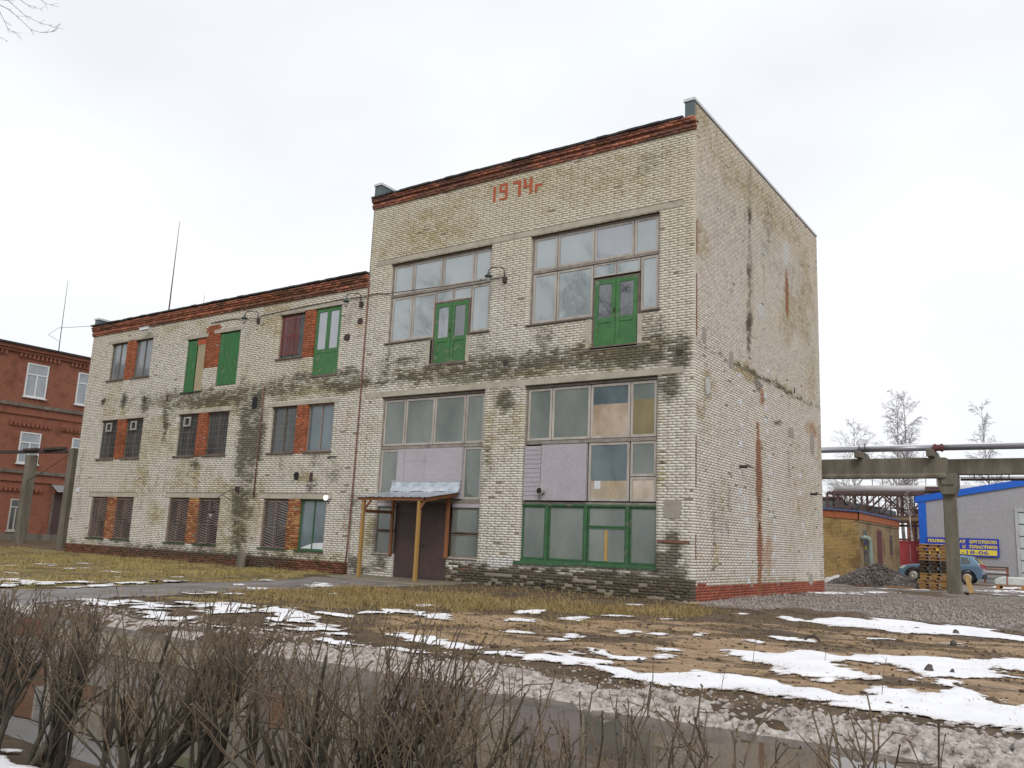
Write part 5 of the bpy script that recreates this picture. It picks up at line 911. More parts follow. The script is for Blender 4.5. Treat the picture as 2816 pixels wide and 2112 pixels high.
def face_brick(name, ca, cb, mort):
    t = NT(name); bt = t.n('TexBrick'); bt.inputs['Scale'].default_value = 1.0; bt.inputs['Brick Width'].default_value = 0.26; bt.inputs['Row Height'].default_value = 0.077; bt.inputs['Mortar Size'].default_value = 0.009
    g = t.n('NewGeometry'); sx = t.n('SeparateXYZ'); cx = t.n('CombineXYZ'); t.link(g.outputs['Position'], sx.inputs[0]); t.link(t.math('ADD', sx.outputs[0], sx.outputs[1]), cx.inputs[0]); t.link(sx.outputs[2], cx.inputs[1]); t.link(cx.outputs[0], bt.inputs['Vector'])
    n1 = t.noise(0.9, 5, 0.6); n2 = t.noise(9, 4); bt.inputs['Mortar'].default_value = mort+(1,)
    t.link(t.ramp(n1, ca), bt.inputs['Color1']); t.link(t.ramp(n2, cb), bt.inputs['Color2']); t.set(t.mix(t.math('MULTIPLY', t.step(0.46, 0.68, t.noise(0.7, 6, 0.65)), 0.8), bt.outputs['Color'], t.mix(1.0, bt.outputs['Color'], (0.42, 0.34, 0.28), 'MULTIPLY')), 0.9); t.bump(bt.outputs['Fac'], -0.6, 0.03); return t.m
rb = empty('brick_factory', (-52, 8, 0)); tag(rb, 'old red brick factory with new white windows at the left edge', 'building')
def rbx(x0, x1, y0, y1, z0, z1, name, mat, parent=None): return MB().box(x0+52, x1+52, y0-8, y1-8, z0, z1).build(name, mat, parent or rb)
rbx(-70, -52, -25, 40, -0.3, 13.2, 'wall', M_REDB)
rbx(-70, -51.55, -25.2, 40.2, 13.2, 13.32, 'roof_edge', M_ROOF)
for z0, z1, p_ in ((12.95, 13.2, 0.30), (12.75, 12.95, 0.16)): rbx(-52, -52+p_, -25, 40, z0, z1, 'cornice', M_REDB)
for z0, z1, p_, mt in ((9.05, 9.28, 0.22, M_CONC_D), (8.5, 9.05, 0.10, M_REDB), (4.50, 4.72, 0.22, M_CONC_D), (3.95, 4.5, 0.10, M_REDB), (-0.3, 0.45, 0.12, M_CONC_D)): rbx(-52, -52+p_, -25, 40, z0, z1, 'string_course', mt)
for zb in (12.45, 7.72, 3.28):
    for k in range(-6, 20):
        y0 = 6.2+k*0.0
    for bay in range(-4, 7):
        for k in range(10):
            y = 6.15+bay*3.6+k*0.29
            if -22 < y < 38: rbx(-52, -51.86, y, y+0.15, zb, zb+0.28, 'dentil', M_REDB)
M_PVC = pm('white_plastic_frame', (0.75, 0.75, 0.74), (0.66, 0.66, 0.66), 3, 0.45, bump=0)
G_REFL = glass('grey_reflecting_glass', (0.20, 0.225, 0.25), (0.33, 0.36, 0.39), 0.04, 1.8)
def rwin(y0, y1, z0, z1, top=0.33, frm=None, gl=None):
    frm = frm or M_PVC; gl = gl or G_REFL
    w = empty('window', parent=rb); m = MB(); X = 0.0; f = 0.09
    def B(a, b_, c_, d, x0=-0.02, x1=0.06): m.box(x0, x1, a-8, b_-8, c_, d)
    zt = z1-(z1-z0)*top; ym = (y0+y1)/2
    B(y0, y0+f, z0, z1); B(y1-f, y1, z0, z1); B(y0+f, y1-f, z0, z0+f); B(y0+f, y1-f, z1-f, z1); B(y0+f, y1-f, zt-f/2, zt+f/2); B(ym-f/2, ym+f/2, z0+f, zt-f/2)
    m.build('frame', frm, w); MB().box(0.0, 0.02, y0+0.05-8, y1-0.05-8, z0+0.05, z1-0.05).build('pane', gl, w)
    MB().box(0.0, 0.14, y0-0.08-8, y1+0.08-8, z0-0.09, z0-0.01).build('sill', frm, w)
for bay in range(-4, 7):
    y = 6.78+bay*3.62
    rwin(y, y+1.48, 9.8, 12.15); rwin(y+0.2, y+1.6, 5.2, 7.35)
    if bay != 1: rwin(y+0.2, y+1.0, 0.62, 2.75, 0.25, M_WOOD, G_DARK)
dd = rbx(-52, -51.93, 9.85, 10.95, 0.1, 3.3, 'door', M_MAROON); rbx(-52, -51.9, 9.72, 9.85, 0.1, 3.4, 'door_jamb', M_WOODD)
aw = MB(); aw.prism([(0.0, 3.95), (0.95, 3.45), (0.95, 3.40), (0.0, 3.88)], 'y', 9.55-8, 11.4-8); aw.build('awning', M_GALV, rb)
o = MB().tube([(-52.5, 9.0, 13.25), (-52.5, 8.94, 18.8)], [0.035, 0.012], 5).build('roof_mast', M_DKIRON); tag(o, 'thin mast on the roof of the red brick factory', 'mast')
o = MB().tube([(-52.6, 9.0, 14.2), (-45, 4.5, 12.9), (-38, 1.6, 11.9), (-31.1, 0.4, 11.0)], 0.012, 4).build('overhead_wire', M_DKIRON); tag(o, 'thin overhead wire from the red brick factory to the white wing', 'wire')
def post(x, y, h, label, lean=0.0):
    p_ = empty('concrete_post', (x, y, 0)); tag(p_, label, 'post'); m = MB(); m.prism([(-0.27, -0.1), (0.27, -0.1), (0.24, h), (-0.24, h)], 'y', -0.25, 0.25); m.build('shaft', M_CONC_D, p_, bevel=0.03); return p_
p_ = post(-43.0, 3.6, 5.15, 'square concrete post carrying a short crossbeam at the left edge'); MB().beam((-2.0, -1.15, 5.26), (1.95, 1.0, 5.42), 0.34, 0.16).build('crossbeam', M_DKIRON, p_); MB().beam((0.9, 0.2, 5.5), (1.9, 0.95, 5.62), 0.4, 0.14).build('beam_end', M_DKIRON, p_); MB().beam((-0.3, -0.3, 5.42), (0.5, 0.1, 5.5), 0.4, 0.14).build('beam_end', M_DKIRON, p_)
post(-35.0, 1.9, 5.15, 'square concrete post close to the left end of the white wing')
o = MB().tube([(-42.8, 3.4, 3.6), (-39, 2.5, 4.1), (-35.2, 1.9, 5.0)], 0.02, 4).build('guy_wire', M_DKIRON); tag(o, 'slanting wire strung between the two concrete posts', 'wire')
# ================================================================== right background
# concrete pipe trestle
tr = empty('pipe_trestle', (3.75, 18.15, 0)); tag(tr, 'concrete trestle with column, beams and silver pipe on the right', 'trestle')
M_PIPE = pm('silver_pipe_cladding', (0.40, 0.40, 0.44), (0.27, 0.27, 0.31), 1.5, 0.35, 0.55, bump=0.1, stretch=(0.3, 1, 1))
def column(x):
    c_ = empty('column', (x, 0, 0), tr); m = MB(); m.prism([(-0.25, -0.1), (0.25, -0.1), (0.235, 4.2), (-0.235, 4.2)], 'y', -0.22, 0.26); m.build('shaft', M_CONC_D, c_, bevel=0.035)
    m = MB(); m.prism([(-0.22, 3.95), (0.26, 3.95), (0.62, 4.45), (0.62, 4.88), (-0.52, 4.88), (-0.52, 4.45)], 'x', -0.245, 0.245); m.build('corbel', M_CONC_D, c_, bevel=0.03); m = MB(); m.prism([(-0.25, 4.02), (0.25, 4.02), (0.36, 4.40), (0.36, 4.885), (-0.38, 4.885), (-0.38, 4.40)], 'y', -0.46, 0.40); m.build('column_head', M_CONC_D, c_, bevel=0.03)
column(0.0); column(9.6); column(-9.8)
m = MB(); m.prism([(-0.60, 4.70), (-0.16, 4.70), (-0.16, 4.82), (-0.26, 4.90), (-0.26, 5.56), (-0.50, 5.56), (-0.50, 4.90), (-0.60, 4.82)], 'x', -9.9, -0.03); m.build('beam', M_CONC_D, tr, bevel=0.02)
m = MB(); m.prism([(0.05, 4.89), (0.50, 4.89), (0.50, 5.54), (0.05, 5.54)], 'x', 0.0, 9.7); m.build('beam', M_CONC_D, tr, bevel=0.02)
m = MB(); m.box(-0.30, 0.02, -0.45, 0.5, 4.89, 5.55); m.build('beam_seat', M_CONC_D, tr, bevel=0.03)
for xx in (-3.4, -0.55, 3.6, 7.5): MB().prism([(-0.95, 5.57), (0.85, 5.57), (0.85, 5.75), (0.5, 5.86), (-0.95, 5.86)], 'x', xx-0.14, xx+0.14).build('cross_arm', M_CONC_D, tr, bevel=0.025)
MB().tube([(-12, -0.35, 5.99), (-3.4, -0.35, 5.99)], 0.125, 14).build('pipe', M_PIPE, tr, smooth=True); MB().tube([(-3.4, -0.35, 5.985), (-0.45, -0.35, 5.98)], 0.125, 14).build('pipe', M_PIPE, tr, smooth=True); MB().tube([(-0.1, -0.35, 5.98), (10, -0.35, 5.97)], 0.125, 14).build('pipe', M_PIPE, tr, smooth=True)
MB().lathe([(0.13, -0.2), (0.17, -0.18), (0.17, -0.1), (0.14, -0.08), (0.14, 0.06), (0.17, 0.08), (0.17, 0.16), (0.13, 0.18)], (-0.28, -0.35, 5.98), 'x', 12).build('valve', pm('rust_red_valve', (0.16, 0.05, 0.05), None, 8, 0.7), tr)
for dx in (-0.12, 0.12): MB().tube([(-3.3+dx, -0.5, 5.85), (-3.3+dx, -0.5, 6.22)], 0.02, 5).build('stirrup', M_DKIRON, tr)
m = MB(); m.tube([(-12, -0.352, 6.09), (10, -0.352, 6.09)], 0.055, 8); sn = m.build('snow_on_pipe', M_SNOW, tr); sn['kind'] = 'stuff'
MB().tube([(0.4, 0.3, 4.70), (10, 0.3, 4.68)], 0.055, 8).build('pipe', M_DKIRON, tr); MB().tube([(0.2, 0.45, 4.80), (10, 0.45, 4.80)], 0.02, 5).build('cable', M_DKIRON, tr)
for k in range(7): MB().box(0.9+k*1.25, 0.93+k*1.25, 0.26, 0.34, 4.68, 4.9).build('hanger', M_DKIRON, tr)
# stacked pallets beside the column
M_PAL = [pm('fresh_pallet_wood', (0.56, 0.37, 0.15), (0.42, 0.26, 0.10), 5, 0.8, bump=0.3), pm('orange_pallet_wood', (0.52, 0.27, 0.10), (0.38, 0.18, 0.07), 5, 0.8, bump=0.3), pm('grey_dark_pallet_wood', (0.13, 0.09, 0.06), (0.075, 0.05, 0.035), 5, 0.9, bump=0.3)]
def pallet_mesh(k, mat, seed):
    rnd = random.Random(seed); me = []
    return None
ORD = ['bottom', 'second', 'third', 'fourth', 'fifth', 'sixth', 'seventh', 'eighth', 'ninth', 'tenth', 'eleventh', 'twelfth', 'thirteenth', 'fourteenth']
rnd = random.Random(17); z = gz(np.array([2.3]), np.array([22.3]))[0]+0.01
for k in range(14):
    kind = 0 if k < 5 else (2 if k < 9 else (1 if k not in (10,) else 0))
    p_ = empty('pallet', (1.78+rnd.uniform(-0.07, 0.07), 22.0+rnd.uniform(-0.06, 0.06), z), rz=rnd.uniform(-0.06, 0.06)); z += 0.1455
    if k == 0: lab = 'bottom pallet of the tall stack beside the concrete column'
    elif k == 13: lab = 'snow-dusted topmost pallet of the tall stack beside the concrete column'
    else: lab = '%s pallet from the bottom of the tall stack, %s' % (ORD[k], ('pale yellow', 'orange-brown', 'dark grey')[kind])
    tag(p_, lab, 'pallet', 'pallets stacked beside the trestle column')
    MB().box(-0.01, 1.21, -0.02, 0.82, 0.114, 0.1435).build('deck', M_PAL[kind], p_, bevel=0.004); MB().box(0, 1.2, 0, 0.8, 0.002, 0.03).build('base', M_PAL[(kind+1) % 2 if kind < 2 else 2], p_)
    for xa, xb in ((0.0, 0.31), (0.45, 0.76), (0.90, 1.2)): MB().box(xa+rnd.uniform(0, 0.05), xb-rnd.uniform(0, 0.05), 0.025, 0.775, 0.03, 0.114).build('stringer', M_PAL[kind], p_)
    if k == 13: MB().box(0.02, 1.18, 0.02, 0.78, 0.1445, 0.155).build('snow_cover', M_SNOW, p_)
for k, (p0, p1, lab) in enumerate((((3.1, 21.9, 0.0), (2.92, 22.35, 1.45), 'weathered board leaning on the right side of the pallet stack'), ((3.3, 21.7, 0.0), (3.03, 22.3, 1.0), 'short board leaning between pallet stack and column'), ((4.05, 18.6, 0.02), (4.3, 17.9, 0.05), 'flat dark offcut lying at the foot of the column'), ((4.05, 20.9, 0.0), (3.85, 21.2, 0.75), 'pale yellow board standing behind the column foot'))):
    tag(MB().beam(p0, p1, 0.2 if k == 3 else 0.12, 0.03, up=(0, 1, 0)).build('loose_board', M_PAL[0] if k == 3 else M_PAL[2]), lab, 'board')
for k, (x, y, a, lab) in enumerate(((0.75, 21.6, 0.2, 'reddish offcut lying on the ground left of the pallet stack'), (1.3, 21.2, -0.4, 'small broken board lying before the pallet stack'), (-0.2, 19.9, 0.1, 'red painted batten lying in the gravel before the gravel heap'))):
    b = MB().beam((x-0.4*math.cos(a), y-0.4*math.sin(a), 0.04), (x+0.4*math.cos(a), y+0.4*math.sin(a), 0.05), 0.14, 0.05); tag(b.build('loose_board', M_PAL[1] if k != 2 else M_RUSTY), lab, 'board')
# wrapped sheets on a pallet
r = empty('wrapped_sheet_stack', (5.3, 30.0, 0)); tag(r, 'low stack of sheets wrapped in white foil on a pallet at the right edge', 'stack')
M_FOIL = pm('white_foil', (0.66, 0.68, 0.66), (0.55, 0.58, 0.56), 2, 0.35, bump=0.25, bscale=7)
m = MB(); m.prism([(-1.15, 0.24), (1.35, 0.24), (1.35, 0.50), (1.15, 0.64), (-0.85, 0.64), (-1.15, 0.50)], 'y', -0.95, 0.95); m.build('foil_wrap', M_FOIL, r, bevel=0.05)
for y in (-0.95, 0.0, 0.85):
    for x in (-1.1, 0.0, 1.15): MB().box(x, x+0.15, y, y+0.1, 0.03, 0.2).build('block', M_PAL[1], r)
MB().box(-1.15, 1.35, -0.95, 0.95, 0.2, 0.235).build('deck', M_PAL[1], r); MB().box(-1.15, 1.35, -0.95, -0.85, 0.0, 0.03).build('runner', M_PAL[1], r)
for x in (-0.62, 0.2, 0.95): MB().box(x, x+0.07, -0.962, 0.962, 0.236, 0.655).build('strap', pm('red_strap', (0.42, 0.16, 0.13), None, 8, 0.6), r)
# gravel heap and old snow heap
def heap(name, cx, cy, rx, ry, h, mat, seed, label, cat, st=48):
    V = []; F = []
    for i in range(st+1):
        for j in range(64):
            f = i/st; a = 2*math.pi*j/64; wob = 1+0.16*(float(vn(np.array(math.cos(a)*2+5), np.array(math.sin(a)*2+5), seed))-0.5)*2
            x = cx+rx*f*math.cos(a)*wob; y = cy+ry*f*math.sin(a)*wob; n = float(fbm(np.array(x*2.5), np.array(y*2.5), seed, 3))-0.5; n2 = float(vn(np.array(x*11), np.array(y*11), seed+3))-0.5
            zz = h*max(0, (1-f))**1.08*(1-0.12*(1-f)**3) + (n*0.22+n2*0.07)*(f < 0.97)*min(1, (1-f)*5) - 0.05*(f > 0.97); V.append((x, y, zz+0.0))
    for i in range(st):
        for j in range(64): a = i*64+j; b_ = i*64+(j+1) % 64; F.append((a, b_, b_+64, a+64))
    o = npmesh(name, np.array(V), np.array(F), mat, smooth=False); tag(o, label, cat, kind=None); return o
t = NT('heaped_gravel'); vo = t.n('TexVoronoi'); vo.inputs['Scale'].default_value = 14; t.link(t.pos(), vo.inputs['Vector']); sc_ = t.n('SeparateColor'); t.link(vo.outputs['Color'], sc_.inputs[0]); f1 = t.noise(1.2, 4)
c = t.ramp(sc_.outputs[0], [(0.0, (0.05, 0.04, 0.036)), (0.6, (0.115, 0.095, 0.085)), (0.9, (0.21, 0.18, 0.165)), (1.0, (0.36, 0.33, 0.31))]); c = t.mix(t.step(0.4, 0.7, f1), c, t.mix(1.0, c, (0.55, 0.48, 0.42), 'MULTIPLY')); t.set(c, 0.9); t.bump(vo.outputs['Distance'], -1.0, 0.06)
heap('gravel_heap', -0.35, 23.6, 2.35, 2.2, 1.12, t.m, 5, 'conical heap of dark gravel before the yellow brick hut', 'heap')
rngh = np.random.default_rng(12); n_ = 900; a = rngh.uniform(0, 2*np.pi, n_); f = np.sqrt(rngh.random(n_)); hx = -0.35+2.3*f*np.cos(a); hy = 23.6+2.15*f*np.sin(a); hz = 1.12*(1-f)**1.08; R = rngh.gamma(3, 0.012, n_)+0.02
V, F = octa(np.stack([hx, hy, hz+0.02], 1), R, 9); tag(npmesh('heap_stones', V, F, pm('dark_heap_stone', (0.22, 0.185, 0.17), (0.09, 0.075, 0.068), 9, 0.9, bump=0)), 'loose stones lying on the gravel heap', 'gravel', kind='stuff')
heap('snow_heap', -2.35, 24.2, 0.95, 0.9, 0.42, pm('old_grey_snow', (0.66, 0.64, 0.64), (0.50, 0.47, 0.46), 6, 0.7, bump=0.4), 6, 'small heap of grey old snow left of the gravel heap', 'heap', 20)
# yellow brick hut
M_YEL = face_brick('yellow_painted_brick', [(0.36, (0.20, 0.12, 0.06)), (0.5, (0.42, 0.28, 0.09)), (0.66, (0.50, 0.36, 0.12))], [(0.3, (0.28, 0.17, 0.07)), (0.7, (0.54, 0.40, 0.16))], (0.11, 0.08, 0.05))
M_YEL2 = face_brick('mixed_yellow_brick', [(0.28, (0.16, 0.10, 0.06)), (0.5, (0.30, 0.21, 0.10)), (0.72, (0.30, 0.14, 0.07))], [(0.3, (0.22, 0.15, 0.09)), (0.7, (0.44, 0.33, 0.15))], (0.15, 0.12, 0.09))
M_ORB = pm('orange_fascia', (0.42, 0.13, 0.05), (0.34, 0.10, 0.04), 3, 0.8); M_BLUE = pm('blue_metal_trim', (0.012, 0.13, 0.62), (0.01, 0.11, 0.55), 3, 0.4, bump=0.05); M_DBLUE = pm('blue_grey_roof_edge', (0.10, 0.15, 0.33), (0.07, 0.11, 0.26), 3, 0.45)
hut = empty('brick_hut', (-3.05, 32.0, 0)); tag(hut, 'low yellow brick hut with orange fascia and blue roof edge behind the gravel heap', 'hut')
m = MB(); m.prism([(0, -0.2), (0, 3.5), (-9, 4.1), (-9, -0.2)], 'y', 0.0, 0.05); m.build('front_wall', M_YEL, hut)
MB().box(-0.05, 0, 0.05, 12.1, -0.2, 3.5).build('side_wall', M_YEL2, hut); MB().box(-9, -0.05, 11.95, 12.1, -0.2, 3.45).build('back_wall', M_YEL2, hut)
m = MB(); m.prism([(0.06, 3.5), (0.06, 3.93), (-9, 4.5), (-9, 4.1)], 'y', -0.06, 0.0); m.build('fascia', M_ORB, hut); MB().box(0.0, 0.06, -0.06, 12.15, 3.5, 3.93).build('fascia', M_ORB, hut)
m = MB(); m.prism([(0.14, 3.935), (0.14, 4.02), (-9, 4.60), (-9, 4.515)], 'y', -0.16, 12.3); m.build('roof', M_DBLUE, hut)
MB().box(-0.02, 0.05, 0.0, 12.1, 3.38, 3.45).build('brick_ledge', M_YEL2, hut)
for y0, y1, z0, z1 in ((1.29, 2.11, 1.0, 2.95), (8.8, 9.63, 1.5, 2.87)):
    w = empty('window', parent=hut); MB().box(-0.045, 0.012, y0, y1, z0, z1).build('pane', G_DARK, w); m = MB(); m.box(0.0, 0.03, y0, y0+0.07, z0, z1); m.box(0.0, 0.03, y1-0.07, y1, z0, z1); m.box(0.0, 0.03, y0, y1, (z0+z1)/2, (z0+z1)/2+0.06); m.build('frame', M_WOODD, w); MB().box(-0.02, 0.06, y0-0.06, y1+0.06, z0-0.1, z0-0.02).build('sill', M_YEL2, w)
MB().box(-0.02, 0.03, 4.95, 6.3, 0.0, 3.05).build('door', pm('dark_red_door', (0.15, 0.045, 0.04), (0.11, 0.035, 0.032), 3, 0.6), hut)
MB().tube([(0.0, 0.55, 2.42), (0.28, 0.6, 2.46), (0.36, 0.9, 2.42), (0.36, 1.15, 2.2), (0.36, 1.3, 1.6), (0.36, 1.35, 0.0)], 0.14, 12).build('duct', pm('pale_green_duct', (0.33, 0.42, 0.38), (0.25, 0.32, 0.30), 3, 0.5), hut, smooth=True)
# red container
ct = empty('shipping_container', (-2.9, 45.2, 0)); tag(ct, 'red corrugated shipping container between the hut and the grey warehouse', 'container')
M_CONT = pm('red_container_paint', (0.52, 0.085, 0.095), (0.44, 0.07, 0.08), 1.2, 0.55, bump=0.05); m = MB(); P = []
for k in range(14): x = -1.2+k*0.172; P += [(x, 0.0), (x+0.075, 0.0), (x+0.10, 0.035), (x+0.15, 0.035)]
P = [(max(-1.2, min(1.2, a)), b_) for a, b_ in P]
for (a, b_), (c_, d) in zip(P, P[1:]): m.add([(a, b_, 0.12), (c_, d, 0.12), (c_, d, 2.5), (a, b_, 2.5)], [(0, 1, 2, 3)])
m.build('end_wall', M_CONT, ct); MB().box(-1.2, 1.2, 0.06, 6.0, 0.05, 2.55).build('body', M_CONT, ct); m = MB(); m.box(-1.22, 1.22, -0.02, 0.06, 2.5, 2.6); m.box(-1.22, -1.12, -0.02, 0.06, 0.05, 2.5); m.box(1.12, 1.22, -0.02, 0.06, 0.05, 2.5); m.box(-1.22, 1.22, -0.02, 0.06, 0.0, 0.12); m.build('corner_frame', M_CONT, ct)
m = MB()
for k in range(9): m.box(0.32, 0.36, -0.006, -0.002, 1.15+k*0.13, 1.15+k*0.13+0.075)
m.build('stencil_marks', M_COP, ct)
# grey warehouse
wh = empty('warehouse', (-1.65, 44.0, 0)); tag(wh, 'grey sheet-metal warehouse with bright blue trim at the right edge', 'building')
M_GREYP = pm('grey_sheet_cladding', (0.37, 0.365, 0.38), (0.345, 0.34, 0.355), 0.7, 0.5, 0.0, bump=0.03)
def roofz(x): return 5.6+0.177*min(x, 12.0)-0.177*max(0, x-12.0)
m = MB(); st = 0.115; N = int(24/st)
for k in range(N):
    x0 = k*st; x1 = x0+st; y0, y1 = ((0.0, 0.0) if k % 2 == 0 else (0.007, 0.007)); m.add([(x0, y0, -0.2), (x1, y1, -0.2), (x1, y1, roofz(x1)), (x0, y0, roofz(x0))], [(0, 1, 2, 3)])
    yn = 0.007 if k % 2 == 0 else 0.0; m.add([(x1, y1, -0.2), (x1, yn, -0.2), (x1, yn, roofz(x1)), (x1, y1, roofz(x1))], [(0, 1, 2, 3)])
m.build('front_cladding', M_GREYP, wh)
m = MB(); m.prism([(0, -0.2), (24, -0.2), (24, 5.6), (12, 7.72), (0, 5.6)], 'y', 0.06, 30); m.build('body', M_GREYP, wh)
m = MB(); m.prism([(-0.25, 5.22), (12, 7.40), (24.25, 5.22), (24.25, 5.66), (12, 7.84), (-0.25, 5.66)], 'y', -0.12, 30.2); m.build('roof_trim', M_BLUE, wh)
MB().box(-0.06, 0.42, -0.06, 0.3, -0.1, 5.25).build('corner_trim', M_BLUE, wh); MB().box(-0.1, 0.0, 0.3, 0.7, -0.1, 5.2).build('corner_trim', M_BLUE, wh)
m = MB(); m.box(5.75, 5.95, -0.08, 0.06, 0, 4.9); m.box(5.95, 10, -0.08, 0.06, 4.7, 4.9); m.build('door_frame', pm('pale_grey_frame', (0.52, 0.52, 0.53), None, 3, 0.5), wh)
for k in range(6):
    MB().box(5.96, 9.9, -0.03, 0.05, 0.02+k*0.78, 0.02+k*0.78+0.70).build('door_panel', pm('pale_door_panel', (0.56, 0.59, 0.60), (0.48, 0.51, 0.53), 2, 0.4), wh) if k == 0 else None
_dp = MB().box(5.96, 9.9, -0.03, 0.05, 0.80, 1.50).build('door_panel', bpy.data.materials['pale_door_panel'], wh)
for k in range(2, 6): q = _dp.copy(); q.location.z = (k-1)*0.78; COL.objects.link(q)
m = MB()
for k in range(7): m.box(5.95, 9.9, -0.05, 0.04, -0.04+k*0.78, 0.02+k*0.78)
m.build('door_rails', M_ZINC, wh)
# sign board with lettering
sg = empty('sign_board', (0.92, 43.86, 2.28)); tag(sg, 'blue and yellow advertising board with Cyrillic lettering on the grey warehouse', 'sign')
M_SBLUE = pm('sign_blue', (0.03, 0.05, 0.42), (0.028, 0.045, 0.38), 2, 0.5, bump=0); M_SYEL = pm('sign_yellow', (0.85, 0.68, 0.06), (0.80, 0.63, 0.06), 2, 0.5, bump=0)
MB().box(-2.19, 2.19, 0.0, 0.05, -0.60, 0.60).build('panel', M_SBLUE, sg); MB().box(-2.05, 2.05, -0.004, 0.0, -0.50, -0.16).build('yellow_band', M_SYEL, sg)
def lettering(s, x, z, h, w, mat, y=-0.010, bold=0.045):
    cu = bpy.data.curves.new('lettering', 'FONT'); cu.body = s; cu.size = 1.0; cu.offset = bold; cu.extrude = 0.0
    ob = bpy.data.objects.new('tmp', cu); COL.objects.link(ob); dg = bpy.context.evaluated_depsgraph_get(); dg.update(); me = bpy.data.meshes.new_from_object(ob.evaluated_get(dg)); bpy.data.objects.remove(ob)
    co = np.array([v.co[:] for v in me.vertices]); lo, hi = co.min(0), co.max(0); sx, sz = w/(hi[0]-lo[0]), h/(hi[1]-lo[1])
    for v in me.vertices: v.co = ((v.co.x-lo[0])*sx, 0, (v.co.y-lo[1])*sz)
    me.materials.clear(); me.materials.append(mat); o = bpy.data.objects.new('lettering', me); COL.objects.link(o); o.parent = sg; o.location = (x, y, z); return o
lettering('ПОЛИКАРБОНАТ', -2.08, 0.26, 0.22, 2.30, M_SYEL); lettering('ОРГСТЕКЛО', 0.45, 0.26, 0.22, 1.62, M_SYEL)
lettering('Ь', 0.02, -0.07, 0.22, 0.12, M_SYEL); lettering('І', 0.155, -0.07, 0.22, 0.045, M_SYEL); lettering('ПЛАСТИКИ', 0.45, -0.07, 0.22, 1.62, M_SYEL); lettering('-18-06', -0.05, -0.45, 0.24, 1.6, M_SBLUE, -0.014, 0.015)
# rack of boards behind the car
rk = empty('board_rack', (2.95, 42.6, 0)); tag(rk, 'low rack of brown boards standing against the warehouse behind the car', 'rack')
for zz, mt in ((1.0, M_PAL[2]), (0.86, M_TIMB), (0.55, M_PAL[2]), (0.25, M_ZINC)): MB().box(-0.75, 0.72, -0.2, 0.2, zz, zz+0.09).build('board', mt, rk)
for x in (-0.7, 0.6): MB().box(x, x+0.1, -0.15, 0.15, 0, 1.0).build('upright', M_TIMB, rk)
MB().box(-0.75, 0.65, -0.15, 0.15, 0.72, 0.76).build('snow_strip', M_SNOW, rk)
# ---------------------------------------------------------------- parked car (front to the left)
car = empty('parked_car', (0.55, 37.35, 0)); tag(car, 'blue-grey compact off-road car parked behind the pallet stack', 'car')
M_CAR = NT('blue_grey_car_paint'); M_CAR.set((0.125, 0.205, 0.30), 0.28, 0.25); M_CAR.b.inputs['Coat Weight'].default_value = 0.6; M_CAR = M_CAR.m
M_BLK = pm('black_plastic', (0.03, 0.03, 0.032), (0.02, 0.02, 0.022), 5, 0.6, bump=0.1); M_RUB = pm('tyre_rubber', (0.025, 0.025, 0.025), (0.018, 0.018, 0.018), 9, 0.9); M_RIM = pm('pale_wheel_metal', (0.50, 0.48, 0.42), (0.42, 0.40, 0.35), 6, 0.4, 0.5); G_CAR = glass('car_glass', (0.03, 0.04, 0.045), (0.07, 0.085, 0.09), 0.03, 1.7)
WX0, WX1, WR = -1.47, 1.47, 0.37
def arch(cx, r=0.46, n=10, z=0.36): return [(cx+r*math.cos(a), z+r*math.sin(a)) for a in np.linspace(math.pi, 0, n)]
low = [(-2.30, 0.42), (-2.20, 0.30)]+[(WX0-0.47, 0.30)]+arch(WX0)+[(WX0+0.47, 0.30), (WX1-0.47, 0.30)]+arch(WX1)+[(WX1+0.47, 0.32), (2.22, 0.36), (2.30, 0.55), (2.26, 0.95), (2.20, 1.10), (-0.75, 1.10), (-1.5, 1.04), (-2.05, 0.95), (-2.26, 0.80), (-2.33, 0.62)]
o = MB().prism(low, 'y', -0.88, 0.88).build('body', M_CAR, car, bevel=0.05)
def taper(poly, name, mat, w0, w1, z0, z1, bev=0.04, ya=None):
    m = MB(); n = len(poly)
    def yw(z): return w0+(w1-w0)*max(0, min(1, (z-z0)/(z1-z0)))
    vs = [(x, -yw(z), z) for x, z in poly]+[(x, yw(z), z) for x, z in poly]; m.add(vs, [tuple(range(n)), tuple(reversed(range(n, 2*n)))]+[(i, n+i, n+(i+1) % n, (i+1) % n) for i in range(n)]); return m.build(name, mat, car, bevel=bev)
taper([(-0.95, 1.07), (2.20, 1.07), (2.12, 1.25), (1.78, 1.63), (1.5, 1.68), (0.2, 1.71), (-0.15, 1.66), (-0.55, 1.36)], 'cabin', M_CAR, 0.86, 0.66, 1.07, 1.70, 0.06)
def sidewin(poly, name='side_window', mat=None, off=0.006):
    for s in (-1, 1):
        m = MB(); yw = lambda z: (0.86+(0.66-0.86)*max(0, min(1, (z-1.07)/0.63))+off)*s
        m.add([(x, yw(z), z) for x, z in poly]+[(x, yw(z)-s*0.02, z) for x, z in poly], [tuple(range(len(poly)))]+[(i, (i+1) % len(poly), len(poly)+(i+1) % len(poly), len(poly)+i) for i in range(len(poly))]); m.build(name, mat or G_CAR, car)
sidewin([(-0.72, 1.12), (0.22, 1.12), (0.22, 1.58), (-0.10, 1.57), (-0.42, 1.34)]); sidewin([(0.30, 1.12), (1.08, 1.12), (1.10, 1.58), (0.30, 1.60)]); sidewin([(1.18, 1.15), (1.62, 1.18), (1.70, 1.30), (1.48, 1.55), (1.18, 1.57)])
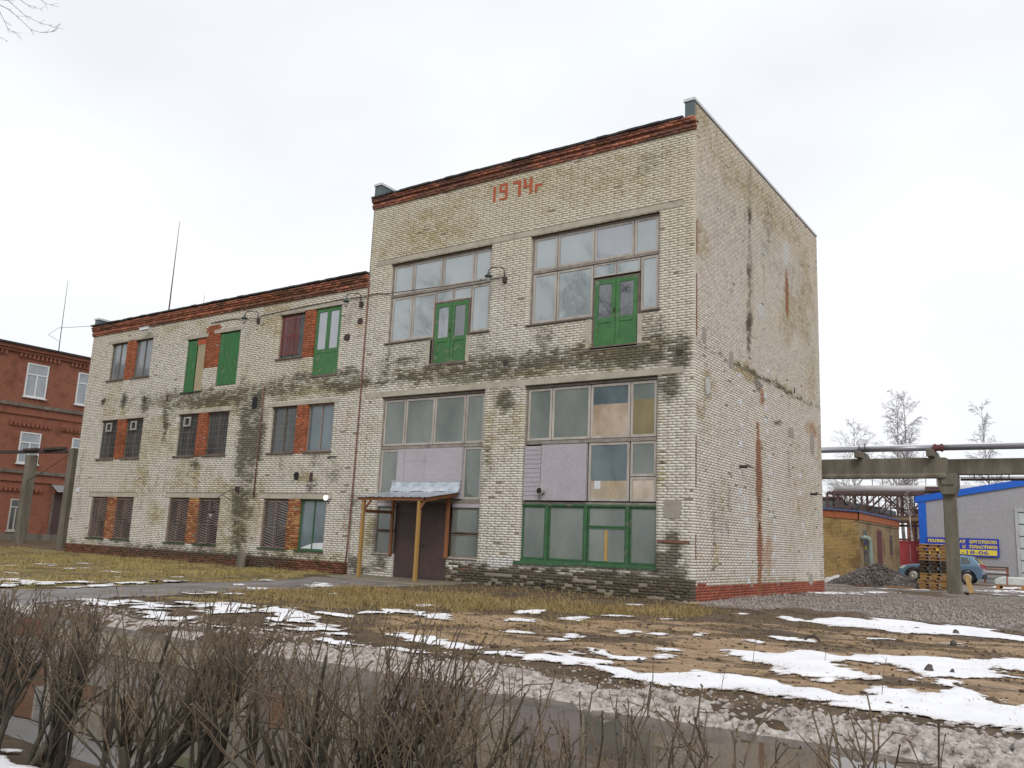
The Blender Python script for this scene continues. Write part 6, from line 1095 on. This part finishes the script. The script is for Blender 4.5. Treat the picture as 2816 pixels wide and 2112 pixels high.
m = MB(); m.add([(-0.98, -0.74, 1.11), (-0.98, 0.74, 1.11), (-0.22, 0.62, 1.625), (-0.22, -0.62, 1.625)], [(0, 1, 2, 3)]); m.build('windscreen', G_CAR, car); m = MB(); m.add([(2.20, -0.7, 1.20), (2.20, 0.7, 1.20), (1.86, 0.6, 1.58), (1.86, -0.6, 1.58)], [(0, 1, 2, 3)]); m.build('rear_window', G_CAR, car)
for s in (-1, 1):
    for cx in (WX0, WX1):
        w = empty('wheel', (cx, s*0.80, WR), car); MB().lathe([(0.24, -0.1), (0.34, -0.105), (WR, -0.08), (WR, 0.08), (0.34, 0.105), (0.24, 0.1)], (0, 0, 0), 'y', 24).build('tyre', M_RUB, w, smooth=True)
        MB().lathe([(0.245, -0.104), (0.235, -0.112), (0.10, -0.118), (0.02, -0.122), (0.02, 0.122), (0.10, 0.118), (0.235, 0.112), (0.245, 0.104)], (0, 0, 0), 'y', 24).build('rim', M_RIM, w, smooth=True)
        m = MB()
        for k in range(8): a = k*math.pi/4; m.lathe([(0.028, -0.121), (0.028, 0.121)], (0.165*math.cos(a), 0, 0.165*math.sin(a)), 'y', 8)
        m.build('rim_hole', M_BLK, w)
        m = MB(); n = 14
        for j in range(n):
            a0, a1 = math.pi*j/n, math.pi*(j+1)/n
            for (ra, rb_) in ((0.44, 0.50),): m.add([(cx+ra*math.cos(a0), s*0.885, WR+ra*math.sin(a0)), (cx+ra*math.cos(a1), s*0.885, WR+ra*math.sin(a1)), (cx+rb_*math.cos(a1), s*0.895, WR+rb_*math.sin(a1)), (cx+rb_*math.cos(a0), s*0.895, WR+rb_*math.sin(a0))], [(0, 1, 2, 3)])
        m.build('wheel_arch', M_BLK, car)
    MB().box(-1.0, 1.0, s*0.87-0.03, s*0.87+0.03, 0.30, 0.42).build('sill', M_BLK, car); MB().box(2.10, 2.29, s*0.72-0.12, s*0.72+0.17, 0.88, 1.16).build('tail_light', NTred if False else pm('red_lens', (0.45, 0.02, 0.03), (0.36, 0.015, 0.025), 6, 0.2), car, bevel=0.03); MB().prism([(-2.30, 0.74), (-2.05, 0.72), (-1.82, 0.92), (-2.1, 0.93)], 'y', s*0.78-0.13, s*0.78+0.11).build('headlight', pm('headlight_lens', (0.55, 0.57, 0.58), None, 6, 0.15), car, bevel=0.02)
    MB().box(-0.62, -0.45, s*0.98-0.10, s*0.98+0.10, 1.10, 1.26).build('mirror', M_BLK, car, bevel=0.03); MB().tube([(-0.2, s*0.60, 1.70), (0.0, s*0.60, 1.76), (1.4, s*0.60, 1.74), (1.6, s*0.6, 1.67)], 0.02, 6).build('roof_rail', M_BLK, car)
    for x in (-0.78, 0.26, 1.14): MB().box(x, x+0.012, s*0.884-0.002, s*0.884+0.002, 0.44, 1.06).build('door_gap', M_BLK, car)
    for x in (0.10, 0.95): MB().box(x-0.15, x, s*0.885-0.012, s*0.885+0.012, 0.98, 1.01).build('door_handle', M_BLK, car)
MB().box(2.20, 2.36, -0.82, 0.82, 0.36, 0.62).build('rear_bumper', M_BLK, car, bevel=0.04); MB().box(-2.38, -2.18, -0.82, 0.82, 0.34, 0.58).build('front_bumper', M_BLK, car, bevel=0.04); MB().box(-2.345, -2.3, -0.45, 0.45, 0.64, 0.78).build('radiator_grille', M_BLK, car); MB().box(2.285, 2.31, -0.26, 0.26, 0.80, 0.92).build('number_plate', M_COP, car)
# ---------------------------------------------------------------- far steel trestle, pipes and buildings
st_ = empty('steel_trestle', (-7, 60, 0)); tag(st_, 'dark rusty steel trestle carrying thick pipes behind the hut', 'trestle')
M_STEEL = pm('dark_rusty_steel', (0.125, 0.07, 0.06), (0.065, 0.038, 0.036), 3, 0.8)
for y in (0, 2.2):
    MB().beam((-5, y, 7.0), (8, y, 7.0), 0.2, 0.26).build('top_chord', M_STEEL, st_); MB().beam((-5, y, 4.95), (8, y, 4.95), 0.2, 0.22).build('bottom_chord', M_STEEL, st_); MB().beam((-5, y, 5.75), (8, y, 5.75), 0.05, 0.06).build('rail', M_STEEL, st_)
    for k in range(14): x = -5+k*1.0; MB().beam((x, y, 4.9), (x, y, 7.0), 0.09 if k % 3 else 0.2, 0.09).build('upright', M_STEEL, st_)
    for k in range(6): x = -4.6+k*2.1; MB().beam((x, y, 5.0 if k % 2 else 6.9), (x+1.9, y, 6.9 if k % 2 else 5.0), 0.14, 0.14).build('diagonal', M_STEEL, st_)
    for k in range(7): x = -4.8+k*1.9; MB().beam((x, y, 6.9 if k % 2 else 5.0), (x+1.7, y, 5.0 if k % 2 else 6.9), 0.08, 0.08).build('diagonal', M_STEEL, st_)
    for zz in (1.6, 3.0, 4.2): MB().beam((-4, y, zz), (5, y, zz), 0.12, 0.12).build('girt', M_STEEL, st_)
    for x in (-4, -1.0, 2.0, 5.0): MB().beam((x, y, 0), (x, y, 4.9), 0.22, 0.22).build('leg', M_STEEL, st_)
MB().tube([(-4.5, 0.8, 7.42), (9, 0.8, 7.42)], 0.32, 14).build('pipe', pm('pale_lagged_pipe', (0.60, 0.58, 0.57), (0.50, 0.47, 0.46), 1.2, 0.6), st_, smooth=True); MB().tube([(-7, -0.4, 4.62), (8, -0.4, 4.62)], 0.24, 12).build('pipe', pm('brown_pipe', (0.17, 0.10, 0.05), (0.11, 0.065, 0.035), 2, 0.7), st_, smooth=True)
MB().tube([(-9, 1.5, 6.5), (-4, 1.5, 6.6)], 0.18, 10).build('pipe', M_STEEL, st_, smooth=True); MB().box(3.3, 5.0, -0.3, 0.1, 7.15, 7.55).build('grating', M_STEEL, st_)
for k in range(8): MB().tube([(-1.5+k*0.9, 2.2, 7.4), (-1.5+k*0.9, 2.2, 8.5)], 0.03, 4).build('railing_post', M_STEEL, st_)
MB().tube([(-1.5, 2.2, 8.5), (5, 2.2, 8.5)], 0.03, 4).build('hand_rail', M_STEEL, st_)
far = empty('distant_building', (-6, 78, 0)); tag(far, 'dim red brick building seen through the steel trestle', 'building')
MB().box(-2.5, 10, 0, 10, -0.2, 6.4).build('wall', M_REDB, far); MB().box(-2.8, 10.3, -0.3, 10.3, 6.4, 6.6).build('roof', M_ROOF, far)
for k in range(5): MB().box(-1.2+k*2.2, -0.1+k*2.2, -0.03, 0.05, 2.2, 4.2).build('window', G_DARK, far)
sh = empty('grey_shed', (-14, 66, 0)); tag(sh, 'grey metal shed roof glimpsed just right of the white gable', 'shed'); MB().box(-4, 5.0, 0, 8, -0.2, 5.6).build('wall', M_GREYP, sh); MB().prism([(-4.2, 5.6), (5.2, 5.6), (5.2, 6.1), (0.5, 6.9), (-4.2, 6.1)], 'y', -0.2, 8.2).build('roof', M_ZINC, sh)
# small things lying on the ground
M_STONED = pm('dark_wet_stone', (0.10, 0.085, 0.075), (0.05, 0.042, 0.038), 20, 0.7, bump=0.4)
m = MB(); m.tube([(5.06, -7.70, -0.05), (5.07, -7.66, 0.05), (5.11, -7.62, 0.10), (5.18, -7.6, 0.105), (5.25, -7.6, 0.06), (5.29, -7.62, 0.0)], [0.016, 0.02, 0.026, 0.026, 0.02, 0.014], 7); tag(m.build('bent_pipe', M_DKIRON, smooth=True), 'bent grey pipe end sticking out of the sand beside a snow streak', 'pipe')
for x, y, s_, lab in ((7.19, -10.0, 0.10, 'dark pointed stone standing in the snow at the right'), (7.42, -9.9, 0.06, 'smaller dark stone in the snow, right of the pointed one'), (6.6, -3.3, 0.10, 'dark lump in the upper snow streak'), (6.9, -5.9, 0.09, 'dark clod of earth on the sandy strip at the right'), (4.35, -12.0, 0.06, 'black scrap of cloth on the brown verge')):
    s_ *= 0.62; rs_ = random.Random(int(x*100)); V = []; F = []
    for i in range(7):
        for j in range(9):
            ph, th = math.pi*i/6, 2*math.pi*j/9; q = s_*(0.75+0.5*rs_.random()); V.append((q*math.sin(ph)*math.cos(th)*0.9, q*math.sin(ph)*math.sin(th)*0.7, q*math.cos(ph)*1.1+s_*0.4))
    for i in range(6):
        for j in range(9): a_ = i*9+j; b_ = i*9+(j+1) % 9; F.append((a_, b_, b_+9, a_+9))
    o = npmesh('stone', np.array(V), np.array(F), M_STONED); o.location = (x, y, float(gz(np.array([x]), np.array([y]))[0])); tag(o, lab, 'stone')
tag(MB().prism([(-0.4+0.7, -1.15), (-0.1+0.7, -1.05), (-0.12+0.7, -1.0), (-0.42+0.7, -1.09)], 'z', 0.02, 0.04).build('wood_chip', M_PAL[0]), 'pale wood chip lying in the gravel at the building corner', 'wood chip')
# ================================================================== bare trees and the clipped hedge
M_BARK = pm('grey_bark', (0.14, 0.115, 0.095), (0.08, 0.062, 0.052), 5, 0.9, bump=0.4, stretch=(1, 1, 0.3)); M_FTWIG = pm('pale_birch_twig', (0.42, 0.385, 0.38), (0.32, 0.285, 0.28), 4, 0.9, bump=0); M_TWIG = pm('brown_twig', (0.15, 0.115, 0.10), (0.10, 0.075, 0.065), 4, 0.9, bump=0)
M_BIRCH = pm('birch_bark', (0.62, 0.60, 0.57), (0.45, 0.43, 0.41), 3, 0.8, bump=0.2, stretch=(1, 1, 2.2), c3=(0.05, 0.045, 0.04), lo=0.42)
def rnd_dir(rnd, d, ang):
    d = d.normalized(); p = d.orthogonal().normalized(); p.rotate(Matrix.Rotation(rnd.uniform(0, 2*math.pi), 3, d)); return (d*math.cos(ang)+p*math.sin(ang)).normalized()
def grow(m, rnd, p, d, L, r, lvl, maxl, droop, seg, kids, ang, tip=0.004, n=(6, 5, 4, 3, 3)):
    pts = [p.copy()]; dd = d.copy(); nodes = []
    for i in range(seg):
        dd = (dd+Vector((rnd.uniform(-1, 1), rnd.uniform(-1, 1), rnd.uniform(-1, 1)))*0.13+Vector((0, 0, -droop*lvl*(i+1)/seg))).normalized()
        p = p+dd*(L/seg); pts.append(p.copy()); nodes.append((p.copy(), dd.copy(), (i+1)/seg))
    rs = [max(tip, r*(1-0.8*i/seg)) for i in range(seg+1)]
    m.tube(pts, rs, n[min(lvl, len(n)-1)], False)
    if lvl >= maxl: return
    k = kids[min(lvl, len(kids)-1)]
    for j in range(k):
        f = 0.25+0.75*(j+rnd.random())/k; i = min(seg-1, int(f*seg)); q, dq, _ = nodes[i]
        q = pts[i]+(pts[i+1]-pts[i])*(f*seg-i if f*seg-i < 1 else 1)
        grow(m, rnd, q, rnd_dir(rnd, dq, ang*rnd.uniform(0.6, 1.25)), L*rnd.uniform(0.35, 0.6)*(1.1-0.45*f), r*0.5*(1-0.5*f)+tip, lvl+1, maxl, droop, max(2, seg-1), kids, ang, tip, n)
def bare_tree(name, loc, h, r, seed, label, droop=0.10, mat=None, lean=(0, 0), kids=(26, 7, 5), ang=0.65, maxl=3, tip=0.0065, start=0.25, spread=0.42, twigmat=None):
    rnd = random.Random(seed); t_ = empty(name, loc); tag(t_, label, 'tree'); tm = MB(); cm = MB(); pts = []; p = Vector((0, 0, -0.1)); d = Vector((lean[0], lean[1], 1)).normalized(); seg = 12
    for i in range(seg+1):
        pts.append(p.copy()); d = (d+Vector((rnd.uniform(-1, 1)*0.05, rnd.uniform(-1, 1)*0.05, 0.02))).normalized(); p = p+d*(h/seg)
    tm.tube(pts, [max(tip, r*(1-0.96*(i/seg)**0.85)) for i in range(seg+1)], 9, False); tm.build('trunk', mat or M_BARK, t_, smooth=True)
    for j in range(kids[0]):
        f = start+(0.98-start)*(j+rnd.random())/kids[0]; i = min(seg-1, int(f*seg)); q = pts[i]+(pts[i+1]-pts[i])*(f*seg-i)
        L = h*spread*(1.05-0.8*f)*rnd.uniform(0.7, 1.2); grow(cm, rnd, q, rnd_dir(rnd, pts[i+1]-pts[i], ang*rnd.uniform(0.8, 1.2)), L, r*0.36*(1.05-f)+tip, 1, maxl, droop, 4, kids, 0.6, tip)
    cm.build('crown', twigmat or (M_FTWIG if mat else M_TWIG), t_); return t_
bare_tree('birch_tree', (-10.2, 62.5, 0), 13.4, 0.20, 1, 'round-topped bare birch just right of the white gable', 0.14, M_BIRCH, (0.02, 0), (34, 8, 6), 0.6)
bare_tree('birch_tree', (-6.2, 64.6, 0), 16.7, 0.22, 2, 'tall bare birch leaning left above the pipe trestle', 0.16, M_BIRCH, (-0.10, 0), (38, 8, 6), 0.55, spread=0.26)
bare_tree('birch_tree', (-5.2, 65.6, 0), 17.0, 0.22, 3, 'tall upright bare birch, right one of the close pair', 0.16, M_BIRCH, (-0.04, 0), (38, 8, 6), 0.55, spread=0.26)
bare_tree('birch_tree', (0.7, 69.5, 0), 16.2, 0.20, 4, 'single slender bare birch above the blue roof edge', 0.14, M_BIRCH, (-0.01, 0), (36, 8, 6), 0.55, spread=0.24)
bare_tree('birch_tree', (-4.2, 56.5, 0), 7.2, 0.17, 9, 'white birch trunk standing right behind the red container', 0.16, M_BIRCH, (0.0, 0), (8, 3, 3), 0.5, spread=0.2, start=0.6)
bare_tree('birch_tree', (-3.7, 56.9, 0), 7.0, 0.15, 10, 'second white birch trunk beside the warehouse corner', 0.16, M_BIRCH, (0.01, 0), (8, 3, 3), 0.5, spread=0.2, start=0.6)
# trees across the road, seen only mirrored in the panes and the water
for k, (x, y, h, lab) in enumerate(((-16.5, -26.5, 20, 'tall bare tree across the road, mirrored in the upper windows'), (-31, -28, 21, 'tall bare tree far along the road, mirrored in the wing windows'), (-22, -28.5, 20, 'bare tree behind the hedge, mirrored in the right upper window'))):
    bare_tree('roadside_tree', (x, y, 0), h, 0.30, 30+k, lab, 0.04, None, (0, 0), (26, 9, 5), 0.75, 3, 0.026, 0.22, 0.40)
# tree whose twigs hang into the top left corner
tl = empty('roadside_tree', (-1.6, -19.6, 0)); tag(tl, 'bare tree at the left whose thin twigs reach into the top left corner', 'tree')
m = MB(); m.tube([(0, 0, -0.1), (0.05, 0.05, 3), (0.0, 0.1, 6), (0.15, 0.3, 9), (0.1, 0.4, 12)], [0.22, 0.18, 0.15, 0.11, 0.05], 10); m.tube([(0.0, 0.1, 5.2), (0.5, 0.7, 6.4), (1.0, 1.2, 6.95), (1.36, 1.47, 6.80)], [0.09, 0.06, 0.045, 0.03], 8); m.build('trunk', M_BARK, tl, smooth=True)
B0 = Vector((-1.6, -19.6, 0)); cm = MB(); rt = random.Random(6)
TW = [[(-0.45,-18.35,6.82),(-0.2,-18.13,6.75),(-0.14,-18.08,6.75),(-0.08,-18.03,6.69),(0.0,-17.95,6.6),(0.12,-17.85,6.53),(0.2,-17.79,6.51),(0.26,-17.75,6.49)],[(-0.3,-18.2,6.78),(-0.2,-18.11,6.69),(-0.14,-18.06,6.66),(-0.07,-18.0,6.59),(0.04,-17.89,6.46),(0.12,-17.83,6.43),(0.17,-17.79,6.43),(0.23,-17.76,6.44)],[(-0.2,-18.15,6.86),(-0.03,-18.01,6.76),(0.03,-17.95,6.71),(0.09,-17.91,6.69),(0.14,-17.87,6.67)],[(-0.26,-18.15,6.75),(-0.21,-18.1,6.61),(-0.18,-18.07,6.54),(-0.16,-18.03,6.46),(-0.12,-18.0,6.43),(-0.08,-17.96,6.4)],[(0.05,-17.95,6.82),(0.15,-17.88,6.77),(0.18,-17.85,6.74),(0.23,-17.82,6.72)],[(-0.3,-18.12,6.45),(-0.23,-18.06,6.36),(-0.18,-18.02,6.33)]]
for tw in TW:
    P = [Vector(q)-B0 for q in tw]; n = len(P); cm.tube(P, [0.0045*(1-0.7*i/(n-1)) for i in range(n)], 5, False)
    for i in range(2, n):
        for _ in range(2 if i < n-1 else 3):
            d = rnd_dir(rt, P[i]-P[i-1], rt.uniform(0.3, 0.8)); L = rt.uniform(0.03, 0.10); cm.tube([P[i], P[i]+d*L*0.5, P[i]+d*L+Vector((0, 0, 0.01))], [0.002, 0.0016, 0.0012], 4, False)
for k in range(16):
    z = 6+k*0.4; grow(cm, rt, Vector((0.05, 0.15, z)), Vector((-abs(rt.uniform(0.3, 1)), rt.uniform(-0.8, 0.2), 0.6)).normalized(), 2.6, 0.05, 1, 3, 0.05, 4, (6, 6, 4), 0.7, 0.005)
cm.build('crown', M_FTWIG, tl)
# ---- hedge of pruned shrubs along the near kerb
M_STEM = pm('hedge_stem', (0.085, 0.07, 0.047), (0.042, 0.034, 0.025), 9, 0.85, bump=0.5, c3=(0.075, 0.085, 0.045), bscale=60); M_SHOOT = pm('hedge_shoot', (0.18, 0.133, 0.084), (0.09, 0.065, 0.042), 5, 0.8, bump=0.2, c3=(0.05, 0.036, 0.028))
def shrub_proto(seed, H, limbs, forks, shoots, lean, thick=1.0, spread=1.0, reach=(0.45, 0.78), blunt=False, side=2):
    rnd = random.Random(seed); sm = MB(); tm = MB()
    def wander(p, d, L, n, jit, up):
        pts = [p.copy()]; dd = d.normalized()
        for i in range(n-1):
            dd = (dd+Vector((rnd.uniform(-1, 1), rnd.uniform(-1, 1), rnd.uniform(-1, 1)))*jit+Vector((0, 0, up))).normalized(); p = p+dd*(L/(n-1)); pts.append(p.copy())
        return pts, dd
    def shoot(p, d, L, r, lvl):
        n = 5 if lvl == 0 else 4; pts, dd = wander(p, d, L, n, 0.20, 0.07)
        top = H+rnd.gauss(0, 0.05)
        for q in pts: q.z = min(q.z, top)
        tm.tube(pts, [r*(1-0.45*i/(n-1)) for i in range(n)], 5 if lvl == 0 else 4, True)
        for i in range(1, n):
            if rnd.random() < 0.55: q = pts[i]; e = rnd_dir(rnd, dd, 0.9); tm.tube([q, q+e*0.010], [r*1.15, r*0.6], 4, False)
        if lvl < 2:
            for _ in range(rnd.choice((0, 0, 1, 1, 2)) if lvl == 0 else rnd.choice((0, 0, 0, 1))):
                i = rnd.randint(1, n-2); shoot(pts[i], rnd_dir(rnd, dd, rnd.uniform(0.45, 1.05)), L*rnd.uniform(0.3, 0.65), r*0.66, lvl+1)
    for k in range(limbs):
        a = 2*math.pi*(k+rnd.random()*0.8)/limbs; out = rnd.uniform(0.15, 0.55)*spread; d = Vector((math.cos(a)*out+lean, math.sin(a)*out*0.7+lean*0.5, 1)); r = rnd.uniform(0.011, 0.019)*thick; L = H*rnd.uniform(*reach); n = 9
        pts, dd = wander(Vector((rnd.uniform(-0.12, 0.12), rnd.uniform(-0.08, 0.08), -0.05)), d, L, n, 0.20, 0.05)
        sm.tube(pts, [r*(1.25-(0.75 if not blunt else 0.4)*i/(n-1))*rnd.uniform(0.86, 1.2) for i in range(n)], 8, True)
        for _ in range(forks):
            i = rnd.randint(3, n-1); Lf = max(0.08, (H-pts[i].z)*rnd.uniform(0.35, 0.8)); e = rnd_dir(rnd, dd, rnd.uniform(0.2, 0.75)); e.z = abs(e.z)+0.35; rf = r*rnd.uniform(0.32, 0.55)
            fp, fd = wander(pts[i], e, Lf, 6, 0.20, 0.10); sm.tube(fp, [rf*(1.15-(0.6 if not blunt else 0.3)*j/5)*rnd.uniform(0.88, 1.18) for j in range(6)], 6, True)
            for _ in range(shoots):
                j = rnd.randint(1, 5); rem = max(0.07, H-fp[j].z); shoot(fp[j], rnd_dir(rnd, Vector((fd.x*0.5, fd.y*0.5, 1.0)), rnd.uniform(0.05, 0.7)), rem*rnd.uniform(0.5, 1.1)+0.02, rnd.uniform(0.0028, 0.0046), 0)
        for _ in range(side): i = rnd.randint(2, n-1); shoot(pts[i], rnd_dir(rnd, Vector((0, 0, 1)), rnd.uniform(0.2, 1.0)), rnd.uniform(0.10, 0.34), rnd.uniform(0.0018, 0.003), 0)
    return sm, tm
def shrub_root(sm, tm):
    r = empty('hedge_shrub'); sm.build('stems', M_STEM, r, smooth=True); tm.build('shoots', M_SHOOT, r)['kind'] = 'stuff'; return r
DENSE = [shrub_root(*shrub_proto(100+k, 0.90+0.05*(k % 3), 5, 4, 3, 0.34, 1.15)) for k in range(6)]
SPARSE = [shrub_root(*shrub_proto(200+k, 0.86+0.05*(k % 3), 6, 2, 2, 0.03, 0.46, 0.9, (0.6, 0.9), False, 1)) for k in range(5)]
rnd = random.Random(21); spots = []
x = -2.4
while x < 7.15:
    spots.append((x+rnd.uniform(-0.03, 0.03), -19.05+rnd.uniform(-0.15, 0.18), 0)); x += rnd.uniform(0.33, 0.41)
x = 7.25
while x < 10.3: spots.append((x+rnd.uniform(-0.05, 0.05), -19.0+rnd.uniform(-0.12, 0.12), 1)); x += rnd.uniform(0.27, 0.38)
spots.sort()
used = set(); ndense = sum(1 for s in spots if s[2] == 0); nsp = len(spots)-ndense; kd = ks = 0
def nth(n):
    return '%d%s' % (n, 'th' if 10 <= n % 100 <= 20 else {1: 'st', 2: 'nd', 3: 'rd'}.get(n % 10, 'th'))
for (x, y, kind) in spots:
    src = rnd.choice(SPARSE if kind else DENSE); o = src if src.name not in used else copy_tree(src); used.add(src.name)
    s = rnd.uniform(0.90, 1.06) if kind == 0 else rnd.uniform(0.86, 1.08)
    o.location = (x, y, float(gz(np.array([x]), np.array([y]))[0])); o.rotation_euler.z = rnd.uniform(-0.5, 0.5)+(math.pi if (kind and rnd.random() < 0.5) else 0); o.scale = (s*1.05, s, s*rnd.uniform(0.95, 1.05))
    if kind == 0:
        kd += 1; lab = 'dense bare pruned shrub, %s from the left in the thick part of the foreground hedge' % nth(kd)
    else:
        ks += 1; lab = 'thin short-cut shrub, %s from the right end of the foreground hedge' % nth(nsp-ks+1)
    tag(o, lab, 'shrub', 'pruned shrubs of the foreground hedge')
for src in DENSE+SPARSE:
    if src.name not in used:
        for ch in list(src.children): bpy.data.objects.remove(ch)
        bpy.data.objects.remove(src)
# withered oak leaves caught in the hedge
rnd = random.Random(9); lv = empty('oak_leaf_cluster', (4.25, -19.35, 0.22)); tag(lv, 'cluster of withered orange oak leaves caught at the left foot of the hedge', 'leaves')
M_LEAF = pm('withered_oak_leaf', (0.36, 0.19, 0.05), (0.26, 0.125, 0.04), 20, 0.7, bump=0.2)
for k in range(9):
    L = rnd.uniform(0.06, 0.10); P = []
    for i in range(13):
        f = i/12; w = L*0.32*math.sin(math.pi*min(1, f*0.95+0.03))*(1+0.35*math.cos(i*math.pi)); P.append((f*L, w))
    P = P+[(a, -b_) for a, b_ in reversed(P[1:-1])]; m = MB(); m.add([(a, b_, 0.02*math.sin(a*30)+0.6*b_*b_/L) for a, b_ in P], [tuple(range(len(P)))]); o = m.build('leaf', M_LEAF, lv); o.location = (rnd.uniform(-0.07, 0.07), rnd.uniform(-0.05, 0.05), rnd.uniform(-0.06, 0.14)); o.rotation_euler = (rnd.uniform(-1, 1), rnd.uniform(0.4, 1.5), rnd.uniform(0, 6.28))
    md = o.modifiers.new('solid', 'SOLIDIFY'); md.thickness = 0.0012
# dry weed stalks in the verge
for k, (x, y, lab) in enumerate(((5.45, -11.2, 'thin dry weed stalk standing in the snow left of the big patch'), (6.0, -10.1, 'small dry weed sprig in the middle snow patch'), (7.1, -12.2, 'bent dry weed stalk at the edge of the lowest snow patch'), (5.9, -13.4, 'dry weed stalk at the dark edge of the slush bank'))):
    m = MB(); p = Vector((0, 0, 0)); H = rnd.uniform(0.25, 0.42); pts = [p, p+Vector((0.02, 0.01, H*0.5)), p+Vector((0.05, 0.03, H))]; m.tube(pts, [0.0035, 0.003, 0.002], 4, False)
    for j in range(6): q = pts[1].lerp(pts[2], j/6); e = Vector((rnd.uniform(-1, 1), rnd.uniform(-1, 1), 0.7)).normalized()*rnd.uniform(0.03, 0.08); m.tube([q, q+e], [0.002, 0.0015], 3, False)
    o = m.build('weed_stalk', M_SHOOT); o.location = (x, y, float(gz(np.array([x]), np.array([y]))[0])); tag(o, lab, 'weed')
